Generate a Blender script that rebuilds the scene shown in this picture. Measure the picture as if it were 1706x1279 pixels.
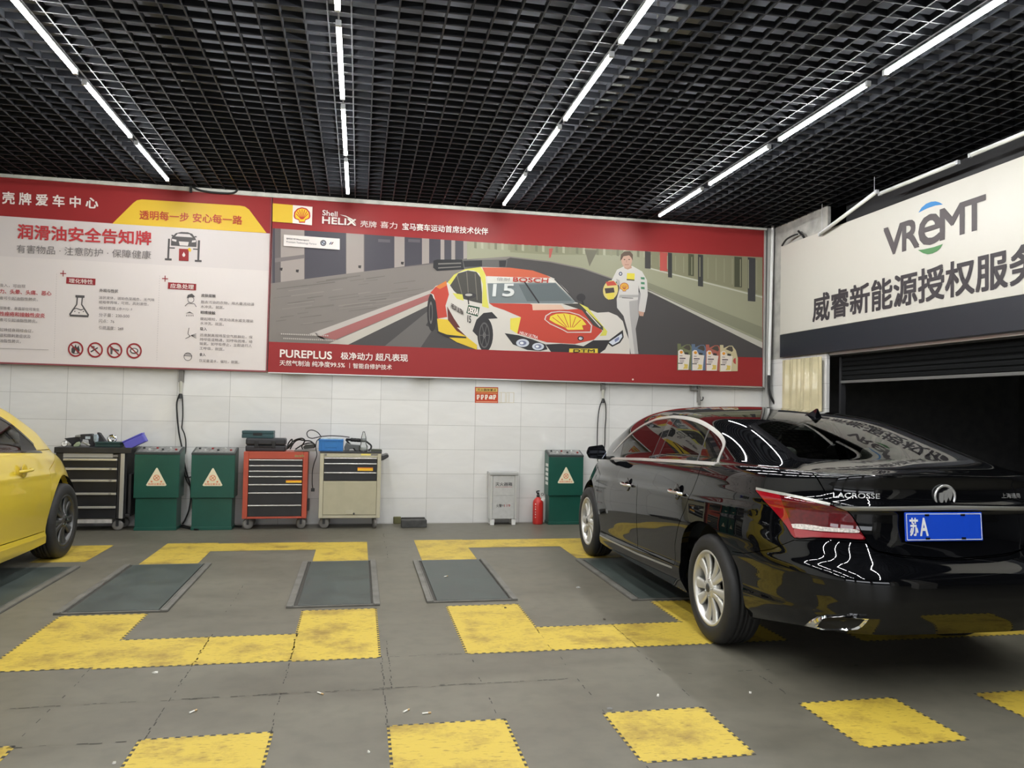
import bpy, bmesh, math, random
from mathutils import Vector, Matrix
random.seed(7)
for _o in list(bpy.data.objects):
    bpy.data.objects.remove(_o)
SC = bpy.context.scene
COL = SC.collection
PI = math.pi

# ---------------------------------------------------------------- camera
F_PX, CX, CY, CAM_H = 1281.0, 853.0, 639.5, 1.44
YAW, PITCH, ROLL = math.radians(11.177), math.radians(1.785), math.radians(1.166)
_fw = Vector((math.sin(YAW) * math.cos(PITCH), math.cos(YAW) * math.cos(PITCH), math.sin(PITCH)))
_r0 = Vector((math.cos(YAW), -math.sin(YAW), 0))
_u0 = _r0.cross(_fw)
_r = _r0 * math.cos(ROLL) + _u0 * math.sin(ROLL)
_u = _u0 * math.cos(ROLL) - _r0 * math.sin(ROLL)
CAM_O = Vector((0, 0, CAM_H))
cam_data = bpy.data.cameras.new('camera')
cam = bpy.data.objects.new('camera', cam_data)
COL.objects.link(cam)
cam.matrix_world = Matrix(((_r.x, _u.x, -_fw.x, 0), (_r.y, _u.y, -_fw.y, 0), (_r.z, _u.z, -_fw.z, CAM_H), (0, 0, 0, 1)))
cam_data.sensor_fit = 'HORIZONTAL'
cam_data.sensor_width = 36.0
cam_data.lens = F_PX / 1706.0 * 36.0
cam_data.clip_start = 0.02
SC.camera = cam

# ---------------------------------------------------------------- world and exposure
world = bpy.data.worlds.new('world')
SC.world = world
world.use_nodes = True
_bg = world.node_tree.nodes['Background']
_bg.inputs[0].default_value = (0.92, 0.95, 1.0, 1)
_bg.inputs[1].default_value = 0.9
SC.view_settings.view_transform = 'Standard'
SC.view_settings.look = 'None'
SC.view_settings.exposure = 2.1
SC.view_settings.gamma = 1.0
SC.view_settings.use_curve_mapping = False
try:
    SC.cycles.use_denoising = True
    SC.cycles.denoiser = 'OPENIMAGEDENOISE'
    SC.cycles.max_bounces = 8
    SC.cycles.transparent_max_bounces = 12
    SC.cycles.caustics_reflective = False
    SC.cycles.caustics_refractive = False
    SC.cycles.sample_clamp_indirect = 6.0
except Exception:
    pass
TUBE_EMISSION = 34.0          # light given by the LED tubes

# ---------------------------------------------------------------- helpers
def ray(px, py):
    return _fw * F_PX + _r * (px - CX) - _u * (py - CY)
def at(px, py, axis, val):
    """the point of an axis-aligned plane that the photograph shows at a pixel"""
    d = ray(px, py)
    t = (val - CAM_O[axis]) / d[axis]
    return CAM_O + d * t
def px_at(X, py, Y):
    """pixel column where the Y plane shows world X on pixel row py"""
    lo, hi = -2000.0, 4000.0
    for _ in range(60):
        m = (lo + hi) / 2
        if at(m, py, 1, Y).x < X: lo = m
        else: hi = m
    return lo
def fl(px, py, z=0.0):
    return at(px, py, 2, z)

def lin(c):
    c = c / 255.0
    return c / 12.92 if c <= 0.04045 else ((c + 0.055) / 1.055) ** 2.4
def rgb(r, g, b, k=1.0):
    return (min(1, lin(r) * k), min(1, lin(g) * k), min(1, lin(b) * k))

MATS = {}
def mat(name, col=(0.8, 0.8, 0.8), rough=0.5, metal=0.0, spec=0.5, coat=0.0, emit=None, es=0.0, var=0.0, vscale=8.0, bump=0.0, bscale=60.0, rvar=0.0):
    if name in MATS:
        return MATS[name]
    m = bpy.data.materials.new(name)
    m.use_nodes = True
    nt = m.node_tree
    b = nt.nodes['Principled BSDF']
    b.inputs['Base Color'].default_value = (*col, 1)
    b.inputs['Roughness'].default_value = rough
    b.inputs['Metallic'].default_value = metal
    b.inputs['Specular IOR Level'].default_value = spec
    b.inputs['Coat Weight'].default_value = coat
    b.inputs['Coat Roughness'].default_value = 0.03
    if emit:
        b.inputs['Emission Color'].default_value = (*emit, 1)
        b.inputs['Emission Strength'].default_value = es
    if var or bump or rvar:
        tc = nt.nodes.new('ShaderNodeTexCoord')
    if var or rvar:
        n = nt.nodes.new('ShaderNodeTexNoise')
        n.inputs['Scale'].default_value = vscale
        n.inputs['Detail'].default_value = 6
        nt.links.new(tc.outputs['Object'], n.inputs['Vector'])
    if var:
        r = nt.nodes.new('ShaderNodeValToRGB')
        r.color_ramp.elements[0].position = 0.3
        r.color_ramp.elements[1].position = 0.7
        r.color_ramp.elements[0].color = (*[max(0, c * (1 - var)) for c in col], 1)
        r.color_ramp.elements[1].color = (*[min(1, c * (1 + var * 0.6)) for c in col], 1)
        nt.links.new(n.outputs['Fac'], r.inputs['Fac'])
        nt.links.new(r.outputs['Color'], b.inputs['Base Color'])
    if rvar:
        mr = nt.nodes.new('ShaderNodeMapRange')
        mr.inputs['To Min'].default_value = max(0.02, rough - rvar)
        mr.inputs['To Max'].default_value = min(1, rough + rvar)
        nt.links.new(n.outputs['Fac'], mr.inputs['Value'])
        nt.links.new(mr.outputs['Result'], b.inputs['Roughness'])
    if bump:
        n2 = nt.nodes.new('ShaderNodeTexNoise')
        n2.inputs['Scale'].default_value = bscale
        n2.inputs['Detail'].default_value = 3
        nt.links.new(tc.outputs['Object'], n2.inputs['Vector'])
        bp = nt.nodes.new('ShaderNodeBump')
        bp.inputs['Strength'].default_value = bump
        bp.inputs['Distance'].default_value = 0.01
        nt.links.new(n2.outputs['Fac'], bp.inputs['Height'])
        nt.links.new(bp.outputs['Normal'], b.inputs['Normal'])
    MATS[name] = m
    return m

def glass_mat(name, tint, rough=0.01, ior=1.5):
    if name in MATS:
        return MATS[name]
    m = bpy.data.materials.new(name)
    m.use_nodes = True
    nt = m.node_tree
    nt.nodes.remove(nt.nodes['Principled BSDF'])
    out = nt.nodes['Material Output']
    tr = nt.nodes.new('ShaderNodeBsdfTransparent')
    tr.inputs[0].default_value = (*tint, 1)
    gl = nt.nodes.new('ShaderNodeBsdfGlossy')
    gl.inputs['Roughness'].default_value = rough
    fr = nt.nodes.new('ShaderNodeFresnel')
    fr.inputs[0].default_value = ior
    mx = nt.nodes.new('ShaderNodeMixShader')
    nt.links.new(fr.outputs[0], mx.inputs[0])
    nt.links.new(tr.outputs[0], mx.inputs[1])
    nt.links.new(gl.outputs[0], mx.inputs[2])
    nt.links.new(mx.outputs[0], out.inputs[0])
    MATS[name] = m
    return m

class MB:
    """collects shapes, then links them as one mesh object"""
    def __init__(s):
        s.v, s.f, s.m, s.sm = [], [], [], []
    def add(s, verts, faces, mi=0, smooth=False):
        o = len(s.v)
        s.v += [tuple(v) for v in verts]
        for f in faces:
            s.f.append([i + o for i in f]); s.m.append(mi); s.sm.append(smooth)
        return s
    def box(s, x0, x1, y0, y1, z0, z1, mi=0):
        vs = [(x, y, z) for z in (z0, z1) for y in (y0, y1) for x in (x0, x1)]
        return s.add(vs, [(0, 2, 3, 1), (4, 5, 7, 6), (0, 1, 5, 4), (2, 6, 7, 3), (0, 4, 6, 2), (1, 3, 7, 5)], mi)
    def obox(s, c, sx, sy, sz, M, mi=0):
        """box centred on c with a rotation matrix"""
        vs = [Vector(c) + M @ Vector((x * sx / 2, y * sy / 2, z * sz / 2)) for z in (-1, 1) for y in (-1, 1) for x in (-1, 1)]
        return s.add(vs, [(0, 2, 3, 1), (4, 5, 7, 6), (0, 1, 5, 4), (2, 6, 7, 3), (0, 4, 6, 2), (1, 3, 7, 5)], mi)
    def cyl(s, p0, p1, r0, r1=None, n=16, mi=0, caps=True, smooth=True):
        p0, p1 = Vector(p0), Vector(p1)
        r1 = r0 if r1 is None else r1
        a = (p1 - p0).normalized()
        t = a.orthogonal().normalized(); b = a.cross(t)
        vs = []
        for p, r in ((p0, r0), (p1, r1)):
            for i in range(n):
                q = 2 * PI * i / n
                vs.append(p + (t * math.cos(q) + b * math.sin(q)) * r)
        s.add(vs, [(i, (i + 1) % n, n + (i + 1) % n, n + i) for i in range(n)], mi, smooth)
        if caps:
            s.add(vs[:n], [list(range(n))[::-1]], mi); s.add(vs[n:], [list(range(n))], mi)
        return s
    def tube(s, pts, r, n=8, mi=0, sub=6):
        pts = spline([Vector(p) for p in pts], sub) if sub else [Vector(p) for p in pts]
        rings = []
        t = None
        for i, p in enumerate(pts):
            a = (pts[min(i + 1, len(pts) - 1)] - pts[max(i - 1, 0)]).normalized()
            if t is None: t = a.orthogonal().normalized()
            t = (t - a * t.dot(a)).normalized()
            b = a.cross(t)
            rings.append([p + (t * math.cos(2 * PI * k / n) + b * math.sin(2 * PI * k / n)) * r for k in range(n)])
        vs = [v for q in rings for v in q]
        fs = [(i * n + k, i * n + (k + 1) % n, (i + 1) * n + (k + 1) % n, (i + 1) * n + k) for i in range(len(pts) - 1) for k in range(n)]
        s.add(vs, fs, mi, True)
        s.add(rings[0], [list(range(n))[::-1]], mi); s.add(rings[-1], [list(range(n))], mi)
        return s
    def lathe(s, prof, c=(0, 0, 0), axis=(0, 0, 1), n=32, mi=0, smooth=True):
        """profile of (radius, height) turned about an axis"""
        c = Vector(c); a = Vector(axis).normalized()
        t = a.orthogonal().normalized(); b = a.cross(t)
        vs = [c + a * h + (t * math.cos(2 * PI * k / n) + b * math.sin(2 * PI * k / n)) * r for r, h in prof for k in range(n)]
        fs = [(i * n + k, i * n + (k + 1) % n, (i + 1) * n + (k + 1) % n, (i + 1) * n + k) for i in range(len(prof) - 1) for k in range(n)]
        return s.add(vs, fs, mi, smooth)
    def prism(s, poly, off, mi=0):
        """planar polygon of 3-D points pushed along a vector"""
        n = len(poly); off = Vector(off)
        a = [Vector(p) for p in poly]; b = [p + off for p in a]
        s.add(a + b, [list(range(n))[::-1], [n + i for i in range(n)]] + [(i, (i + 1) % n, n + (i + 1) % n, n + i) for i in range(n)], mi)
        return s
    def poly(s, pts, mi=0):
        return s.add(pts, [list(range(len(pts)))], mi)
    def build(s, name, mats, parent=None, bevel=0.0, seg=2, fix=False):
        me = bpy.data.meshes.new(name)
        me.from_pydata(s.v, [], s.f)
        for m in (mats if isinstance(mats, (list, tuple)) else [mats]):
            me.materials.append(m)
        for p, mi, sm in zip(me.polygons, s.m, s.sm):
            p.material_index = mi; p.use_smooth = sm
        if fix:
            bm = bmesh.new(); bm.from_mesh(me)
            bmesh.ops.recalc_face_normals(bm, faces=bm.faces); bm.to_mesh(me); bm.free()
        o = bpy.data.objects.new(name, me)
        COL.objects.link(o)
        if parent: o.parent = parent
        if bevel:
            md = o.modifiers.new('bevel', 'BEVEL'); md.width = bevel; md.segments = seg; md.limit_method = 'ANGLE'
            md.angle_limit = math.radians(40)
        return o

def spline(pts, sub=6, closed=False):
    n = len(pts)
    if n < 3: return list(pts)
    out = []
    rng = range(n) if closed else range(n - 1)
    for i in rng:
        if closed:
            p0, p1, p2, p3 = pts[i - 1], pts[i], pts[(i + 1) % n], pts[(i + 2) % n]
        else:
            p0, p1, p2, p3 = pts[max(i - 1, 0)], pts[i], pts[i + 1], pts[min(i + 2, n - 1)]
        for k in range(sub):
            t = k / sub
            out.append(0.5 * ((2 * p1) + (p2 - p0) * t + (2 * p0 - 5 * p1 + 4 * p2 - p3) * t * t + (3 * p1 - p0 - 3 * p2 + p3) * t ** 3))
    if not closed: out.append(pts[-1])
    return out

def tag(o, label=None, cat=None, group=None, kind=None):
    if label: o['label'] = label
    if cat: o['category'] = cat
    if group: o['group'] = group
    if kind: o['kind'] = kind
    return o
def thing(name, loc, label, cat, group=None, rz=0.0):
    o = bpy.data.objects.new(name, None)
    COL.objects.link(o)
    o.location = loc; o.rotation_euler = (0, 0, rz); o.empty_display_size = 0.1
    return tag(o, label, cat, group)
def kids(o):
    return [c for c in bpy.data.objects if c.parent == o]
def copy_tree(o, parent=None):
    c = o.copy(); COL.objects.link(c)
    if parent: c.parent = parent
    for k in kids(o): copy_tree(k, c)
    return c

def glyphs(body):
    """flat mesh (verts 2-D, faces) of a line of text, scaled to the unit square of its own bounds"""
    c = bpy.data.curves.new('lettering', 'FONT')
    c.body = body; c.resolution_u = 3; c.fill_mode = 'BOTH' if hasattr(c, 'fill_mode') else 'FRONT'
    o = bpy.data.objects.new('lettering', c); COL.objects.link(o)
    dg = bpy.context.evaluated_depsgraph_get()
    me = bpy.data.meshes.new_from_object(o.evaluated_get(dg))
    vs = [(v.co.x, v.co.y) for v in me.vertices]
    fs = [list(p.vertices) for p in me.polygons]
    bpy.data.objects.remove(o); bpy.data.curves.remove(c); bpy.data.meshes.remove(me)
    x0, x1 = min(v[0] for v in vs), max(v[0] for v in vs)
    y0, y1 = min(v[1] for v in vs), max(v[1] for v in vs)
    return [((x - x0) / (x1 - x0), (y - y0) / (y1 - y0)) for x, y in vs], fs
def text_on(mb, body, quad, mapper, mi=0, bold=0.0, out_dir=(0, -1, 0)):
    """lettering laid in a quad (top-left, top-right, bottom-right, bottom-left) through mapper(u, v)"""
    vs, fs = glyphs(body)
    (ax, ay), (bx, by), (cx, cy), (dx, dy) = quad
    if bold:                      # heavier strokes: the same glyphs smeared by a fraction of their height
        n = len(vs); V, F = [], []
        A0, B0, D0 = mapper(ax, ay), mapper(bx, by), mapper(dx, dy)
        aspect = (B0 - A0).length / max(1e-9, (D0 - A0).length)
        ds = bold * 1.1
        for k, (p, q) in enumerate(((-1, -1), (1, -1), (1, 1), (-1, 1), (0, 0))):
            V += [(x + p * ds / aspect, y + q * ds) for x, y in vs]
            F += [[i + k * n for i in f] for f in fs]
        vs, fs = V, F
    out = []
    od = Vector(out_dir)
    per = len(vs) // (5 if bold else 1)
    for i, (s, t) in enumerate(vs):
        tx, ty = ax + (bx - ax) * s, ay + (by - ay) * s
        lx, ly = dx + (cx - dx) * s, dy + (cy - dy) * s
        out.append(mapper(lx + (tx - lx) * t, ly + (ty - ly) * t) + od * (0.00008 * (i // per)))
    mb.add(out, fs, mi)
    return mb
# ================================================================ room shell
WALL_Y = 9.54
CEIL_Z = 3.93
TUBE_Z = 3.85
SIGN_X = 5.39

def floor_mat():
    m = bpy.data.materials.new('floor_grey'); m.use_nodes = True
    nt = m.node_tree; L = nt.links; b = nt.nodes['Principled BSDF']
    tc = nt.nodes.new('ShaderNodeTexCoord')
    n1 = nt.nodes.new('ShaderNodeTexNoise'); n1.inputs['Scale'].default_value = 1.3; n1.inputs['Detail'].default_value = 7; n1.inputs['Roughness'].default_value = 0.65
    n2 = nt.nodes.new('ShaderNodeTexNoise'); n2.inputs['Scale'].default_value = 9; n2.inputs['Detail'].default_value = 5
    mp = nt.nodes.new('ShaderNodeMapping'); mp.inputs['Scale'].default_value = (0.55, 1.6, 1)
    L.new(tc.outputs['Object'], mp.inputs['Vector'])
    L.new(mp.outputs[0], n1.inputs['Vector']); L.new(tc.outputs['Object'], n2.inputs['Vector'])
    r1 = nt.nodes.new('ShaderNodeValToRGB')
    r1.color_ramp.elements[0].position = 0.28; r1.color_ramp.elements[0].color = (0.105, 0.097, 0.075, 1)
    r1.color_ramp.elements[1].position = 0.62; r1.color_ramp.elements[1].color = (0.158, 0.147, 0.115, 1)
    L.new(n1.outputs['Fac'], r1.inputs['Fac'])
    r2 = nt.nodes.new('ShaderNodeValToRGB')
    r2.color_ramp.elements[0].position = 0.25; r2.color_ramp.elements[0].color = (0.72, 0.72, 0.72, 1)
    r2.color_ramp.elements[1].position = 0.55; r2.color_ramp.elements[1].color = (1, 1, 1, 1)
    L.new(n2.outputs['Fac'], r2.inputs['Fac'])
    mx = nt.nodes.new('ShaderNodeMixRGB'); mx.blend_type = 'MULTIPLY'; mx.inputs[0].default_value = 0.6
    L.new(r1.outputs[0], mx.inputs[1]); L.new(r2.outputs[0], mx.inputs[2])
    L.new(mx.outputs[0], b.inputs['Base Color'])
    mr = nt.nodes.new('ShaderNodeMapRange'); mr.inputs['To Min'].default_value = 0.34; mr.inputs['To Max'].default_value = 0.6
    L.new(n1.outputs['Fac'], mr.inputs['Value']); L.new(mr.outputs[0], b.inputs['Roughness'])
    return m
def yellow_mat():
    m = bpy.data.materials.new('floor_yellow'); m.use_nodes = True
    nt = m.node_tree; L = nt.links; b = nt.nodes['Principled BSDF']
    tc = nt.nodes.new('ShaderNodeTexCoord')
    n1 = nt.nodes.new('ShaderNodeTexNoise'); n1.inputs['Scale'].default_value = 3.5; n1.inputs['Detail'].default_value = 8; n1.inputs['Roughness'].default_value = 0.7
    L.new(tc.outputs['Object'], n1.inputs['Vector'])
    n2 = nt.nodes.new('ShaderNodeTexNoise'); n2.inputs['Scale'].default_value = 40; n2.inputs['Detail'].default_value = 4
    mp = nt.nodes.new('ShaderNodeMapping'); mp.inputs['Scale'].default_value = (0.5, 1.5, 1); mp.inputs['Rotation'].default_value = (0, 0, 0.6)
    L.new(tc.outputs['Object'], mp.inputs[0]); L.new(mp.outputs[0], n2.inputs['Vector'])
    r1 = nt.nodes.new('ShaderNodeValToRGB')
    e = r1.color_ramp.elements
    e[0].position = 0.34; e[0].color = (0.3, 0.2, 0.035, 1)
    e[1].position = 0.52; e[1].color = (0.56, 0.41, 0.055, 1)
    L.new(n1.outputs['Fac'], r1.inputs['Fac'])
    r2 = nt.nodes.new('ShaderNodeValToRGB')
    r2.color_ramp.elements[0].position = 0.3; r2.color_ramp.elements[0].color = (0.45, 0.42, 0.4, 1)
    r2.color_ramp.elements[1].position = 0.42; r2.color_ramp.elements[1].color = (1, 1, 1, 1)
    L.new(n2.outputs['Fac'], r2.inputs['Fac'])
    mx = nt.nodes.new('ShaderNodeMixRGB'); mx.blend_type = 'MULTIPLY'; mx.inputs[0].default_value = 0.75
    L.new(r1.outputs[0], mx.inputs[1]); L.new(r2.outputs[0], mx.inputs[2])
    L.new(mx.outputs[0], b.inputs['Base Color'])
    b.inputs['Roughness'].default_value = 0.5
    bp = nt.nodes.new('ShaderNodeBump'); bp.inputs['Strength'].default_value = 0.25; bp.inputs['Distance'].default_value = 0.003
    L.new(n2.outputs['Fac'], bp.inputs['Height']); L.new(bp.outputs[0], b.inputs['Normal'])
    return m
M_FLOOR, M_YEL = floor_mat(), yellow_mat()
M_SEAM = mat('seam_dark', (0.05, 0.047, 0.04), 0.7)

YELLOW = [(-0.87, -0.345, 3.03, 3.54), (0.17, 0.69, 3.03, 3.53), (1.18, 1.67, 3.03, 3.53), (2.19, 2.70, 3.02, 3.51), (3.19, 3.70, 3.0, 3.5), (-1.89, -1.37, 3.03, 3.55),
          (-1.9, -1.375, 4.53, 5.61), (-1.375, -0.345, 4.51, 5.01), (-0.345, 0.145, 4.5, 5.565),
          (0.66, 1.17, 4.5, 5.57), (1.17, 2.2, 4.5, 4.97), (2.2, 2.7, 4.5, 5.53), (3.2, 5.25, 4.42, 4.97),
          (-2.8, -2.35, 7.46, 8.28), (-1.865, -1.375, 7.29, 8.34), (-1.375, -0.385, 7.88, 8.3), (-0.385, 0.115, 7.29, 8.28),
          (0.61, 1.13, 7.26, 8.34), (1.13, 2.1, 7.86, 8.32), (2.1, 2.62, 7.22, 8.32)]
def build_floor():
    mb = MB()
    mb.poly([(-9, -9, 0), (11, -9, 0), (11, WALL_Y + 0.2, 0), (-9, WALL_Y + 0.2, 0)], 0)
    z = 0.0015
    rnd = random.Random(3)
    for (x0, x1, y0, y1) in YELLOW:
        mb.poly([(x0, y0, z), (x1, y0, z), (x1, y1, z), (x0, y1, z)], 1)
    # dovetail teeth and seams round the yellow tiles
    def inside(x, y):
        return any(a - 1e-3 < x < b + 1e-3 and c - 1e-3 < y < d + 1e-3 for a, b, c, d in YELLOW)
    def edge(p, q, nx, ny, skip=0.0):
        L = math.hypot(q[0] - p[0], q[1] - p[1]); dx, dy = (q[0] - p[0]) / L, (q[1] - p[1]) / L
        k, n = 0.0, int(L / 0.044)
        for i in range(n):
            c = (i + 0.5) * L / n
            X, Y = p[0] + dx * c, p[1] + dy * c
            if inside(X + nx * 0.02, Y + ny * 0.02) or rnd.random() < skip: continue
            a, b, h = 0.0085, 0.0125, 0.013
            mb.poly([(X - dx * a, Y - dy * a, z), (X + dx * a, Y + dy * a, z), (X + dx * b + nx * h, Y + dy * b + ny * h, z), (X - dx * b + nx * h, Y - dy * b + ny * h, z)][::(1 if dx * ny - dy * nx > 0 else -1)], 1)
            c2 = c + L / n / 2
            X, Y = p[0] + dx * c2, p[1] + dy * c2
            mb.poly([(X - dx * a, Y - dy * a, z + .0006), (X + dx * a, Y + dy * a, z + .0006), (X + dx * a + nx * h, Y + dy * a + ny * h, z + .0006), (X - dx * a + nx * h, Y - dy * a + ny * h, z + .0006)][::(1 if dx * ny - dy * nx > 0 else -1)], 2)
    for (x0, x1, y0, y1) in YELLOW:
        if y0 > 7: continue
        edge((x0, y0), (x1, y0), 0, -1); edge((x0, y1), (x1, y1), 0, 1)
        edge((x0, y0), (x0, y1), -1, 0); edge((x1, y0), (x1, y1), 1, 0)
    # worn seams of the grey tiles, broken dashes
    def seam(x0, y0, x1, y1, dens, w=0.007):
        L = math.hypot(x1 - x0, y1 - y0); dx, dy = (x1 - x0) / L, (y1 - y0) / L
        t = 0.0
        while t < L:
            l = rnd.uniform(0.015, 0.05)
            if rnd.random() < dens:
                ww = w * rnd.uniform(0.4, 1.0); o = rnd.uniform(-0.006, 0.006)
                X, Y = x0 + dx * t - dy * o, y0 + dy * t + dx * o
                a, c = (X - dy * ww / 2, Y + dx * ww / 2), (X + dy * ww / 2, Y - dx * ww / 2)
                mb.poly([(c[0], c[1], z), (c[0] + dx * l, c[1] + dy * l, z), (a[0] + dx * l, a[1] + dy * l, z), (a[0], a[1], z)], 2)
            t += l + rnd.uniform(0.004, 0.02)
    for x in (-1.88, -1.37, -0.86, -0.345, 0.16, 0.665, 1.18, 1.68, 2.19):
        seam(x, 3.55, x, 4.5, 0.75 if x in (-0.86, -0.345, 0.16) else 0.3)
        seam(x, 2.2, x, 3.02, 0.3)
    for x in (-0.86,):
        seam(x, 4.5, x, 5.0, 0.9, 0.012); seam(x, 5.0, x, 6.4, 0.25)
    seam(1.7, 4.5, 1.7, 4.97, 0.9, 0.01); seam(-1.375, 4.53, -1.375, 5.0, 0.5)
    seam(-0.345, 4.5, -0.345, 5.0, 0.9, 0.012); seam(1.17, 4.5, 1.17, 5.0, 0.8); seam(0.2, 4.0, 0.2, 4.9, 0.9)
    seam(-2.4, 3.97, 0.66, 4.02, 0.5); seam(0.15, 4.5, 0.67, 4.5, 0.8); seam(-0.9, 3.99, 1.2, 4.01, 0.6); seam(-2.2, 3.54, -0.9, 3.54, 0.4)
    seam(-1.9, 5.06, -1.37, 5.05, 0.5, 0.004); seam(-0.345, 5.02, 0.145, 5.02, 0.4, 0.004); seam(0.66, 5.0, 1.17, 5.0, 0.4, 0.004)
    seam(1.2, 4.0, 3.2, 4.0, 0.25); seam(0.3, 7.25, 0.3, 9.3, 0.2)
    o = mb.build('floor', [M_FLOOR, M_YEL, M_SEAM])
    return tag(o, 'grey interlocking tile workshop floor with yellow tile lanes', 'floor', kind='structure')
build_floor()

def wall_tile_mat(name, base=(0.80, 0.79, 0.775), sx=0.585, sy=0.30, ox=0.0, oz=0.0):
    """large glossy wall tiles with faint veins and thin grey joints, laid out on a Y plane"""
    m = bpy.data.materials.new(name); m.use_nodes = True
    nt = m.node_tree; L = nt.links; b = nt.nodes['Principled BSDF']
    tc = nt.nodes.new('ShaderNodeTexCoord'); sp = nt.nodes.new('ShaderNodeSeparateXYZ')
    L.new(tc.outputs['Object'], sp.inputs[0])
    def M(op, a, bv=None):
        n = nt.nodes.new('ShaderNodeMath'); n.operation = op
        for i, q in enumerate((a, bv)):
            if q is None: continue
            if isinstance(q, (int, float)): n.inputs[i].default_value = q
            else: L.new(q, n.inputs[i])
        return n.outputs[0]
    def joint(c, off, size, w):
        t = M('ADD', c, off)
        fr = M('ABSOLUTE', M('SUBTRACT', M('FRACT', M('DIVIDE', t, size)), 0.5))
        return M('GREATER_THAN', fr, 0.5 - w / size)
    xy = M('ADD', sp.outputs[0], sp.outputs[1])
    j = M('MAXIMUM', joint(xy, ox, sx, 0.0021), joint(sp.outputs[2], oz, sy, 0.0017))
    # each tile a slightly different white
    idx = M('ADD', M('MULTIPLY', M('FLOOR', M('DIVIDE', M('ADD', xy, ox), sx)), 7.13), M('MULTIPLY', M('FLOOR', M('DIVIDE', M('ADD', sp.outputs[2], oz), sy)), 3.71))
    wn = nt.nodes.new('ShaderNodeTexWhiteNoise'); wn.noise_dimensions = '1D'; L.new(idx, wn.inputs['W'])
    n = nt.nodes.new('ShaderNodeTexNoise'); n.inputs['Scale'].default_value = 1.6; n.inputs['Detail'].default_value = 5; n.inputs['Distortion'].default_value = 2.0
    mp = nt.nodes.new('ShaderNodeMapping'); mp.inputs['Rotation'].default_value = (0, 0.7, 0); mp.inputs['Scale'].default_value = (1, 1, 3.2)
    L.new(tc.outputs['Object'], mp.inputs[0]); L.new(mp.outputs[0], n.inputs['Vector'])
    fac = M('ADD', M('MULTIPLY', wn.outputs['Value'], 0.09), M('MULTIPLY', n.outputs['Fac'], 0.14))
    br = M('SUBTRACT', 1.08, fac)
    mx = nt.nodes.new('ShaderNodeMixRGB'); mx.blend_type = 'MULTIPLY'; mx.inputs[0].default_value = 1
    mx.inputs[1].default_value = (*base, 1)
    cb = nt.nodes.new('ShaderNodeCombineColor'); [L.new(br, cb.inputs[i]) for i in range(3)]
    L.new(cb.outputs[0], mx.inputs[2])
    mj = nt.nodes.new('ShaderNodeMixRGB'); L.new(j, mj.inputs[0]); L.new(mx.outputs[0], mj.inputs[1]); mj.inputs[2].default_value = (0.42, 0.41, 0.39, 1)
    L.new(mj.outputs[0], b.inputs['Base Color'])
    b.inputs['Roughness'].default_value = 0.07
    bp = nt.nodes.new('ShaderNodeBump'); bp.inputs['Strength'].default_value = 0.22; bp.inputs['Distance'].default_value = 0.003; bp.invert = True
    n3 = nt.nodes.new('ShaderNodeTexNoise'); n3.inputs['Scale'].default_value = 2.3; n3.inputs['Detail'].default_value = 1
    L.new(tc.outputs['Object'], n3.inputs['Vector'])
    L.new(M('ADD', j, M('MULTIPLY', n3.outputs['Fac'], 0.9)), bp.inputs['Height']); L.new(bp.outputs[0], b.inputs['Normal'])
    return m
_wt = at(712, 760, 1, WALL_Y)
M_TILE = wall_tile_mat('white_wall_tile', sx=0.585, sy=0.3, ox=-(_wt.x + WALL_Y) + 0.585 * 20, oz=-at(712, 789, 1, WALL_Y).z + 0.3 * 10)
M_PLASTER = mat('raw_plaster', (0.62, 0.61, 0.57), 0.85, var=0.25, vscale=5, bump=0.4, bscale=25)
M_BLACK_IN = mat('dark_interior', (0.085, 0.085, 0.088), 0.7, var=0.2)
M_CONC = mat('grey_concrete', (0.42, 0.41, 0.38), 0.8, var=0.3, vscale=6, bump=0.5, bscale=30)

def st(o, label, cat):
    return tag(o, label, cat, kind='structure')
m = MB()
m.box(-9, 5.9, WALL_Y, WALL_Y + 0.2, 0, 2.62, 0)
m.box(-9, 5.9, WALL_Y - 0.015, WALL_Y + 0.2, 2.62, 4.6, 1)
st(m.build('wall_back', [M_TILE, M_PLASTER]), 'white tiled rear wall of the workshop with bare plaster above', 'wall')
# right hand side: corner pillar, the room behind the shop sign
m = MB()
m.box(5.44, 5.48, 8.24, WALL_Y, 0, 2.16, 0)
m.box(5.44, 5.48, 8.24, WALL_Y, 2.16, 4.6, 1)
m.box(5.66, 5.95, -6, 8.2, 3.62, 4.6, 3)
m.box(5.42, 5.95, -1.4, -0.8, 0, 4.6, 1)
m.box(5.42, 5.95, -6, -4.5, 0, 4.6, 1)
st(m.build('wall_right', [M_TILE, M_CONC, M_BLACK_IN, mat('beam_black', (0.02, 0.02, 0.022), 0.6)]), 'right wall with a corner pillar and the dark workshop opening', 'wall')
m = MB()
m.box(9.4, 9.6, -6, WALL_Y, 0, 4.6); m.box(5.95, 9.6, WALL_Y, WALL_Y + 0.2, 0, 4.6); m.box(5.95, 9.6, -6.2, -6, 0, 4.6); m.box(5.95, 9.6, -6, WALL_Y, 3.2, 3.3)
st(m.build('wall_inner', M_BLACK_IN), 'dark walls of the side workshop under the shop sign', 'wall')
m = MB(); m.box(-6.2, -6.0, -6, WALL_Y, 0, 4.6)
st(m.build('wall_left', mat('left_wall_white', (0.7, 0.7, 0.68), 0.6, var=0.06)), 'plain white left wall of the workshop', 'wall')
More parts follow.
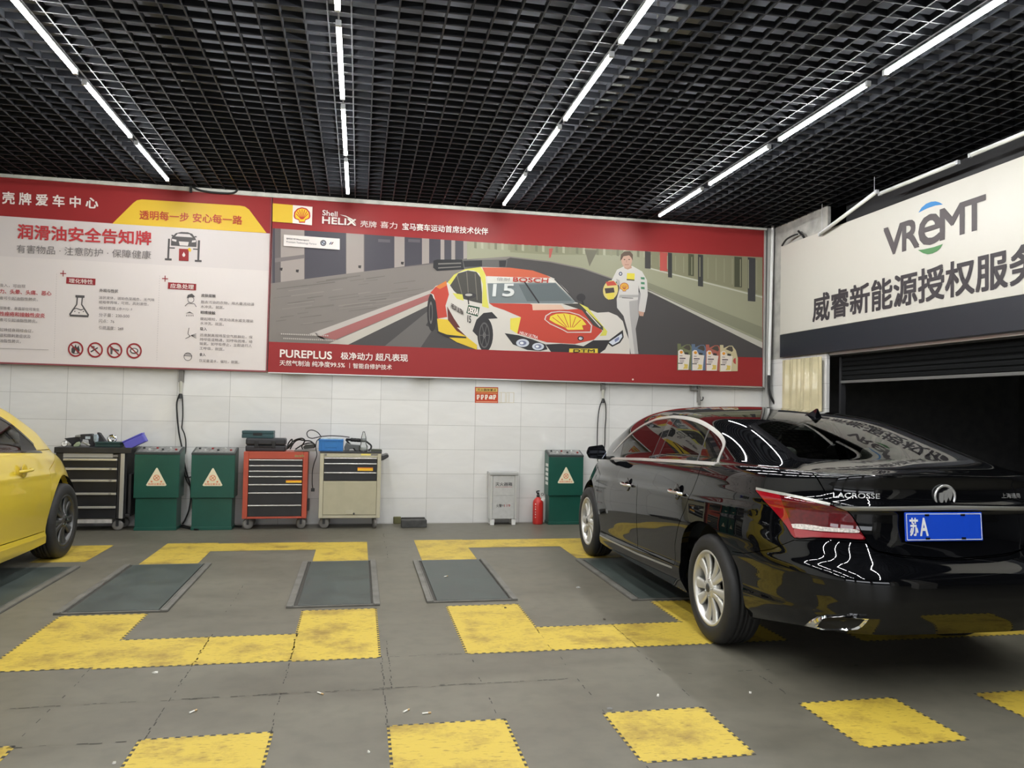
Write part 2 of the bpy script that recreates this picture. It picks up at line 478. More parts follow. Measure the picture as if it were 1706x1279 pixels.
# street side behind the camera: piers and a lintel leave three door openings
m = MB()
for x0, x1 in ((-6.2, -5.4), (-2.3, -1.7), (1.7, 2.3), (5.3, 5.95)):
    m.box(x0, x1, -6.2, -6.0, 0, 4.6)
m.box(-6.2, 5.95, -6.2, -6.0, 3.1, 4.6)
st(m.build('wall_front', mat('front_wall_grey', (0.35, 0.34, 0.33), 0.7, var=0.1)), 'street side wall with three open vehicle doorways', 'wall')

# added unseen dark wall, limits the daylight reflected in the wall tiles
m = MB(); m.box(-16, 16, -14.3, -14, 0, 2.1)
st(m.build('wall_added', mat('added_wall_dark', (0.06, 0.06, 0.055), 0.8, var=0.3)), 'low dark wall across the street outside', 'wall')
m = MB(); m.poly([(-16, -14, -0.02), (16, -14, -0.02), (16, -9, -0.02), (-16, -9, -0.02)])
st(m.build('floor_street', mat('street_asphalt', (0.09, 0.09, 0.09), 0.9, var=0.2)), 'grey asphalt of the street outside the doors', 'ground')

# ceiling: black open-cell grid below a dark slab
def build_ceiling():
    mb = MB()
    x0, x1, y0, y1 = -6.0, 5.62, -6.0, WALL_Y - 0.02
    p = 0.1495
    n = int((x1 - x0) / p)
    xo = -0.19 - p * round((-0.19 - x0) / p) + p / 2
    for i in range(n + 1):
        x = xo + i * p
        if x > x1: break
        if x < x0 + 0.01: continue
        mb.box(x - 0.005, x + 0.005, y0, y1, CEIL_Z, CEIL_Z + 0.045, 0)
    for i in range(int((y1 - y0) / p) + 1):
        y = y0 + 0.03 + i * p
        mb.box(x0, x1, y - 0.005, y + 0.005, CEIL_Z + 0.001, CEIL_Z + 0.046, 0)
    mb.box(-6.2, 9.6, -6.2, WALL_Y + 0.2, 4.6, 4.75, 1)
    # galvanised cable tray on hangers above the grid
    A_ = at(1085, 100, 2, 4.15)
    mb.box(A_.x - 0.08, A_.x + 0.08, 3.2, 7.0, 4.12, 4.24, 2)
    for y in (3.6, 5.2, 6.6):
        for s_ in (-0.09, 0.09): mb.box(A_.x + s_ - 0.006, A_.x + s_ + 0.006, y - 0.01, y + 0.01, 4.1, 4.6, 2)
        mb.box(A_.x - 0.1, A_.x + 0.1, y - 0.01, y + 0.01, 4.1, 4.12, 2)
    return mb.build('ceiling', [mat('black_grid_paint', (0.012, 0.013, 0.0165), 0.5, spec=0.3), mat('slab_dark', (0.2, 0.21, 0.25), 0.9, var=0.3, vscale=2), mat('galvanised', (0.5, 0.5, 0.48), 0.45, 0.4, var=0.2)])
st(build_ceiling(), 'black open cell grid ceiling', 'ceiling')

# ---------------------------------------------------------------- LED tubes
M_TUBE = mat('tube_lit', (0.9, 0.95, 1), 0.4, emit=(0.965, 0.975, 0.955), es=TUBE_EMISSION)
M_TUBE_OFF = mat('tube_unlit', (0.72, 0.72, 0.66), 0.3)
M_TUBE_BASE = mat('tube_base', (0.75, 0.76, 0.78), 0.35)
M_CAP = mat('tube_cap', (0.55, 0.56, 0.58), 0.4)
def make_tube(label, group, lit=True, L=1.2):
    t = thing('led_tube_light', (0, 0, 0), label, 'tube light', group)
    h = L / 2
    mb = MB(); mb.box(-0.014, 0.014, -h, h, 0.016, 0.034); mb.build('mounting_base', M_TUBE_BASE, t, 0.003)
    mb = MB()
    n = 10; r = 0.0165
    ring = [(r * math.cos(PI + PI * k / n), 0.016 + r * 1.25 * math.sin(PI + PI * k / n)) for k in range(n + 1)]
    vs = [(x, y, z) for y in (-h + 0.014, h - 0.014) for x, z in ring]
    mb.add(vs, [(k, n + 1 + k, n + 2 + k, k + 1) for k in range(n)] + [list(range(n + 1)), [n + 1 + k for k in range(n, -1, -1)]], 0, True)
    mb.add([vs[0], vs[n], vs[2 * n + 1], vs[n + 1]], [(0, 1, 2, 3)], 0)
    mb.build('diffuser', M_TUBE if lit else M_TUBE_OFF, t)
    for s in (-1, 1):
        mb = MB(); mb.box(-0.018, 0.018, s * h - 0.014, s * h + 0.014, -0.006, 0.034); mb.build('end_cap', M_CAP, t, 0.004)
    return t
ROWS = [(-2.13, 'leftmost'), (-0.195, 'second from left'), (1.625, 'third from left'), (3.59, 'rightmost')]
ORD = ['nearest the back wall', 'second from the back wall', 'third from the back wall', 'fourth from the back wall', 'fifth from the back wall', 'sixth from the back wall', 'seventh from the back wall', 'eighth from the back wall']
proto = make_tube('', 'lit LED tubes in four ceiling rows')
for ri, (x, rn) in enumerate(ROWS):
    for k in range(8):
        o = proto if (ri == 0 and k == 0) else copy_tree(proto)
        o.location = (x, 8.34 - 1.392 * k, TUBE_Z)
        o['label'] = 'lit LED tube, %s row, %s' % (rn, ORD[k])
# connector stubs between the tubes
cproto = None
for ri, (x, rn) in enumerate(ROWS):
    mb = MB()
    pts = [(x, 8.96, TUBE_Z + 0.05), (x, 4.0, TUBE_Z + 0.062), (x, -1.9, TUBE_Z + 0.05)]
    mb.tube(pts, 0.006, 6, sub=2)
    o = mb.build('power_cable', mat('cable_grey', (0.2, 0.2, 0.21), 0.6))
    tag(o, 'thin grey power cable running above the %s row of lit tubes' % rn, 'cable')
# ================================================================ billboards and signs
POST_Y = 9.46
def WP(layer=0, clip=None):
    def f(px, py):
        v = at(px, py, 1, POST_Y - 0.0005 - 0.0002 * layer)
        if clip and clip[0] is not None: v.x = max(v.x, clip[0])
        if clip and clip[1] is not None: v.x = min(v.x, clip[1])
        return v
    return f
PRINT = {}
def ink(r, g, b, k=1.0, rough=0.45):
    key = 'ink_%d_%d_%d' % (r, g, b)
    return mat(key, rgb(r, g, b, k), rough, spec=0.3)
class Art:
    """a flat print: polygons in paint order, one mesh with one material per ink"""
    def __init__(s, mk, step=1, out=(0, -1, 0)): s.mb, s.inks, s.mk, s.layer, s.step, s.out = MB(), [], mk, 0, step, out
    def ix(s, c):
        m = ink(*c)
        if m not in s.inks: s.inks.append(m)
        return s.inks.index(m)
    def p(s, c, pts, smooth=0, conv=None):
        if conv: pts = [conv(*q) for q in pts]
        if smooth:
            pts = [(v.x, v.y) for v in spline([Vector((x, y)) for x, y in pts], smooth, True)]
        W = s.mk(s.layer); s.layer += s.step * 0.25
        s.mb.poly([W(x, y) for x, y in pts], s.ix(c))
        return s
    def e(s, c, cx, cy, rx, ry, conv=None, n=24, rot=0.0):
        return s.p(c, [(cx + rx * math.cos(2 * PI * i / n) * math.cos(rot) - ry * math.sin(2 * PI * i / n) * math.sin(rot), cy + rx * math.cos(2 * PI * i / n) * math.sin(rot) + ry * math.sin(2 * PI * i / n) * math.cos(rot)) for i in range(n)], 0, conv)
    def l(s, c, a, b, w, conv=None):
        if conv: a, b = conv(*a), conv(*b)
        dx, dy = b[0] - a[0], b[1] - a[1]; L = math.hypot(dx, dy) or 1
        nx, ny = -dy / L * w / 2, dx / L * w / 2
        return s.p(c, [(a[0] + nx, a[1] + ny), (b[0] + nx, b[1] + ny), (b[0] - nx, b[1] - ny), (a[0] - nx, a[1] - ny)])
    def ring(s, c, cx, cy, r0, r1, n=28):
        W = s.mk(s.layer); s.layer += s.step * 0.25
        vs = [W(cx + r * math.cos(2 * PI * i / n), cy + r * math.sin(2 * PI * i / n)) for r in (r0, r1) for i in range(n)]
        s.mb.add(vs, [(i, (i + 1) % n, n + (i + 1) % n, n + i) for i in range(n)], s.ix(c))
        return s
    def t(s, c, body, quad, bold=0.0, conv=None):
        if conv: quad = [conv(*q) for q in quad]
        W = s.mk(s.layer); s.layer += s.step * 0.25
        text_on(s.mb, body, quad, W, s.ix(c), bold, s.out)
        return s
    def shell(s, cx, cy, rx, ry, shear=0.0, out=True, cols=None):
        cr, cyl = cols or ((190, 60, 50), (240, 195, 50))
        def fan(k):
            pts = []
            for i in range(29):
                a = math.radians(-28 + 236 * i / 28)
                q = 1 + 0.035 * abs(math.sin(i / 28 * PI * 7))
                pts.append((k * q * math.cos(a), -k * q * math.sin(a) * 0.95))
            pts += [(-0.42 * k, 0.62 * k), (-0.36 * k, 0.95 * k), (0.36 * k, 0.95 * k), (0.42 * k, 0.62 * k)]
            return [(cx + rx * x - shear * y * ry, cy + ry * y + shear * 0.0) for x, y in pts]
        if out: s.p(cr, fan(1.0))
        s.p(cyl, fan(0.84))
        for i in range(7):
            a = math.radians(15 + 150 * i / 6)
            x, y = 0.74 * math.cos(a), -0.72 * math.sin(a)
            x0, y0 = 0.1 * math.cos(a), 0.5
            s.l(cr, (cx + rx * x0 - shear * y0 * ry, cy + ry * y0), (cx + rx * x - shear * y * ry, cy + ry * y), 0.09 * rx)
        return s
    def build(s, name, parent): return s.mb.build(name, s.inks, parent)

M_ALU = mat('aluminium_trim', (0.62, 0.62, 0.6), 0.35, 0.7)
def board(name, label, cat, x0, x1, ztops, zbots):
    """a thin framed board hung on the rear wall: x0,x1 left and right edge (bottom), z at left and right"""
    c = Vector(((x0 + x1) / 2, POST_Y + 0.03, (zbots[0] + zbots[1]) / 2))
    t = thing(name, c, label, cat)
    return t, c

def local(o_fn, c):
    return lambda layer: (lambda px, py: Vector(o_fn(layer)(px, py)) - c)

RED, DRED, YEL, WHT, PAPER, PAPER2, GRY = (150, 46, 47), (150, 44, 50), (226, 188, 62), (240, 228, 222), (214, 205, 203), (222, 213, 210), (120, 112, 112)
# ---- the notice board on the left
def notice_board():
    W = WP(0)
    XS = -1.078
    xl, xr_ = (lambda y: px_at(-4.9, y, POST_Y)), (lambda y: px_at(XS - 0.004, y, POST_Y))
    tl, tr, br, bl = (xl(270), 270), (xr_(328.6), 328.6), (xr_(618.5), 618.5), (xl(599), 599)
    CLIP = (None, XS - 0.004)
    c = W(60, 608)
    c.y += 0.02
    t = thing('notice_board', c, 'pale lubricant safety notice board with red header, on the left of the rear wall', 'notice board')
    mk = local(lambda q_: WP(q_, CLIP), c)
    mb = MB()
    q = [W(*p) - c for p in (tl, tr, br, bl)]
    mb.prism([(v.x, 0.005, v.z) for v in q][::-1], (0, 0.05, 0)); mb.build('backing_panel', M_ALU, t)
    mb = MB()
    for a, b, w in ((bl, (br[0] - 1, br[1]), 0.018), ((tr[0] - 1, tr[1]), (br[0] - 1, br[1]), 0.012)):
        A, B = W(*a) - c, W(*b) - c
        d = (B - A).normalized(); n = Vector((-d.z, 0, d.x)) * w / 2
        mb.prism([(p.x, -0.028, p.z) for p in (A + n, B + n, B - n, A - n)], (0, 0.034, 0))
    mb.build('frame', mat('frame_maroon', rgb(140, 70, 75), 0.45), t)
    A = Art(mk)
    A.p(PAPER2, [tl, tr, br, bl])
    A.p(PAPER, [(xl(345), 345), (xr_(386), 386), (xr_(451), 451), (xl(418), 418)])
    A.p(RED, [tl, tr, (xr_(389), 389), (185, 372), (0, 359.5), (xl(338), 338)])
    A.p(YEL, [(187, 372.5), (222, 338), (228, 333.6), (236, 332), (400, 342.5), (408, 344), (415, 349), (444, 388)])
    for (x0, y0, x1, y1) in ((94.4, 456, 90, 598), (266, 459, 261, 602)):
        for i in range(36):
            a, b = i / 36, (i + 0.5) / 36
            A.l((190, 182, 180), (x0 + (x1 - x0) * a, y0 + (y1 - y0) * a), (x0 + (x1 - x0) * b, y0 + (y1 - y0) * b), 0.7)
    for x, y in ((105.2, 455.4), (275, 464)):
        A.l(DRED, (x - 5, y - 0.2), (x + 5, y + 0.3), 1.5); A.l(DRED, (x + 0.1, y - 5), (x - 0.1, y + 5), 1.5)
    A.p(DRED, [(110.6, 461.3), (159.2, 464.2), (158.8, 475), (110.2, 472.2)])
    A.p(DRED, [(280, 470), (327, 472.8), (326.6, 483.7), (279.6, 481)])
    # car on a two-post lift and an oil drum
    K = (88, 84, 84)
    Z = lambda x, y: (x / 3.7065, 280 + y / 3.7065)
    A.p(K, [(1062, 425), (1085, 402), (1120, 394), (1160, 396), (1188, 406), (1206, 432), (1214, 450), (1213, 487), (1056, 478), (1057, 440)], 0, Z)
    A.p(PAPER, [(1082, 421), (1098, 404), (1170, 408), (1190, 428)], 0, Z)
    A.p(PAPER, [(1062, 436), (1090, 442), (1088, 455), (1062, 448)], 0, Z); A.p(PAPER, [(1186, 447), (1210, 444), (1210, 456), (1184, 459)], 0, Z)
    A.p(PAPER, [(1104, 452), (1166, 456), (1160, 480), (1110, 477)], 0, Z)
    A.p(K, [(1058, 412), (1070, 412), (1072, 420), (1060, 421)], 0, Z); A.p(K, [(1200, 420), (1215, 420), (1214, 428), (1202, 428)], 0, Z)
    A.p(K, [(1038, 435), (1050, 436), (1044, 560), (1032, 559)], 0, Z); A.p(K, [(1222, 445), (1236, 446), (1230, 568), (1218, 567)], 0, Z)
    A.p(K, [(1018, 556), (1060, 558), (1060, 570), (1018, 568)], 0, Z); A.p(K, [(1203, 566), (1245, 568), (1245, 580), (1203, 578)], 0, Z)
    A.p(K, [(1045, 488), (1080, 490), (1080, 497), (1045, 495)], 0, Z); A.p(K, [(1192, 496), (1225, 498), (1225, 505), (1192, 503)], 0, Z)
    A.p(RED, [(1106, 497), (1166, 500), (1164, 574), (1104, 571)], 0, Z); A.e(PAPER2, 1135, 536, 9, 11, Z); A.p(PAPER2, [(1127, 533), (1135, 517), (1143, 533)], 0, Z)
    A.p(YEL, [(1160, 497), (1172, 490), (1182, 505), (1175, 520), (1163, 508)], 0, Z)
    # flask
    Q = lambda pts, c_: A.p(c_, pts, 0, Z)
    Q([(466, 783), (522, 786), (522, 800), (512, 802), (508, 840), (550, 905), (545, 921), (432, 915), (427, 900), (470, 840), (474, 800), (466, 797)], K)
    Q([(482, 800), (504, 801), (500, 843), (540, 908), (437, 903), (478, 842)], PAPER2)
    Q([(446, 874), (470, 862), (500, 872), (520, 866), (541, 900), (538, 904), (517, 872), (500, 879), (470, 868), (444, 880)], K)
    for x, y in ((462, 884), (488, 893), (515, 885)): A.e(K, x, y, 4, 4, Z, 10)
    # prohibition roundels
    for i, (x, y) in enumerate(((126, 581.4), (158.6, 582.7), (191, 583.5), (223.4, 584.3))):
        if i == 0:
            A.p((70, 66, 66), [(119, 587), (119, 581), (122, 576), (123, 580), (126, 573), (128, 579), (131, 575), (133, 583), (131, 589), (122, 589)])
            A.p(PAPER2, [(124, 588), (126, 583), (129, 588)])
        elif i == 1:
            A.l((70, 66, 66), (151, 586), (163, 579), 2); A.e((110, 106, 104), 155, 578, 3, 2)
        elif i == 2:
            A.l(K, (184, 580), (198, 584), 3); A.p(K, [(184, 578), (188, 578), (187, 590), (184, 590)])
        else:
            A.e(K, 223.4, 584.3, 7, 5); A.e(PAPER2, 223.4, 584, 5, 3.3)
        A.ring(DRED, x, y, 10.3, 12.9)
        A.l(DRED, (x - 7.6, y - 7.6), (x + 7.6, y + 7.6), 2)
    # first-aid pictograms
    A.ring(K, 318, 499, 4.6, 5.5); A.p(K, [(311, 497), (313, 491), (320, 489), (325, 494), (322, 495), (315, 495)]); A.l(K, (308, 510), (313, 505), 0.9); A.l(K, (313, 505), (324, 506), 0.9); A.l(K, (324, 506), (327, 511), 0.9)
    A.p(K, [(309, 522), (316, 519), (323, 523), (316, 521)])
    for i in range(5): A.l(K, (311 + i * 2.6, 524), (310.4 + i * 2.9, 527), 0.8)
    A.l(K, (315, 546), (313, 556), 0.9); A.l(K, (313, 556), (317, 560), 0.9); A.l(K, (317, 560), (309, 564), 0.9)
    for i in range(4): A.l(K, (318, 558.5), (327, 556 + i * 2.4), 0.7)
    A.ring(K, 313, 594, 6, 6.9); A.l(K, (306, 592), (320, 593), 0.9); A.l(K, (308, 589), (318, 590), 0.8)
    A.build('printed_notice', t)
    # lettering
    A = Art(lambda layer: mk(45 + layer), 0.05)
    A.t(WHT, '壳 牌 爱 车 中 心', [(4, 319), (163.5, 329.5), (163, 347.5), (4, 339)], 0.022)
    A.t((186, 72, 56), '透明每一步 安心每一路', [(232.6, 350), (403.5, 359.6), (403.2, 374.4), (232.4, 365)], 0.012)
    A.t((188, 62, 66), '润滑油安全告知牌', [(29.7, 373), (252, 385.5), (251.6, 408.4), (29.2, 397.5)], 0.02)
    A.t((122, 116, 116), '有害物品 · 注意防护 · 保障健康', [(27.8, 407), (252, 417.8), (251.6, 431.4), (27.5, 421)], 0.0)
    A.t(WHT, '理化特性', [(115, 463.4), (155, 465.8), (154.6, 473.4), (114.6, 470.6)], 0.008)
    A.t(WHT, '应急处理', [(284, 472), (323, 474.2), (322.6, 482), (283.6, 479.6)], 0.008)
    def line(c, s, x0, x1, y, h, b=0.0, sl=0.045):
        q = [Z(x0, y), Z(x1, y + (x1 - x0) * sl), Z(x1 - 1, y + h + (x1 - x0) * sl), Z(x0 - 1, y + h)]
        A.t(c, s, q, b)
    line((92, 86, 86), '外观与性状', 615, 730, 744, 20, 0.012)
    for s, x1, y in (('油状液体，琥珀色至褐色，无气味', 955, 789), ('或略带异味，可燃，具刺激性。', 918, 817), ('相对密度 (水=1) :1', 815, 852), ('分子量：230-500', 800, 894), ('闪点：76', 706, 932), ('引燃温度：248', 762, 973)):
        line(GRY, s, 611, x1, y, 22 if y > 840 else 19)
    for s, x1, y in (('皮肤接触', 1332, 775), ('眼睛接触', 1330, 880), ('吸入', 1278, 982), ('食入', 1270, 1140)):
        line((92, 86, 86), s, 1243 - (y - 775) * 0.03, x1, y, 20, 0.012)
    for s, x1, y in (('脱去污染的衣物，用大量流动清', 1570, 816), ('水冲洗。就医。', 1385, 845), ('提起眼睑，用流动清水或生理盐', 1565, 920), ('水冲洗。就医。', 1382, 948), ('迅速脱离现场至空气新鲜处，保', 1560, 1020), ('持呼吸道畅通，如呼吸困难，给', 1560, 1047), ('输氧。如呼吸停止，立即进行人', 1556, 1073), ('工呼吸，就医。', 1385, 1102), ('饮足量温水，催吐，就医。', 1478, 1178)):
        line(GRY, s, 1242 - (y - 775) * 0.03, x1, y, 19)
    for s, x1, y, r in (('吸入，可出现', 158, 712, 0), ('力、头晕、头痛、恶心', 318, 745, 1), ('者可引起油脂性肺炎。', 235, 790, 0), ('接触者，暴露部位可发生', 245, 852, 0), ('性痤疮和接触性皮炎', 278, 884, 1), ('者可引起油脂性肺炎。', 230, 924, 0), ('起神经衰弱综合征，', 205, 986, 0), ('道和眼刺激症状及', 190, 1020, 0), ('油脂性肺炎。', 130, 1054, 0)):
        line((186, 84, 88) if r else GRY, s, -2, x1, y, 28 if r else 21, 0.015 if r else 0)
    A.l((150, 140, 138), Z(-60, 1110), Z(300, 1122), 0.6)
    A.build('lettering', t)
notice_board()

# ---- the racing billboard
def racing_board():
    W = WP(0)
    tl, tr, br, bl = (px_at(-1.074, 329, POST_Y), 329), (1273, 384), (1270, 643.5), (px_at(-1.074, 619.5, POST_Y), 619.5)
    CLIP = (-1.074, None)
    c = W(860, 631); c.y += 0.02
    t = thing('advertising_billboard', c, 'long red billboard with racing car and driver on the rear wall', 'billboard')
    mk = local(lambda q_: WP(q_, CLIP), c)
    q = [W(*p) - c for p in (tl, tr, br, bl)]
    mb = MB(); mb.prism([(v.x, 0.005, v.z) for v in q][::-1], (0, 0.05, 0)); mb.build('backing_panel', M_ALU, t)
    mb = MB()
    for a, b, w in (((1274.6, 380), (1271.6, 646), 0.03), ((447, 620.5), (1272, 645), 0.014)):
        A_, B_ = W(*a) - c, W(*b) - c
        d = (B_ - A_).normalized(); n = Vector((-d.z, 0, d.x)) * w / 2
        mb.prism([(p.x, -0.03, p.z) for p in (A_ + n, B_ + n, B_ - n, A_ - n)], (0, 0.036, 0))
    mb.build('frame', M_ALU, t)
    A = Art(mk)
    A.p(RED, [tl, tr, br, bl])
    PT = [(454, 380), (860, 407.3), (1270.5, 428.5), (1270.2, 595.6), (850, 584), (447.8, 569)]
    GA = (128, 121, 116)
    A.p(GA, PT)
    Z2 = lambda x, y: (440 + x / 3.967, 320 + y / 3.967)
    Z3 = lambda x, y: (850 + x / 3.7087, 340 + y / 3.7087)
    Z4 = lambda x, y: (700 + x / 4.265, 420 + y / 4.265)
    # pit garages
    A.p((104, 97, 97), [(454, 380), (800, 403.3), (800, 431), (732, 438.5), (606, 452), (507, 465), (451, 472)])
    top = lambda x: 380 + (x - 454) * 0.0673
    bot = lambda x: 472 - (x - 450) * 0.127
    def col(c, a, b):
        A.p(c, [(a, top(a)), (b, top(b)), (b, bot(b)), (a, bot(a))])
    P_, D_ = (158, 148, 143), (74, 71, 79)
    for a, b in ((454, 458), (508, 576), (607.6, 657), (674, 703), (715, 734), (741, 752), (759, 772)): col(D_, a, b)
    for a, b in ((467.7, 506.8), (577, 606), (657, 674), (703, 715), (734, 740), (752, 758), (772, 781)): col(P_, a, b)
    A.p((120, 112, 112), [(458, 430), (507, 424), (507, 430), (458, 437)])
    for x, y in ((466, 446), (493, 449), (597, 442), (668, 436)): A.p((60, 56, 56), [(x, y), (x + 5, y), (x + 4, y + 5), (x, y + 4)])
    for x in (630, 680): A.p((96, 92, 98), [(x, 398), (x + 20, 399), (x + 20, 404), (x, 403)])
    # streaks on the concrete
    rnd = random.Random(11)
    for i in range(60):
        x = rnd.uniform(452, 700); y = rnd.uniform(462, 545); L = rnd.uniform(15, 60)
        yl = bot(x) + 4
        if y < yl or y > 560 - (x - 450) * 0.3: continue
        d = rnd.choice(((118, 111, 106), (138, 131, 125), (112, 105, 101)))
        A.p(d, [(x, y), (x + L, y - L * 0.13), (x + L, y - L * 0.13 + rnd.uniform(0.6, 2)), (x, y + rnd.uniform(0.6, 2))])
    # kerb and track
    A.p((76, 73, 73), [(558, 573), (720, 505), (760, 470), (850, 429), (917, 437), (971, 448), (1017, 464), (1079, 485.6), (1270.2, 574.6), (1270.2, 595.6), (850, 584)])
    A.p((182, 174, 168), [(515, 556), (524, 553), (728, 479), (730, 485), (530, 562), (545, 567)])
    A.p((160, 100, 98), [(532, 560), (730, 484), (726, 495), (558, 566)])
    A.p((188, 182, 172), [(548, 572), (722, 497), (720, 506), (580, 574)])
    A.p((104, 100, 98), [(640, 577), (735, 500), (740, 520), (700, 580)])
    # green barrier and far trees
    A.p((152, 151, 128), [(778, 402), (860, 407.3), (1270.5, 428.5), (1270.2, 570), (1079, 481), (1017, 462), (971, 446), (917, 435), (850, 427), (778, 432)])
    A.p((136, 136, 112), [(850, 407), (1040, 417), (1040, 425), (917, 424), (850, 420)])
    for i in range(26):
        x = 790 + i * 11.3; y0 = 403 + (x - 790) * 0.054
        A.p(((120, 120, 100), (168, 165, 142), (140, 138, 116))[i % 3], [(x, y0), (x + 4, y0 + 0.2), (x + 4, y0 + 11), (x, y0 + 10)])
    A.p((180, 92, 84), [Z3(240, 275), Z3(265, 272), Z3(250, 330), Z3(240, 332)][::1])
    A.p((112, 108, 94), [Z3(460, 280), Z3(540, 285), Z3(490, 385)])
    A.p((132, 130, 106), [(1079, 419), (1270.5, 428.5), (1270.2, 492), (1079, 445)])
    for a, b in (((1079, 446), (1270.2, 495)),): A.l((186, 184, 170), a, b, 2.2)
    for x0, x1, y1, c_ in ((832, 868, 400, (70, 68, 66)), (925, 972, 415, (178, 84, 78)), (975, 1000, 455, (62, 62, 62)), (1100, 1135, 445, (80, 82, 64)), (1160, 1192, 510, (64, 64, 64)), (1385, 1432, 515, (74, 76, 60)), (1468, 1515, 602, (62, 62, 64))):
        A.p(c_, [Z3(x0, 290 + (x0 - 830) * 0.06), Z3(x1, 292 + (x1 - 830) * 0.06), Z3(x1, y1), Z3(x0, y1 - 4)])
    for i in range(14):
        x = 1085 + i * 13.5
        A.l((146, 144, 120), (x, 424 + (x - 1079) * 0.05), (x, 440 + (x - 1079) * 0.24), 1.4)
    A.p((132, 132, 112), [(1079, 470), (1270.2, 545), (1270.2, 566), (1079, 480)])
    A.p((186, 182, 172), [(1076, 483), (1084, 485), (1270.2, 570), (1270.2, 580)])
    # ----- racing car
    WH, CR, CY_, BK = (206, 200, 192), (186, 70, 56), (226, 204, 70), (52, 50, 52)
    z = lambda c_, pts, sm=0: A.p(c_, pts, sm, Z4)
    z((66, 64, 64), [(40, 520), (130, 560), (270, 650), (520, 705), (1490, 728), (1560, 700), (1480, 560), (600, 560), (100, 420)])
    z((44, 44, 46), [(95, 60), (120, 52), (300, 52), (312, 120), (120, 132), (92, 110)]); z((120, 116, 112), [(128, 78), (290, 74), (292, 82), (128, 88)]); z((120, 116, 112), [(128, 108), (290, 100), (290, 106), (128, 116)])
    z((96, 94, 92), [(300, 56), (620, 52), (612, 106), (312, 112)]); z((44, 44, 46), [(305, 62), (440, 58), (440, 100), (316, 106)]); z((52, 50, 52), [(560, 60), (612, 58), (606, 104), (562, 104)])
    A.e(BK, 85, 425, 36, 138, Z4)
    z(WH, [(195, 215), (240, 160), (320, 120), (430, 105), (640, 110), (800, 130), (900, 165), (960, 190), (1040, 270), (1110, 355), (1180, 400), (1260, 430), (1340, 425), (1400, 450), (1440, 490), (1460, 560), (1490, 640), (1490, 728), (520, 700), (400, 690), (270, 640), (140, 560), (130, 470), (112, 350), (70, 290), (110, 240)])
    z(CR, [(70, 290), (110, 245), (185, 203), (192, 240), (205, 300), (180, 380), (192, 460), (125, 472), (112, 360), (95, 300)])
    z((205, 120, 60), [(110, 245), (185, 203), (190, 235), (140, 262)])
    A.e(BK, 78, 425, 26, 128, Z4); A.e((110, 106, 104), 76, 430, 13, 80, Z4); A.e(BK, 76, 430, 9, 60, Z4)
    z((206, 200, 92), [(195, 215), (240, 160), (320, 120), (430, 105), (462, 150), (476, 330), (490, 400), (440, 385), (445, 230), (420, 150), (380, 130), (330, 128), (270, 148), (215, 232)])
    z((196, 98, 72), [(440, 108), (640, 110), (800, 130), (900, 165), (930, 183), (470, 172)])
    z((72, 70, 66), [(212, 236), (270, 150), (340, 130), (400, 140), (430, 180), (440, 290), (440, 365), (380, 352), (300, 330), (240, 275)])
    for a, b in (((262, 165), (300, 310)), ((330, 140), (345, 330)), ((390, 150), (405, 340))): A.l((110, 106, 96), a, b, 1.4, Z4)
    z((206, 200, 92), [(230, 290), (300, 300), (310, 345), (260, 330)])
    z((214, 212, 204), [(475, 170), (925, 186), (962, 216), (478, 221)])
    z((118, 126, 128), [(478, 221), (962, 216), (1105, 355), (1080, 364), (490, 362)])
    z((98, 106, 108), [(700, 230), (960, 222), (1080, 345), (760, 350)])
    A.l((70, 68, 68), (955, 190), (1112, 356), 2.2, Z4)
    z(CR, [(490, 362), (780, 366), (860, 400), (1050, 408), (1160, 400), (1295, 560), (1235, 622), (1100, 652), (900, 640), (690, 578), (716, 462), (600, 412), (520, 385)])
    z(WH, [(520, 385), (600, 412), (716, 462), (690, 578), (600, 572), (500, 500), (480, 400)])
    z((222, 206, 84), [(640, 470), (716, 462), (690, 578), (640, 548)])
    z((214, 180, 160), [(795, 368), (1000, 374), (1032, 408), (800, 412)])
    z((70, 68, 64), [(1010, 366), (1130, 364), (1300, 530), (1300, 556), (1230, 520), (1150, 412)])
    z((206, 200, 92), [(1130, 364), (1190, 392), (1330, 562), (1322, 592), (1275, 596), (1300, 556), (1300, 530)])
    A.l((206, 200, 192), (1180, 420), (1280, 530), 1.6, Z4)
    # emblem on the bonnet
    z(WH, [(882, 478), (890, 450), (930, 425), (990, 418), (1060, 422), (1130, 442), (1185, 478), (1222, 520), (1216, 572), (1045, 572), (1010, 552), (920, 510)])
    z(CR, [(890, 478), (898, 453), (935, 431), (990, 424), (1060, 428), (1128, 448), (1180, 482), (1214, 522), (1208, 564), (1048, 566), (1012, 546), (926, 506)])
    z(CY_, [(918, 480), (925, 455), (965, 438), (1030, 434), (1100, 448), (1150, 475), (1182, 515), (1150, 520), (1160, 550), (1050, 552), (1030, 535), (960, 505)])
    for x, y in ((940, 462), (975, 446), (1020, 440), (1065, 446), (1105, 460), (1140, 482)): A.l(CR, (1062 + (x - 1040) * 0.25, 535), (x, y), 1.1, Z4)
    # nose
    z(BK, [(890, 655), (1000, 650), (1100, 656), (1160, 668), (1230, 626), (1350, 624), (1315, 690), (1270, 722), (930, 708)])
    z(BK, [(600, 575), (700, 590), (800, 620), (890, 655), (905, 690), (850, 702), (760, 694), (660, 655)])
    for x, y, r in ((728, 645, 46), (838, 670, 42)): A.e((196, 200, 210), x, y, r, r * 0.62, Z4); A.e((120, 124, 150), x, y, r * 0.6, r * 0.36, Z4); A.e((226, 228, 232), x - 6, y, r * 0.3, r * 0.2, Z4)
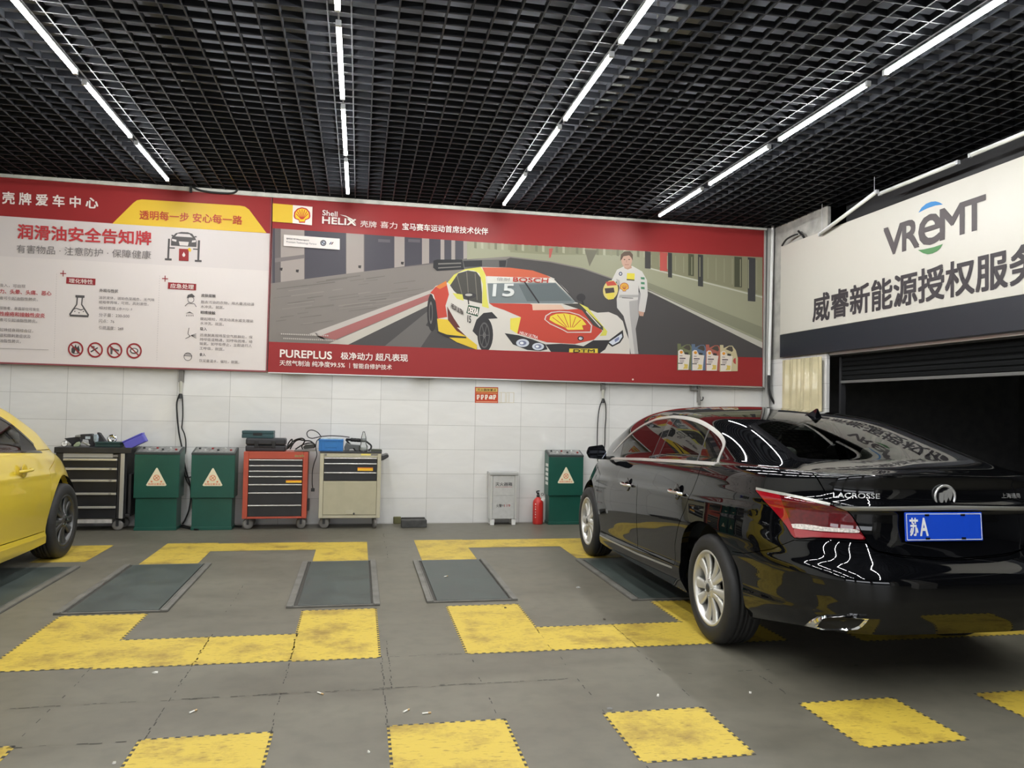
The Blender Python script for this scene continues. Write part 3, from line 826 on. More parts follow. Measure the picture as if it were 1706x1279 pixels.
    z(BK, [(1322, 640), (1440, 552), (1446, 605), (1420, 645), (1365, 672)]); z((200, 204, 214), [(1340, 640), (1432, 578), (1436, 602), (1412, 636), (1368, 660)]); z((120, 126, 160), [(1380, 620), (1412, 600), (1414, 620), (1386, 640)])
    z((222, 196, 70), [(1060, 685), (1262, 685), (1262, 722), (1057, 717)])
    A.e((40, 40, 44), 1140, 612, 22, 17, Z4); A.e((210, 210, 214), 1140, 612, 13, 10, Z4); A.p((70, 90, 150), [Z4(1140, 602), Z4(1152, 612), Z4(1140, 612)])
    # flank
    z((98, 50, 46), [(192, 385), (240, 470), (300, 560), (400, 625), (405, 690), (300, 640), (200, 520)])
    z((218, 186, 60), [(120, 472), (195, 478), (260, 560), (330, 600), (405, 650), (402, 692), (262, 640), (130, 560)])
    z(BK, [(122, 560), (190, 585), (325, 600), (330, 612), (190, 605), (122, 572)])
    z((206, 200, 192), [(262, 535), (330, 540), (420, 610), (405, 660), (330, 600)])
    z((50, 84, 62), [(342, 375), (424, 392), (410, 458), (328, 432)])
    z(BK, [(372, 560), (400, 480), (450, 432), (510, 425), (552, 470), (485, 474), (440, 510), (410, 600)])
    A.e(BK, 462, 585, 56, 122, Z4); A.e((92, 90, 90), 456, 590, 38, 92, Z4); A.e(BK, 456, 590, 32, 80, Z4); A.e((120, 116, 114), 456, 590, 10, 22, Z4)
    for k in range(6):
        a = k * PI / 3; A.l((92, 90, 90), (456, 590), (456 + 33 * math.cos(a), 590 + 82 * math.sin(a)), 1.2, Z4)
    A.p(RED, [(447.8, 569), (850, 584), (1270.2, 595.6), br, bl])
    A.e((60, 58, 60), 352, 308, 46, 21, Z4); A.e((170, 166, 160), 345, 303, 26, 9, Z4); A.l(BK, (340, 325), (345, 370), 2, Z4)
    A.e((56, 54, 56), 1143, 322, 32, 28, Z4); A.l(BK, (1150, 345), (1160, 372), 3, Z4)
    A.l(BK, (738, 205), (845, 362), 2.4, Z4)
    # ----- the driver in a white race suit
    d = lambda c_, pts, sm=0: A.p(c_, pts, sm, Z3)
    SU, SH = (198, 194, 190), (166, 162, 160)
    d(SU, [(660, 405), (700, 385), (755, 382), (815, 415), (845, 470), (850, 560), (832, 665), (800, 690), (792, 640), (806, 560), (792, 500), (795, 690), (775, 770), (792, 925), (745, 925), (725, 780), (700, 690), (660, 640), (658, 585), (676, 520), (665, 470), (640, 490), (622, 480)])
    d(SH, [(735, 600), (795, 590), (795, 690), (775, 770), (792, 925), (770, 925), (750, 770), (740, 690)])
    d(SH, [(676, 560), (796, 560), (795, 575), (672, 578)]); d((150, 146, 146), [(795, 540), (806, 560), (794, 640), (790, 700), (788, 600)])
    d((186, 146, 128), [(792, 660), (828, 668), (822, 692), (800, 690)])
    d((178, 140, 122), [(700, 372), (745, 372), (752, 394), (726, 404), (706, 396)])
    A.e((190, 152, 134), 720, 346, 33, 48, Z3); A.p((98, 80, 68), [Z3(*q) for q in ((680, 350), (684, 312), (705, 292), (740, 290), (758, 312), (757, 350), (748, 330), (735, 316), (700, 322), (690, 340))])
    for x in (706, 735): A.e((80, 60, 54), x, 342, 5, 3, Z3, 10)
    A.l((150, 104, 92), (708, 374), (734, 374), 0.9, Z3); A.l((160, 120, 104), (720, 345), (718, 360), 0.9, Z3)
    d(SH, [(655, 460), (676, 470), (680, 500), (660, 500)])
    d((216, 200, 70), [(722, 425), (770, 428), (768, 466), (720, 462)]); d((80, 76, 60), [(720, 462), (768, 466), (767, 474), (719, 470)])
    A.e((50, 60, 90), 682, 430, 11, 12, Z3); A.e((190, 190, 194), 682, 430, 6, 7, Z3)
    A.shell(*Z3(705, 512), 7.4, 7.6, cols=((170, 84, 60), (224, 178, 70)))
    d((90, 86, 86), [(690, 576), (760, 579), (760, 583), (690, 580)])
    A.e((206, 190, 120), 620, 530, 46, 60, Z3, rot=0.2); d((190, 80, 66), [(590, 480), (640, 474), (660, 500), (600, 505)]); d((70, 60, 60), [(583, 520), (640, 515), (645, 545), (590, 552)]); d((214, 196, 80), [(590, 552), (645, 546), (640, 585), (605, 590)])
    for i in range(3): d((80, 130, 100), [(806 + i, 450 + i * 30), (830, 452 + i * 30), (831, 466 + i * 30), (808, 464 + i * 30)])
    # ----- four oil cans
    Z8 = lambda x, y: (1110 + x / 12.186, 560 + y / 12.186)
    for i, c_ in enumerate(((112, 116, 84), (96, 112, 136), (166, 96, 84), (196, 184, 148))):
        o = i * 288 + 220; yo = i * 9
        g = lambda pts, c2: A.p(c2, [(o + x, y + yo) for x, y in pts], 0, Z8)
        g([(5, 150), (75, 150), (80, 215), (190, 165), (260, 165), (330, 260), (370, 420), (365, 680), (0, 690), (10, 270)], c_)
        g([(120, 235), (190, 180), (255, 182), (275, 260), (250, 290)], (78, 72, 66))
        if i == 3: g([(285, 430), (325, 410), (330, 540), (290, 520), (270, 480)], (178, 76, 70))
        g([(22, 300), (60, 270), (110, 275), (150, 360), (265, 380), (250, 470), (230, 680), (20, 680)], (222, 212, 202))
        g([(160, 320), (235, 335), (225, 375), (155, 365)], (60, 58, 58))
        for k, (y, w) in enumerate(((390, 60), (435, 120), (478, 95), (510, 90))): g([(50, y), (50 + w, y + 3), (50 + w, y + (26 if k == 1 else 14)), (50, y + (23 if k == 1 else 11))], (96, 84, 90))
        g([(20, 540), (120, 540), (110, 560), (20, 558)], (80, 76, 74))
        g([(140, 560), (220, 570), (215, 660), (120, 660), (150, 610)], (214, 186, 96))
        A.shell(*Z8(o + 85, 325 + yo), 2.6, 2.6)
    A.e((236, 214, 206), 1054.3, 632, 1.6, 1.6, n=10)
    # logo panels of the header
    A.p(YEL, [(454.4, 338.5), (488, 341.5), (487.4, 371.5), (453.9, 369)]); A.p(WHT, [(488, 341.5), (520.6, 344.5), (519.6, 375.2), (487.4, 371.5)])
    A.shell(503.2, 358.4, 13.6, 13.4)
    A.p((226, 218, 214), [(472.8, 390.6), (566, 397.6), (566, 416), (472.4, 409.4)])
    A.e((50, 52, 60), 538.6, 404.6, 5, 5); A.ring((190, 190, 194), 538.6, 404.6, 2.9, 3.5); A.p((200, 206, 220), [(538.6, 401.8), (541.4, 404.6), (538.6, 404.6)]); A.p((200, 206, 220), [(538.6, 407.4), (535.8, 404.6), (538.6, 404.6)])
    A.p((70, 76, 110), [(548, 407), (551, 403), (553, 403), (550, 407.2)]); A.p((96, 66, 70), [(551, 407.2), (554, 403.2), (556, 403.2), (553, 407.4)])
    # swoosh of the product name
    A.p(WHT, [Z2(500, 148), Z2(540, 155), Z2(585, 178), Z2(610, 214), Z2(585, 190), Z2(545, 165)])
    A.build('printed_picture', t)
    A = Art(lambda layer: mk(100 + layer), 0.05)
    A.t(WHT, 'Shell', [(537.5, 349.5), (562.2, 352.5), (562, 361), (537.3, 358.2)], 0.015)
    A.t(WHT, 'HELIX', [(537.2, 360.6), (593.5, 365.5), (593, 375.6), (536.9, 371.8)], 0.035)
    A.t(WHT, '壳牌', [(600.5, 367), (627.5, 369), (627.2, 380), (600.2, 377.6)], 0.0)
    A.t(WHT, '喜力', [(633.8, 368.4), (662, 370.4), (661.7, 381.4), (633.5, 379.4)], 0.0)
    A.t(WHT, '宝马赛车运动首席技术伙伴', [(670.6, 371), (813.2, 379.8), (812.9, 391), (670.3, 382.5)], 0.014)
    A.t((84, 80, 84), 'BMW M Motorsport', [(477.5, 396), (515, 399), (515, 402.4), (477.5, 399.4)], 0.015)
    A.t((110, 106, 110), 'Premium Technology Partner', [(477.3, 401), (528, 405), (528, 409), (477.2, 405)], 0.0)
    A.t(WHT, 'PUREPLUS', [(466.8, 582), (552.8, 585.8), (552.6, 598.4), (466.5, 594.6)], 0.025)
    A.t(WHT, '极净动力 超凡表现', [(568, 586.4), (679.4, 590.2), (679.2, 602.4), (567.7, 598.4)], 0.014)
    A.t(WHT, '天然气制油 纯净度99.5%', [(466, 599.6), (574.6, 603.2), (574.4, 612.6), (465.7, 608.6)], 0.01)
    A.t(WHT, '智能自修护技术', [(588.4, 604.8), (652.8, 607.4), (652.6, 616), (588.2, 613.4)], 0.01)
    A.l(WHT, (582.6, 604.6), (582.4, 613), 0.8)
    for (x0, y0, x1) in ((468, 556, 546), (472, 563.5, 574)):
        x = x0
        while x < x1:
            A.l((188, 180, 174), (x, y0 + (x - x0) * 0.04), (x + 2, y0 + (x - x0) * 0.04), 2.2); x += 3.2
    A.t((178, 62, 52), 'BOSCH', [Z4(662, 178), Z4(912, 186), Z4(908, 218), Z4(660, 208)], 0.03)
    A.t((150, 146, 142), '倍耐', [Z4(545, 178), Z4(640, 182), Z4(638, 206), Z4(543, 202)], 0.01)
    A.t((210, 212, 210), '15', [Z4(522, 228), Z4(668, 226), Z4(665, 312), Z4(515, 312)], 0.03)
    A.t((56, 54, 54), '15', [Z4(338, 448), Z4(362, 455), Z4(360, 504), Z4(336, 496)], 0.02)
    A.t(WHT, 'DEKRA', [Z4(346, 388), Z4(416, 402), Z4(408, 446), Z4(338, 428)], 0.02)
    A.t((60, 50, 50), 'HELIX ULTRA', [Z4(222, 362), Z4(308, 415), Z4(306, 448), Z4(220, 395)], 0.02)
    A.t(WHT, 'HELIX ULTRA', [Z4(710, 560), Z4(838, 596), Z4(834, 616), Z4(706, 580)], 0.01)
    A.t(BK, 'DTM', [Z4(1090, 690), Z4(1240, 690), Z4(1240, 712), Z4(1088, 712)], 0.03)
    A.build('lettering', t)
racing_board()

# ---- pale capping strip between billboards and ceiling
def capping():
    mb = MB()
    for a, b, h in (((-330, 263), (452, 322.5), 0.05), ((452, 322.5), (1276, 378), 0.05)):
        A_, B_ = at(*a, 1, 9.47), at(*b, 1, 9.47)
        mb.prism([(A_.x, 9.44, A_.z - h), (B_.x, 9.44, B_.z - h), (B_.x, 9.44, B_.z), (A_.x, 9.44, A_.z)], (0, 0.085, 0))
    return mb.build('trim_1', mat('capping_paint', (0.66, 0.65, 0.6), 0.6, var=0.2, vscale=9))
st(capping(), 'pale painted capping strip above the billboards', 'trim')

# ---- the shop sign over the right opening
def shop_sign():
    x = SIGN_X
    y1, y0 = 9.2, 2.3
    t = thing('shop_sign', (x + 0.13, (y0 + y1) / 2, 2.17), 'white shop sign box with grey lettering over the dark right opening', 'sign')
    c = Vector((x + 0.13, (y0 + y1) / 2, 2.17))
    zl, zm, zt = 2.172, 2.47, 3.635
    mb = MB(); mb.box(-0.13, 0.13, y0 - c.y, y1 - c.y, zm - c.z, zt - c.z); mb.build('sign_face', mat('sign_white', rgb(222, 218, 208, 0.8), 0.35), t, 0.006)
    mb = MB(); mb.box(-0.132, 0.13, y0 - c.y, y1 - c.y, zl - c.z, zm - c.z - 0.002); mb.build('lower_band', mat('sign_dark', rgb(31, 35, 44), 0.4), t, 0.006)
    mb = MB(); mb.box(-0.05, 0.13, y0 - c.y, y1 - c.y, zl - c.z - 0.03, zl - c.z - 0.001); mb.build('bottom_rail', M_ALU, t)
    mk = lambda layer: (lambda px, py: at(px, py, 0, x - 0.003 - 0.0003 * layer) - c)
    Z = lambda a, b: (1280 + a / 2.664, 220 + b / 2.664)
    A = Art(mk, 1, (-1, 0, 0))
    G = (86, 80, 82)
    top = lambda q: 431 - 0.337 * (q - 514); bot = lambda q: 551 - 0.292 * (q - 514)
    def letter(s, a, b, bold=0.03, up=0.0, dn=0.0, lean=0):
        A.t(G, s, [Z(a + lean, top(a) - up), Z(b + lean, top(b) - up), Z(b, bot(b) + dn), Z(a, bot(a) + dn)], bold)
    letter('V', 514, 600); letter('R', 596, 668); letter('e', 668, 764, 0.022, -4, 6); letter('M', 764, 868); letter('T', 866, 962)
    A.p((60, 128, 186), [(666, 358), (680, 335), (700, 318), (722, 309), (742, 307), (760, 312), (775, 321), (740, 326), (705, 338)], 0, Z)
    A.p((82, 132, 84), [(664, 523), (690, 520), (735, 510), (775, 496), (764, 514), (748, 529), (728, 539), (706, 542), (686, 537)], 0, Z)
    A.build('emblem', t)
    # the service line: nine evenly spaced characters
    L, R_ = at(*Z(199, 783), 0, x), at(*Z(1058, 612), 0, x)
    zt_, zb_ = at(*Z(1000, 533), 0, x).z, at(*Z(1000, 697), 0, x).z
    w = (L.y - R_.y) / 8.0 * 9.03
    mb = MB()
    text_on(mb, '威睿新能源授权服务', [(0, 1), (1, 1), (1, 0), (0, 0)], lambda u, v: Vector((x - 0.0035, L.y - u * w, zb_ + (zt_ - zb_) * v)) - c, 0, 0.022, (-1, 0, 0))
    mb.build('lettering', ink(62, 58, 62), t)
shop_sign()

# unlit tubes above the sign
for i, (a, b, lab) in enumerate((((1465, 325), (1597, 273), 'unlit white LED tube above the shop sign, middle of three'), ((1620, 262), (1752, 205), 'unlit white LED tube above the shop sign, cut by the picture edge'))):
    A_, B_ = at(*a, 2, 3.8), at(*b, 2, 3.8)
    o = make_tube(lab, 'unlit LED tubes above the shop sign', False, (A_ - B_).length)
    o.location = (A_ + B_) / 2 - Vector((0, 0, 0.01)); o.location.z = 3.8
o = make_tube('unlit LED tube hanging aslant above the sign, nearest the corner pillar', 'unlit LED tubes above the shop sign', False, 1.2)
A_, B_ = at(1377, 384, 0, 5.33), at(1447, 332, 0, 5.25)
o.location = (A_ + B_) / 2
d_ = (A_ - B_).normalized()
o.rotation_euler = d_.to_track_quat('Y', 'Z').to_euler()
bpy.context.view_layer.update()
_inv = o.matrix_world.inverted()
for k_ in (0.55, -0.55):
    p_ = o.location + d_ * k_
    mb = MB(); mb.cyl(_inv @ Vector((p_.x, p_.y, p_.z + 0.02)), _inv @ Vector((p_.x, p_.y, 3.945)), 0.003, n=6); mb.build('hanging_wire', M_CAP, o)

# ---- fire point sticker on the tiles
def fire_sticker():
    c = at(811, 670, 1, WALL_Y)
    t = thing('fire_point_sticker', c, 'small red and yellow fire point sticker on the white tiles', 'sticker')
    mk = lambda layer: (lambda px, py: at(px, py, 1, WALL_Y - 0.002 - 0.0003 * layer) - c)
    A = Art(mk); Z = lambda x, y: (640 + x / 4.737, 630 + y / 4.737)
    A.p((196, 74, 46), [(717, 68), (900, 71), (899, 196), (716, 193)], 0, Z)
    A.p((236, 204, 120), [(724, 75), (894, 78), (894, 108), (724, 105)], 0, Z)
    A.p((228, 170, 140), [(724, 181), (893, 184), (893, 190), (724, 187)], 0, Z)
    A.l((240, 190, 120), (724, 116), (893, 119), 0.7, Z)
    for i in range(5):
        a = 731 + i * 32.4
        A.p((236, 226, 214), [(a, 130), (a + 22, 130), (a + 22, 152), (a + 14, 154), (a + 12, 168), (a, 167)] if i != 3 else [(a - 2, 150), (a + 8, 132), (a + 26, 134), (a + 28, 165), (a - 2, 164)], 0, Z)
        A.p((196, 74, 46), [(a + 8, 138), (a + 14, 138), (a + 12, 148), (a + 8, 148)], 0, Z)
    A.build('printed_face', t)
    A = Art(lambda l: mk(10 + l), 0.05)
    A.t((120, 84, 40), '灭火器放置点', [Z(735, 81), Z(884, 84), Z(884, 103), Z(735, 100)], 0.02)
    A.build('lettering', t)
    # worn remains of two labels beside it
    for x0, x1, lab in ((908, 958, 'left pale outline of a removed label beside the fire sticker'), (966, 1024, 'right pale outline of a removed label beside the fire sticker')):
        a, b = at(*Z(x0, 110), 1, WALL_Y - 0.002), at(*Z(x1, 195), 1, WALL_Y - 0.002)
        mb = MB(); w = 0.006
        for q in ((a.x, b.x, b.z, b.z + w), (a.x, b.x, a.z - w, a.z), (a.x, a.x + w, b.z, a.z), (b.x - w, b.x, b.z, a.z), ((a.x + b.x) / 2 - 0.02, (a.x + b.x) / 2 - 0.012, b.z, a.z)):
            mb.box(q[0], q[1], WALL_Y - 0.003, WALL_Y, q[2], q[3])
        tag(mb.build('label_remains', mat('glue_mark', (0.66, 0.6, 0.46), 0.6)), lab, 'sticker')
fire_sticker()
# ================================================================ cars
from mathutils.bvhtree import BVHTree
def tab(T):
    """smooth monotone interpolation through a table"""
    xs, ys = [p[0] for p in T], [p[1] for p in T]
    n = len(xs)
    d = [(ys[i + 1] - ys[i]) / (xs[i + 1] - xs[i]) for i in range(n - 1)]
    m = [d[0]] + [0 if d[i - 1] * d[i] <= 0 else 2 * d[i - 1] * d[i] / (d[i - 1] + d[i]) for i in range(1, n - 1)] + [d[-1]]
    def f(x):
        if x <= xs[0]: return ys[0]
        if x >= xs[-1]: return ys[-1]
        i = 0
        while x > xs[i + 1]: i += 1
        h = xs[i + 1] - xs[i]; t = (x - xs[i]) / h
        return ys[i] * (1 + 2 * t) * (1 - t) ** 2 + m[i] * h * t * (1 - t) ** 2 + ys[i + 1] * t * t * (3 - 2 * t) + m[i + 1] * h * t * t * (t - 1)
    return f
# sedan body: l forward from the rear axle, w to the car's left, z up
XR = tab([(0.24, -0.95), (0.33, -1.05), (0.42, -1.105), (0.52, -1.125), (0.60, -1.122), (0.645, -1.10), (0.68, -1.06), (0.72, -1.035), (0.80, -1.0), (0.88, -0.985), (0.938, -0.985), (0.955, -1.005), (0.972, -1.01), (0.99, -0.99), (1.05, -0.975), (1.10, -0.985), (1.14, -0.992)])
XF = tab([(0.2, 3.66), (0.3, 3.78), (0.45, 3.83), (0.6, 3.83), (0.7, 3.79), (0.8, 3.7), (0.95, 3.55)])
ZB = tab([(-1.1, 0.325), (-0.9, 0.33), (-0.4, 0.26), (0.5, 0.2), (2.4, 0.2), (3.3, 0.2), (3.8, 0.2)])
ZS = tab([(-1.02, 1.122), (-0.85, 1.122), (-0.5, 1.125), (0.0, 1.105), (0.5, 1.085), (1.1, 1.055), (1.8, 1.015), (2.35, 0.985), (2.8, 0.945), (3.2, 0.88), (3.5, 0.80), (3.75, 0.70)])
YW = tab([(0.0, 0.852), (0.02, 0.868), (0.06, 0.884), (0.12, 0.897), (0.2, 0.911), (0.3, 0.922), (0.4, 0.925), (0.5, 0.918), (0.6, 0.905), (0.68, 0.898), (0.72, 0.905), (0.78, 0.9), (0.85, 0.87), (0.95, 0.82)])
TZ = tab([(-1.02, 1.122), (-0.99, 1.133), (-0.8, 1.142), (-0.62, 1.158), (-0.54, 1.188), (-0.3, 1.272), (0.0, 1.362), (0.2, 1.413), (0.32, 1.435), (0.5, 1.457), (0.8, 1.478), (1.2, 1.492), (1.5, 1.492), (1.8, 1.478), (2.0, 1.455), (2.2, 1.41), (2.5, 1.295), (2.8, 1.17), (3.1, 1.045), (3.2, 1.02), (3.4, 0.965), (3.6, 0.88), (3.8, 0.74)])
KDZ = tab([(-1.0, 0.006), (-0.62, 0.012), (-0.3, 0.016), (0.2, 0.016), (1.2, 0.012), (2.2, 0.02), (2.8, 0.03), (3.2, 0.03), (3.8, 0.03)])
KY = tab([(-1.0, 0.6), (-0.62, 0.665), (-0.3, 0.655), (0.0, 0.65), (0.3, 0.65), (1.2, 0.665), (2.0, 0.66), (2.5, 0.68), (3.1, 0.72), (3.4, 0.66), (3.8, 0.45)])
def smoothed(f, x0, x1, sig):
    """the same curve with its kinks rounded off, so that reflections run clean"""
    h = 0.01
    n = int((x1 - x0) / h)
    k = int(3 * sig / h)
    wts = [math.exp(-0.5 * (i * h / sig) ** 2) for i in range(-k, k + 1)]
    W_ = sum(wts)
    raw = [f(x0 + i * h) for i in range(-k, n + k + 1)]
    ext = [raw[max(k, min(n + k, i))] for i in range(len(raw))]
    val = []
    for i in range(n + 1):
        lim_ = min(k, i, n - i)                     # symmetric window keeps the end values
        s_ = sum(ext[i + k + j] * wts[j + k] for j in range(-lim_, lim_ + 1)); w_ = sum(wts[j + k] for j in range(-lim_, lim_ + 1))
        val.append(s_ / w_)
    def g(x):
        t = min(max((x - x0) / h, 0), n - 1e-6); i = int(t); t -= i
        return val[i] * (1 - t) + val[i + 1] * t
    return g
TZ = smoothed(TZ, -1.02, 3.8, 0.07)
ZS = smoothed(ZS, -1.02, 3.75, 0.1)
KDZ = smoothed(KDZ, -1.0, 3.8, 0.12)
KY = smoothed(KY, -1.0, 3.8, 0.15)
ZB = smoothed(ZB, -1.1, 3.8, 0.1)
XM, PR, PF = 1.35, 4.7, 3.2
NV, NB, NK = 64, 5, 40
def sedan_point(xi, v):
    """lower body row: xi -1 rear .. 1 front, v 0 bottom .. 1 shoulder"""
    l = XM + xi * 2.4
    for _ in range(4):
        z = ZB(l) + v * (ZS(l) - ZB(l))
        l = XM + xi * ((XM - XR(z)) if xi < 0 else (XF(z) - XM))
    p = PR if xi < 0 else PF
    k = max(0.0, 1 - abs(xi) ** p) ** (1 / p)
    w = YW(ZS(l) - z)
    # rear haunch and a soft body crease along the doors
    w += 0.012 * math.exp(-((l - 0.0) / 0.55) ** 2 - ((z - 0.72) / 0.13) ** 2) + 0.012 * math.exp(-((l - 2.83) / 0.5) ** 2 - ((z - 0.7) / 0.13) ** 2)
    cz = 0.80 + 0.055 * (1.6 - l) / 1.6 + 0.02
    w += 0.006 * math.exp(-((z - cz) / 0.025) ** 2) * (1 if -0.5 < l < 2.6 else 0)
    return Vector((l, w * k, z))
def sedan_grid():
    xis = []
    n = 24
    for i in range(n): 
        e = 0.90 * i / n
        xis.append(-(1 - e ** PR) ** (1 / PR))
    x0 = (1 - 0.90 ** PR) ** (1 / PR); x1 = (1 - 0.88 ** PF) ** (1 / PF)
    m = 150
    for i in range(m + 1): xis.append(-x0 + (x0 + x1) * i / m)
    for i in range(15, -1, -1):
        e = 0.88 * i / 16
        xis.append((1 - e ** PF) ** (1 / PF))
    rows = []
    for xi in xis:
        R = [sedan_point(xi, j / NV) for j in range(NV + 1)]
        S = R[-1]; l, ys, zs = S
        f = min(1.0, ys / 0.5)
        tz = max(TZ(l), zs)
        ky = min(KY(l), ys * 0.86); kz = max(tz - KDZ(l) * f, zs)
        B = Vector((l, ys - 0.03 * f, zs + 0.010 * f)); K = Vector((l, ky, kz)); T = Vector((l, 0, tz))
        C = Vector((l, ys - 0.006 * f, zs + 0.009 * f))
        for j in range(1, NB + 1):
            t = j / NB
            R.append(S * (1 - t) ** 2 + C * 2 * t * (1 - t) + B * t * t)
        wt = 3.0
        for j in range(1, NK + 1):
            t = j / NK
            a, b, c = (1 - t) ** 2, 2 * wt * t * (1 - t), t * t
            R.append((B * a + K * b + T * c) / (a + b + c))
        R[-1].y = 0.0
        rows.append(R)
    return rows

PROJ = {'side': (lambda v: (v.x, v.z), Vector((0, 1, 0)), lambda a, b: Vector((b[1] - a[1], 0, -(b[0] - a[0]))), lambda p: Vector((p[0], 0, p[1]))),
        'rear': (lambda v: (v.y, v.z), Vector((-1, 0, 0)), lambda a, b: Vector((0, b[1] - a[1], -(b[0] - a[0]))), lambda p: Vector((0, p[0], p[1]))),
        'top': (lambda v: (v.x, v.y), Vector((0, 0, 1)), lambda a, b: Vector((b[1] - a[1], -(b[0] - a[0]), 0)), lambda p: Vector((p[0], p[1], 0))),
        'diag': (lambda v: ((v.x + v.y) * 0.70710678, v.z), Vector((-0.70710678, 0.70710678, 0)), lambda a, b: Vector(((b[1] - a[1]) * 0.70710678, (b[1] - a[1]) * 0.70710678, -(b[0] - a[0]))), lambda p: Vector((p[0] * 0.70710678, p[0] * 0.70710678, p[1])))}
def in_poly(p, poly):
    x, y = p; c = False; n = len(poly)
    for i in range(n):
        (x0, y0), (x1, y1) = poly[i], poly[i - 1]
        if (y0 > y) != (y1 > y) and x < (x1 - x0) * (y - y0) / (y1 - y0) + x0: c = not c
    return c
def offset_poly(poly, d):
    """grow (d > 0) or shrink a closed polygon"""
    n = len(poly)
    A = sum(poly[i - 1][0] * poly[i][1] - poly[i][0] * poly[i - 1][1] for i in range(n))
    s = 1 if A > 0 else -1
    out = []
    for i in range(n):
        p, q, r = poly[i - 1], poly[i], poly[(i + 1) % n]
        def nr(a, b):
            L = math.hypot(b[0] - a[0], b[1] - a[1]) or 1e-9
            return ((b[1] - a[1]) / L * s, -(b[0] - a[0]) / L * s)
        n1, n2 = nr(p, q), nr(q, r)
        nx, ny = n1[0] + n2[0], n1[1] + n2[1]; L = math.hypot(nx, ny) or 1
        k = d / max(0.35, (L / 2)) / L
        out.append((q[0] + nx * k, q[1] + ny * k))
    return out
def smooth_poly(pts, sub):
    return [(v.x, v.y) for v in spline([Vector(p) for p in pts], sub, True)] if sub else list(pts)

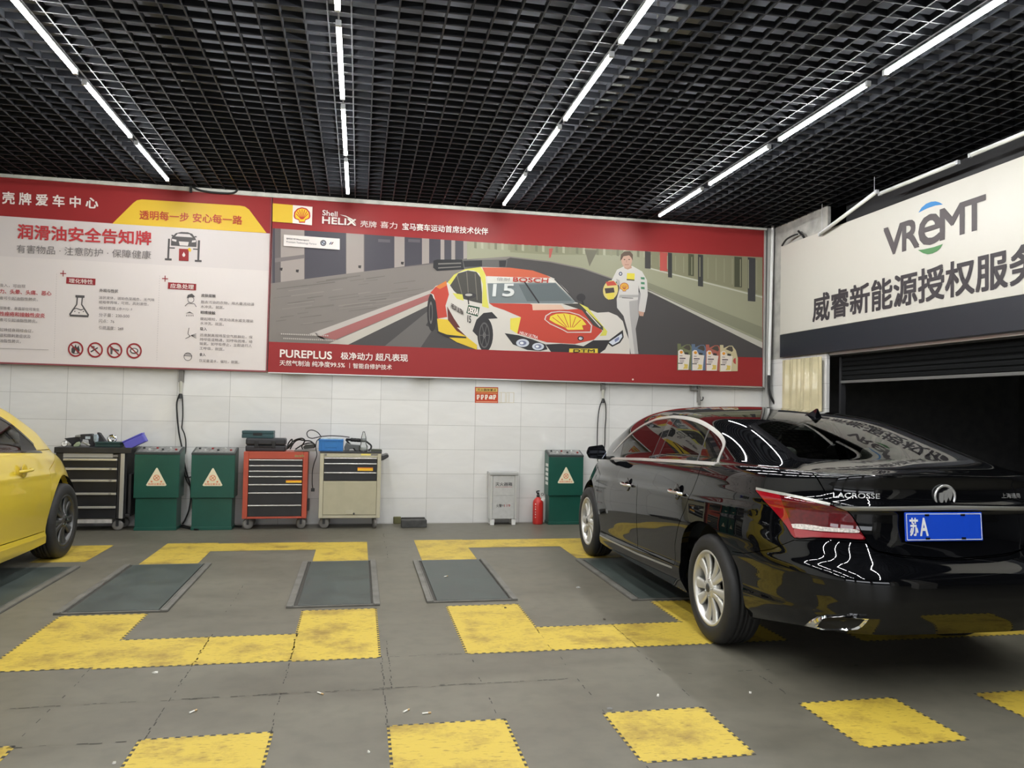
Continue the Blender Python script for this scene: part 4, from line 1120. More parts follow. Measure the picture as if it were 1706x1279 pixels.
class Body:
    def __init__(s):
        g = sedan_grid()
        s.bm = bmesh.new()
        s.nl = s.bm.verts.layers.float_vector.new('nrm')
        s.tl = s.bm.faces.layers.int.new('tag')
        V = [[s.bm.verts.new(p) for p in R] for R in g]
        nr = len(V[0])
        for i in range(len(V) - 1):
            for j in range(nr - 1):
                q = [V[i][j], V[i][j + 1], V[i + 1][j + 1], V[i + 1][j]]
                if len({tuple(round(c, 5) for c in v.co) for v in q}) < 3: continue
                s.bm.faces.new(q)
        bmesh.ops.remove_doubles(s.bm, verts=s.bm.verts, dist=1e-5)
        loose = [v for v in s.bm.verts if not v.link_faces]
        bmesh.ops.delete(s.bm, geom=loose, context='VERTS')
        s.bm.normal_update()
        for v in s.bm.verts:
            n = v.normal.copy()
            if abs(v.co.y) < 1e-4: n.y = 0; n.normalize()
            v[s.nl] = n
        s.tags = {'body': 0}
        s.bvh = BVHTree.FromBMesh(s.bm)
        s.o = Vector((0, 0, 0)); s.M = None
    def pose(s, x, y, yaw):
        """yaw turns the nose towards +X; returns the local to world matrix"""
        g = yaw
        s.W = Matrix(((math.sin(g), -math.cos(g), 0, x), (math.cos(g), math.sin(g), 0, y), (0, 0, 1, 0), (0, 0, 0, 1)))
        s.Wi = s.W.inverted()
        return s.W
    def hit(s, px, py):
        o = s.Wi @ CAM_O; d = (s.Wi.to_3x3() @ ray(px, py)).normalized()
        h = s.bvh.ray_cast(o, d)
        if h[0] is None:          # just off the outline: take the nearest surface point
            best = min((s.bvh.find_nearest(o + d * (2.5 + 0.02 * k)) for k in range(300)), key=lambda q: q[3])
            return best[0]
        return h[0]
    def cast(s, proj, pts):
        f = PROJ[proj][0]
        return [f(s.hit(*p)) for p in pts]
    def cut(s, proj, poly, tagname, lim=None, only=None):
        f2, d, nrm, back = PROJ[proj]
        t = s.tags.setdefault(tagname, len(s.tags))
        xs, ys = [p[0] for p in poly], [p[1] for p in poly]
        bx = (min(xs) - .005, max(xs) + .005, min(ys) - .005, max(ys) + .005)
        def ok(f):
            if f.normal.dot(d) < (0.12 if proj != 'rear' else 0.2): return False
            if lim and not lim(f.calc_center_median()): return False
            q = [f2(v.co) for v in f.verts]
            return not (max(a for a, b in q) < bx[0] or min(a for a, b in q) > bx[1] or max(b for a, b in q) < bx[2] or min(b for a, b in q) > bx[3])
        onl = None if only is None else s.tags.get(only, -1)
        cand = {f for f in s.bm.faces if (onl is None or f[s.tl] == onl) and ok(f)}
        for i in range(len(poly)):
            a, b = poly[i - 1], poly[i]
            if math.hypot(a[0] - b[0], a[1] - b[1]) < 1e-6: continue
            e = 0.004
            x0, x1, y0, y1 = min(a[0], b[0]) - e, max(a[0], b[0]) + e, min(a[1], b[1]) - e, max(a[1], b[1]) + e
            sel = set()
            for f in cand:
                q = [f2(v.co) for v in f.verts]
                if max(c for c, _ in q) < x0 or min(c for c, _ in q) > x1 or max(c for _, c in q) < y0 or min(c for _, c in q) > y1: continue
                sel.add(f)
            if not sel: continue
            geom = list(sel) + list({e for f in sel for e in f.edges}) + list({v for f in sel for v in f.verts})
            r = bmesh.ops.bisect_plane(s.bm, geom=geom, dist=1e-6, plane_co=back(a), plane_no=nrm(a, b).normalized())
            new = {g for g in r['geom'] if isinstance(g, bmesh.types.BMFace)}
            cand = {f for f in (cand - sel) | new if f.is_valid}
        n = 0
        for f in cand:
            if in_poly(f2(f.calc_center_median()), poly): f[s.tl] = t; n += 1
        return n
    def panel(s, proj, poly, tagname, gap=0.0045, lim=None, only=None):
        s.cut(proj, poly, 'gap', lim, only)
        s.cut(proj, offset_poly(poly, -gap), tagname, lim, 'gap')
    def strip(s, proj, pts, width, tagname, lim=None):
        """a band of constant width along a path"""
        P = [Vector(p) for p in pts]
        L, R = [], []
        for i, p in enumerate(P):
            a = P[min(i + 1, len(P) - 1)] - P[max(i - 1, 0)]
            n = Vector((-a.y, a.x)).normalized() * width / 2
            L.append(tuple(p + n)); R.append(tuple(p - n))
        s.cut(proj, L + R[::-1], tagname, lim)
    def extract(s, tagname, name, mats, parent, sides, depth=0.014, push=0.0, lim=None):
        """sides: 'L', 'R' or 'LR'"""
        t = s.tags.get(tagname)
        faces = [f for f in s.bm.faces if f[s.tl] == t and (lim is None or lim(f.calc_center_median()))]
        if not faces: return None
        verts, idx, nrm, fs = [], {}, [], []
        for f in faces:
            for v in f.verts:
                if v.index not in idx:
                    idx[v.index] = len(verts); n = Vector(v[s.nl]); n.normalize()
                    verts.append(v.co + n * push); nrm.append(n)
            fs.append(([idx[v.index] for v in f.verts], True))
        cnt = {}
        for f in faces:
            for e in f.edges: cnt.setdefault(e.index, []).append(f)
        nv = len(verts)
        inner = {}
        def inn(i):
            if i not in inner:
                inner[i] = len(verts); verts.append(verts[i] - nrm[i] * depth); nrm.append(nrm[i])
            return inner[i]
        if depth:
            for f in faces:
                L = list(f.verts)
                for k in range(len(L)):
                    a, b = L[k], L[(k + 1) % len(L)]
                    e = s.bm.edges.get((a, b))
                    if len(cnt[e.index]) == 1 and not (abs(a.co.y) < 1e-4 and abs(b.co.y) < 1e-4):
                        i, j = idx[a.index], idx[b.index]
                        fs.append(([j, i, inn(i), inn(j)], False))
        V, F, N = [], [], []
        for sd in sides:
            o = len(V); sg = 1 if sd == 'L' else -1
            V += [(v.x, v.y * sg, v.z) for v in verts]
            for f, outer in fs:
                q = [i + o for i in (f if sg == 1 else f[::-1])]
                F.append(q)
                N.append((outer, [Vector((nrm[i].x, nrm[i].y * sg, nrm[i].z)) for i in (f if sg == 1 else f[::-1])]))
        me = bpy.data.meshes.new(name)
        me.from_pydata(V, [], F)
        for m in (mats if isinstance(mats, (list, tuple)) else [mats]): me.materials.append(m)
        cn = []
        for p, (outer, ns) in zip(me.polygons, N):
            p.use_smooth = True
            cn += [tuple(n) for n in ns] if outer else [tuple(p.normal)] * len(ns)
        me.normals_split_custom_set(cn)
        o = bpy.data.objects.new(name, me); COL.objects.link(o); o.parent = parent
        return o

M_BLK = mat('car_paint_black', (0.0025, 0.0027, 0.0034), 0.025, spec=0.62)
M_YPAINT = mat('car_paint_yellow', rgb(208, 182, 52), 0.28, coat=0.6)
M_CHROME = mat('chrome', (0.86, 0.86, 0.86), 0.07, 1.0)
M_GLASS = glass_mat('tinted_glass', (0.16, 0.175, 0.165))
M_GLASSB = glass_mat('clear_car_glass', (0.6, 0.64, 0.6))
M_SATIN = mat('satin_chrome', (0.45, 0.445, 0.42), 0.34, 0.6)
M_RUBBER = mat('tyre_rubber', (0.016, 0.016, 0.017), 0.62, var=0.2, vscale=20)
M_ALLOY = mat('alloy_silver', (0.66, 0.65, 0.62), 0.34, 0.6)
M_BADGE = mat('badge_chrome', (0.8, 0.8, 0.8), 0.22, 0.75)
M_ALLOYD = mat('alloy_dark', (0.1, 0.1, 0.1), 0.35, 0.7)
M_TRIM = mat('black_trim', (0.006, 0.006, 0.007), 0.08)
M_SEAL = mat('window_rubber', (0.012, 0.012, 0.012), 0.55)
M_MATTE = mat('matte_black', (0.006, 0.006, 0.006), 0.8)
M_SEAT = mat('seat_fabric', (0.07, 0.07, 0.066), 0.7)
M_LENS = mat('lens_red', (0.28, 0.006, 0.012), 0.06, coat=1.0)
M_LENS2 = mat('lens_red_deep', (0.11, 0.002, 0.005), 0.06, coat=1.0, var=0.25, vscale=60)
M_LENSW = mat('lens_clear', (0.75, 0.7, 0.66), 0.12, coat=1.0, var=0.45, vscale=90)
M_LENSP = mat('lens_pink', (0.36, 0.05, 0.06), 0.1, coat=1.0)

def make_wheel(parent, side, l, w, R=0.335, dark=False, steer=0.0):
    """side +1 left, -1 right; w is the outer face"""
    r = bpy.data.objects.new('wheel', None); COL.objects.link(r); r.parent = parent
    r.location = (l, w, R); r.rotation_euler = (0, 0, (0 if side > 0 else PI) + steer)
    T = 0.222
    rim = R * 0.69
    # tyre: profile of (radius, offset inwards along -y)
    prof = [(rim, -0.014), (rim + 0.008, -0.004), (rim + 0.03, 0.0), (R - 0.045, -0.002), (R - 0.02, -0.008), (R - 0.006, -0.022), (R - 0.001, -0.038)]
    g = [(R, -0.05), (R, -0.062), (R - 0.008, -0.063), (R - 0.008, -0.071), (R, -0.072), (R, -0.096), (R - 0.008, -0.097), (R - 0.008, -0.105), (R, -0.106)]
    prof += g + [(a, -T - b) for a, b in g[::-1]] + [(a, -T - b) for a, b in prof[::-1]]
    mb = MB(); mb.lathe(prof, (0, 0, 0), (0, 1, 0), 56)
    mb.build('tyre', M_RUBBER, r)
    # rim barrel and lip
    mb = MB()
    mb.lathe([(rim + 0.003, -0.012), (rim - 0.001, -0.007), (rim - 0.012, -0.009), (rim - 0.018, -0.018), (rim - 0.026, -0.06), (rim - 0.03, -0.19), (rim + 0.002, -0.205)], (0, 0, 0), (0, 1, 0), 56)
    al = M_ALLOYD if dark else M_ALLOY
    mb.build('rim', al, r)
    mb = MB(); mb.lathe([(0.001, -0.085), (rim - 0.075, -0.085), (rim - 0.073, -0.1)], (0, 0, 0), (0, 1, 0), 40); mb.lathe([(0.001, -0.13), (rim - 0.03, -0.13)], (0, 0, 0), (0, 1, 0), 40, 1); mb.build('brake_disc', [mat('disc_steel', (0.12, 0.115, 0.11), 0.4, 0.8), M_MATTE], r)
    # ten curved spokes in five pairs
    mb = MB()
    for k in range(10):
        a0 = 2 * PI * k / 10 + (0.05 if k % 2 else -0.05)
        secs = []
        for t in (0, .15, .35, .6, .85, 1.0):
            rr = 0.045 + (rim - 0.02 - 0.045) * t
            a = a0 + (0.10 if k % 2 else -0.10) * (1 - t) * 0.4
            hw = 0.017 + 0.012 * t + 0.008 * t * t
            y = -0.012 - 0.022 * math.sin(PI * min(1, t * 0.9)) * 0.7 - 0.006 * t
            th = 0.03 - 0.008 * t
            u = Vector((math.cos(a), 0, math.sin(a))); n = Vector((-math.sin(a), 0, math.cos(a)))
            c = u * rr
            secs.append([c - n * hw + Vector((0, y - th, 0)), c - n * hw + Vector((0, y - 0.006, 0)), c - n * hw * 0.6 + Vector((0, y, 0)), c + n * hw * 0.6 + Vector((0, y, 0)), c + n * hw + Vector((0, y - 0.006, 0)), c + n * hw + Vector((0, y - th, 0))])
        vs = [v for s_ in secs for v in s_]
        fs = [(i * 6 + j, (i + 1) * 6 + j, (i + 1) * 6 + (j + 1) % 6, i * 6 + (j + 1) % 6) for i in range(len(secs) - 1) for j in range(6)]
        mb.add(vs, fs, 0, True)
    mb.lathe([(0.001, -0.006), (0.03, -0.006), (0.055, -0.012), (0.07, -0.03), (0.072, -0.06)], (0, 0, 0), (0, 1, 0), 30)
    sp = mb.build('spokes', al, r, fix=True)
    mb = MB(); mb.lathe([(0.001, 0.0), (0.02, -0.001), (0.028, -0.005), (0.029, -0.012)], (0, 0, 0), (0, 1, 0), 24); mb.build('hub_cap', M_ALLOYD if not dark else M_TRIM, r)
    mb = MB()
    for k in range(5):
        a = 2 * PI * (k + .5) / 5
        c = Vector((0.05 * math.cos(a), -0.014, 0.05 * math.sin(a)))
        mb.cyl(c, c + Vector((0, 0.012, 0)), 0.0085, n=6)
    mb.build('wheel_nuts', M_CHROME, r)
    return r

def seat(parent, l, w, width=0.5, head=True):
    mb = MB()
    sec = [(l - 0.02, 0.45), (l + 0.06, 0.62), (l + 0.02, 0.9), (l - 0.08, 1.12)]
    for (a, b) in zip(sec[:-1], sec[1:]):
        hw = width / 2
        mb.add([(a[0], w - hw, a[1]), (a[0], w + hw, a[1]), (b[0], w + hw * .92, b[1]), (b[0], w - hw * .92, b[1]),
                (a[0] - 0.12, w - hw, a[1]), (a[0] - 0.12, w + hw, a[1]), (b[0] - 0.1, w + hw * .92, b[1]), (b[0] - 0.1, w - hw * .92, b[1])],
               [(0, 1, 2, 3), (4, 7, 6, 5), (0, 4, 5, 1), (2, 6, 7, 3), (0, 3, 7, 4), (1, 5, 6, 2)])
    mb.box(l - 0.05, l + 0.5, w - width / 2, w + width / 2, 0.34, 0.5)
    o = mb.build('seat', M_SEAT, parent, 0.03, 3)
    if head:
        mb = MB()
        mb.box(l - 0.18, l - 0.08, w - 0.13, w + 0.13, 1.13, 1.31)
        mb.build('headrest', M_SEAT, o, 0.04, 4)
    return o

Z3c = lambda x, y: (970 + x / 6.09, 670 + y / 6.09)
Z1c = lambda x, y: (1180 + x / 6.09, 670 + y / 6.09)
Z8c = lambda x, y: (940 + x / 2.974, 660 + y / 2.974)
Z5c = lambda x, y: (1200 + x / 3.0455, 660 + y / 3.0455)
CUTS = {}
def measure(b):
    """panel outlines read off the black car's own surface"""
    def C(proj, conv, pts): return b.cast(proj, [conv(*p) for p in pts])
    CUTS['front_glass'] = C('side', Z3c, [(392, 560), (425, 405), (520, 315), (640, 236), (760, 186), (884, 168), (800, 330), (697, 572), (560, 566)])
    CUTS['rear_glass_side'] = C('side', Z3c, [(770, 574), (860, 360), (952, 172), (1060, 180), (1180, 212), (1284, 266), (1225, 430), (1158, 594), (960, 584)])
    CUTS['quarter_glass'] = C('side', Z3c, [(1172, 594), (1235, 430), (1298, 276), (1372, 335), (1424, 405), (1418, 460), (1375, 560), (1335, 606)])
    CUTS['surround'] = C('side', Z3c, [(318, 505), (420, 392), (520, 300), (640, 222), (760, 172), (880, 152), (940, 150), (1060, 162), (1190, 196), (1310, 262), (1396, 335), (1436, 400), (1434, 455), (1390, 560), (1346, 622)])
    CUTS['belt'] = C('side', Z3c, [(255, 571), (400, 574), (560, 578), (720, 588), (960, 600), (1180, 616), (1350, 628)])
    top = lambda pts: C('side', Z3c, pts)
    fd = C('side', Z8c, [(190, 306), (178, 390), (166, 480), (164, 560), (170, 630), (182, 668), (362, 752), (358, 580), (362, 450), (378, 380)]) 
    CUTS['front_door'] = [CUTS['belt'][0]] + fd + [CUTS['belt'][3]][:0]
    rd = C('side', Z8c, [(370, 385), (361, 450), (357, 580), (361, 752), (545, 838), (549, 740), (562, 660), (595, 570), (640, 460), (662, 404)])
    CUTS['rear_door'] = rd
    CUTS['sill'] = C('side', Z8c, [(178, 688), (270, 735), (362, 780), (450, 815), (534, 848)])
    CUTS['tail'] = C('diag', Z5c, [(181, 474), (250, 489), (330, 505), (400, 520), (480, 538), (560, 556), (620, 574), (656, 596), (690, 645), (714, 690), (733, 727), (640, 722), (560, 719), (470, 716), (376, 716), (335, 655), (290, 600), (240, 545), (205, 505)])
    CUTS['tail_outer'] = C('diag', Z5c, [(181, 474), (215, 481), (300, 499), (318, 545), (345, 610), (366, 660), (385, 716), (376, 716), (335, 655), (290, 600), (240, 545), (205, 505)])
    CUTS['tail_white'] = C('diag', Z5c, [(362, 648), (420, 648), (480, 655), (520, 662), (600, 668), (690, 676), (703, 692), (620, 690), (520, 684), (440, 676), (372, 668)])
    CUTS['tail_low'] = C('diag', Z5c, [(376, 672), (440, 680), (520, 690), (620, 696), (707, 698), (724, 724), (640, 719), (560, 716), (470, 713), (384, 713)])
    CUTS['tail_chrome'] = C('diag', Z5c, [(183, 468), (250, 482), (330, 497), (400, 512), (480, 530), (556, 549)])
    CUTS['lid'] = C('rear', Z5c, [(490, 420), (520, 470), (546, 520), (560, 562), (620, 578), (660, 600), (694, 648), (716, 690), (738, 735), (764, 768), (800, 788), (880, 804), (960, 813), (1060, 820), (1140, 824)])
    CUTS['bumper'] = b.cast('diag', [(1197, 914), (1240, 921), (1285, 914), (1322, 899), (1380, 900), (1441, 903), (1458, 917), (1500, 927), (1575, 932)])
    CUTS['plate'] = C('rear', Z5c, [(760, 600), (1300, 600), (1330, 740), (790, 745)])
def plain(p): return [tuple(q) for q in p]

def cut_body(b, full=True):
    arch = lambda cx, rx, rz: [(cx + rx * math.cos(a), 0.345 + rz * math.sin(a)) for a in [2 * PI * i / 48 for i in range(48)]]
    side = lambda c: c.y > 0.3 and c.z < 1.46
    lowside = lambda c: c.y > 0.45
    for cx in (0.015, 2.837):
        b.cut('side', arch(cx, 0.452, 0.425), 'arch_lip', lowside)
        b.cut('side', arch(cx, 0.428, 0.402), 'hole', lowside)
    b.cut('top', [(0.2, -0.02), (0.2, 0.3), (0.165, 0.5), (0.12, 0.565), (-0.3, 0.595), (-0.53, 0.61), (-0.57, 0.55), (-0.6, 0.3), (-0.61, -0.02)], 'rear_frit', lambda c: c.z > 1.12)
    b.cut('top', [(0.165, -0.02), (0.165, 0.3), (0.13, 0.46), (0.095, 0.515), (-0.3, 0.548), (-0.49, 0.565), (-0.52, 0.5), (-0.55, 0.3), (-0.56, -0.02)], 'rear_window', lambda c: c.z > 1.12)
    b.cut('top', [(2.16, -0.02), (2.14, 0.4), (2.18, 0.56), (3.0, 0.68), (3.08, 0.4), (3.1, -0.02)], 'windscreen', lambda c: c.z > 0.95)
    # doors reach up to the belt line
    belt = CUTS['belt']
    def blt(l):
        xs = sorted(belt)
        for (x0, z0), (x1, z1) in zip(xs[:-1], xs[1:]):
            if x0 <= l <= x1: return z0 + (z1 - z0) * (l - x0) / (x1 - x0)
        return xs[0][1] if l < xs[0][0] else xs[-1][1]
    fd, rd = CUTS['front_door'], CUTS['rear_door']
    f0, f1 = fd[1][0], fd[-1][0]
    r0, r1 = rd[0][0], rd[-1][0]
    fpoly = [(f0, blt(f0) - 0.006)] + fd[1:] + [(f1, blt(f1) - 0.006)]
    rpoly = [(r0, blt(r0) - 0.006)] + rd + [(r1, blt(r1) - 0.006)]
    b.panel('side', fpoly, 'front_door', 0.0065, side, 'body')
    b.panel('side', rpoly, 'rear_door', 0.0065, side, 'body')
    if not full:                      # the yellow car has black window frames all round
        b.cut('side', CUTS['surround'] + sorted(CUTS['belt']), 'window_seal', side)
    for k in ('front_glass', 'rear_glass_side', 'quarter_glass'):
        b.cut('side', offset_poly(CUTS[k], 0.014), 'window_seal', side)
        b.cut('side', CUTS[k], k, side)
    b.strip('side', spline([Vector(p) for p in CUTS['surround']], 4), 0.022, 'chrome_surround', side)
    b.strip('side', CUTS['belt'], 0.02, 'chrome_belt', side)
    b.strip('side', CUTS['sill'], 0.012, 'chrome_sill', side)
    # rear end
    n_b = CUTS['bumper']
    b.panel('diag', n_b + [(-0.86, n_b[-1][1]), (-0.86, 0.1), (0.62, 0.1), (0.62, n_b[0][1])], 'rear_bumper', 0.004, lambda c: c.x < -0.25, 'body')
    b.strip('rear', [(-0.02, 0.966), (0.3, 0.962), (0.5, 0.958), (0.64, 0.953)], 0.02, 'chrome_bar', lambda c: c.x < -0.6)
    rearlim = lambda c: c.x < -0.3
    b.panel('rear', [(-0.05, 1.2)] + [(0.70, 1.2)] + CUTS['lid'] + [(-0.05, CUTS['lid'][-1][1])], 'trunk_lid', 0.005, lambda c: c.x < -0.6, 'body')
    t = smooth_poly(CUTS['tail'], 3)
    b.cut('diag', offset_poly(t, 0.005), 'gap', rearlim)
    b.cut('diag', t, 'tail_lens', rearlim)
    b.cut('diag', smooth_poly(CUTS['tail_outer'], 2), 'tail_outer', rearlim, 'tail_lens')
    b.cut('diag', smooth_poly(CUTS['tail_white'], 2), 'tail_white', rearlim, 'tail_lens')
    b.cut('diag', smooth_poly(CUTS['tail_low'], 2), 'tail_low', rearlim, 'tail_lens')
    b.strip('diag', CUTS['tail_chrome'], 0.014, 'tail_chrome', rearlim)

def build_car(name, label, paint, x, y, yaw, measure_it=False, dark_wheels=False, plain_trim=False):
    CH, HD = (paint, paint) if plain_trim else (M_SATIN, M_CHROME)
    b = Body()
    W = b.pose(x, y, yaw)
    if measure_it: measure(b)
    cut_body(b, not plain_trim)
    b.bm.verts.index_update(); b.bm.edges.index_update(); b.bm.faces.index_update()
    root = thing(name, (x, y, 0), label, 'car')
    root.matrix_world = W
    b.extract('body', 'body_shell', paint, root, 'LR')
    for sd in 'LR':
        b.extract('arch_lip', 'wheel_arch_lip', paint, root, sd, 0.05, 0, lambda c: c.x < 1.4)
        b.extract('arch_lip', 'wheel_arch_lip', paint, root, sd, 0.05, 0, lambda c: c.x > 1.4)
    b.extract('rear_bumper', 'rear_bumper', paint, root, 'LR')
    b.extract('chrome_bar', 'rear_chrome_bar', M_SATIN, root, 'LR', 0.008, 0.004)
    b.extract('trunk_lid', 'trunk_lid', paint, root, 'LR')
    b.extract('rear_frit', 'rear_window_border', M_TRIM, root, 'LR', 0)
    b.extract('rear_window', 'rear_window', M_GLASSB, root, 'LR', 0)
    b.extract('windscreen', 'windscreen', M_GLASSB, root, 'LR', 0)
    for sd in 'LR':
        b.extract('front_door', 'front_door', paint, root, sd)
        b.extract('rear_door', 'rear_door', paint, root, sd)
        b.extract('front_glass', 'front_door_window', M_GLASS, root, sd, 0)
        b.extract('rear_glass_side', 'rear_door_window', M_GLASS, root, sd, 0)
        b.extract('quarter_glass', 'quarter_window', M_GLASS, root, sd, 0)
        b.extract('window_seal', 'window_seal', M_SEAL, root, sd, 0.006)
        b.extract('chrome_surround', 'window_surround', M_TRIM if plain_trim else M_SATIN, root, sd, 0.008, 0.003)
        b.extract('chrome_belt', 'belt_strip', M_TRIM if plain_trim else M_SATIN, root, sd, 0.008, 0.004)
        b.extract('chrome_sill', 'sill_strip', CH, root, sd, 0.008, 0.004)
        tl = b.extract('tail_lens', 'tail_light', M_LENS2, root, sd, 0.03, 0.002)
        b.extract('tail_outer', 'outer_lens', M_LENS, tl, sd, 0.01, 0.003)
        b.extract('tail_white', 'reversing_lens', M_LENSW, tl, sd, 0.01, 0.003)
        b.extract('tail_low', 'lower_lens', M_LENSP, tl, sd, 0.01, 0.003)
        b.extract('tail_chrome', 'tail_light_trim', M_SATIN, root, sd, 0.008, 0.004)
    # wheels and wells
    for l, st_ in ((0.0, 0), (2.837, 0)):
        for s_ in (1, -1):
            make_wheel(root, s_, l, s_ * 0.897, dark=dark_wheels)
    for l in (0.015, 2.837):
        for s_ in (1, -1):
            mb = MB(); n = 20
            ring = [(l + 0.425 * math.cos(PI * 1.16 * i / n - 0.25), 0.345 + 0.4 * math.sin(PI * 1.16 * i / n - 0.25)) for i in range(n + 1)]
            vs = [(a, s_ * w_, z_) for w_ in (0.80 if l < 1 else 0.84, 0.6) for a, z_ in ring]
            mb.add(vs, [(i, i + 1, n + 2 + i, n + 1 + i) for i in range(n)] + [[n + 1 + i for i in range(n + 1)]], 0, True)
            mb.build('wheel_well', M_MATTE, root)
    mb = MB()
    mb.box(0.3, 3.5, -0.58, 0.58, 0.22, 0.32); mb.box(-0.9, 0.35, -0.58, 0.58, 0.36, 0.46); mb.box(0.5, 2.35, -0.78, 0.78, 0.21, 0.3)
    mb.box(-0.82, -0.5, -0.58, 0.58, 0.3, 0.95); mb.box(3.1, 3.4, -0.6, 0.6, 0.3, 0.8)
    mb.build('underbody', M_MATTE, root)
    # cabin
    for w_ in (0.37, -0.37): seat(root, 1.25, w_)
    seat(root, 0.3, 0.0, 1.3, False)
    mb = MB(); mb.box(-0.55, 0.12, -0.66, 0.66, 1.06, 1.09); mb.build('parcel_shelf', M_SEAT, root, 0.01)
    for w_ in (0.38, -0.38):
        mb = MB(); mb.box(0.04, 0.16, w_ - 0.13, w_ + 0.13, 1.1, 1.22); mb.build('rear_headrest', M_SEAT, root, 0.04, 4)
    mb = MB(); mb.box(2.1, 2.95, -0.72, 0.72, 0.75, 0.95); mb.build('dashboard', M_SEAT, root, 0.05, 3)
    mb = MB(); mb.lathe([(0.17, 0.0), (0.185, 0.012), (0.2, 0.0), (0.185, -0.012), (0.17, 0.0)], (1.95, 0.37, 0.93), (-0.9, 0, 0.45), 28); mb.box(1.96, 2.1, 0.35, 0.39, 0.85, 0.94); mb.box(1.955, 1.975, 0.2, 0.54, 0.915, 0.945); mb.build('steering_wheel', M_SEAT, root)
    # mirrors and handles
    for s_ in (1, -1):
        with_mirror = not (plain_trim and s_ < 0)      # the yellow car shows none on its near side
        mb = MB()
        P = [(2.2, 0.9, 0.985), (2.2, 1.06, 0.995), (2.22, 1.085, 1.045), (2.21, 1.065, 1.105), (2.2, 0.925, 1.125), (2.2, 0.895, 1.06)]
        Q = [(2.33, 0.92, 1.005), (2.31, 1.03, 1.01), (2.3, 1.05, 1.045), (2.3, 1.03, 1.085), (2.33, 0.93, 1.095), (2.34, 0.91, 1.055)]
        P = [(a, b_ * s_, c) for a, b_, c in P]; Q = [(a, b_ * s_, c) for a, b_, c in Q]
        mb.add(P + Q, [list(range(6)), [11, 10, 9, 8, 7, 6]] + [(i, 6 + i, 6 + (i + 1) % 6, (i + 1) % 6) for i in range(6)])
        if with_mirror: mi = mb.build('door_mirror', paint, root, 0.014, 3, fix=True)
        mb = MB(); g = [(a - 0.022 + (c - 1.05) * 0.22, b_ * 0.94 + s_ * 0.062, c * 0.9 + 0.104) for a, b_, c in P]; mb.add(g, [list(range(6))]); with_mirror and mb.build('mirror_glass', mat('mirror_dark', (0.3, 0.32, 0.36), 0.03, 1.0), mi)
        mb = MB(); mb.box(2.24, 2.32, min(0.8 * s_, 0.97 * s_), max(0.8 * s_, 0.97 * s_), 0.985, 1.015); with_mirror and mb.build('mirror_arm', M_TRIM, mi, 0.01)
        for l, z in (((0.7, 0.885), (1.83, 0.87)) if plain_trim else ((0.45, 0.885), (1.515, 0.83))):
            w0 = 0.918
            mb = MB(); n = 20
            mb.lathe([(0.001, 0.001), (0.03, 0.002), (0.05, 0.0055), (0.055, 0.002)], (l + 0.0, (w0 + 0.001) * s_, z), (0, s_, 0), 24)
            mb.build('handle_recess', paint if plain_trim else M_TRIM, root)
            mb = MB(); mb.tube([(l - 0.105, (w0 + 0.006) * s_, z - 0.002), (l - 0.085, (w0 + 0.028) * s_, z), (l, (w0 + 0.036) * s_, z), (l + 0.085, (w0 + 0.028) * s_, z), (l + 0.105, (w0 + 0.006) * s_, z)], 0.0125, 10)
            mb.build('door_handle', HD, root)
    # aerial on the roof
    mb = MB()
    zt = TZ(0.3) - 0.004
    sec = [[(0.36, 0, zt)], ]
    prof = [(0.40, 0.0), (0.36, 0.012), (0.30, 0.038), (0.255, 0.066), (0.235, 0.068), (0.232, 0.04), (0.222, 0.0)]
    vs = []
    for l, h in prof: vs += [(l, 0.028 * (1 - h / 0.075), zt + h - (0.40 - l) * 0.1), (l, -0.028 * (1 - h / 0.075), zt + h - (0.40 - l) * 0.1)]
    mb.add(vs, [(2 * i, 2 * i + 1, 2 * i + 3, 2 * i + 2) for i in range(len(prof) - 1)] + [[2 * i for i in range(len(prof))][::-1], [2 * i + 1 for i in range(len(prof))]])
    mb.build('roof_aerial', paint, root, 0.006, 2, fix=True)
    return root, b, W
BLACK, bb, BW = build_car('sedan_car', 'glossy black sedan parked nose to the wall on the right', M_BLK, 3.07, 4.52, math.radians(1.3), True)
def rear_plane(px, py, l):
    """car coordinates of a pixel on the cross plane at l"""
    o = bb.Wi @ CAM_O; d = bb.Wi.to_3x3() @ ray(px, py)
    return o + d * ((l - o.x) / d.x)
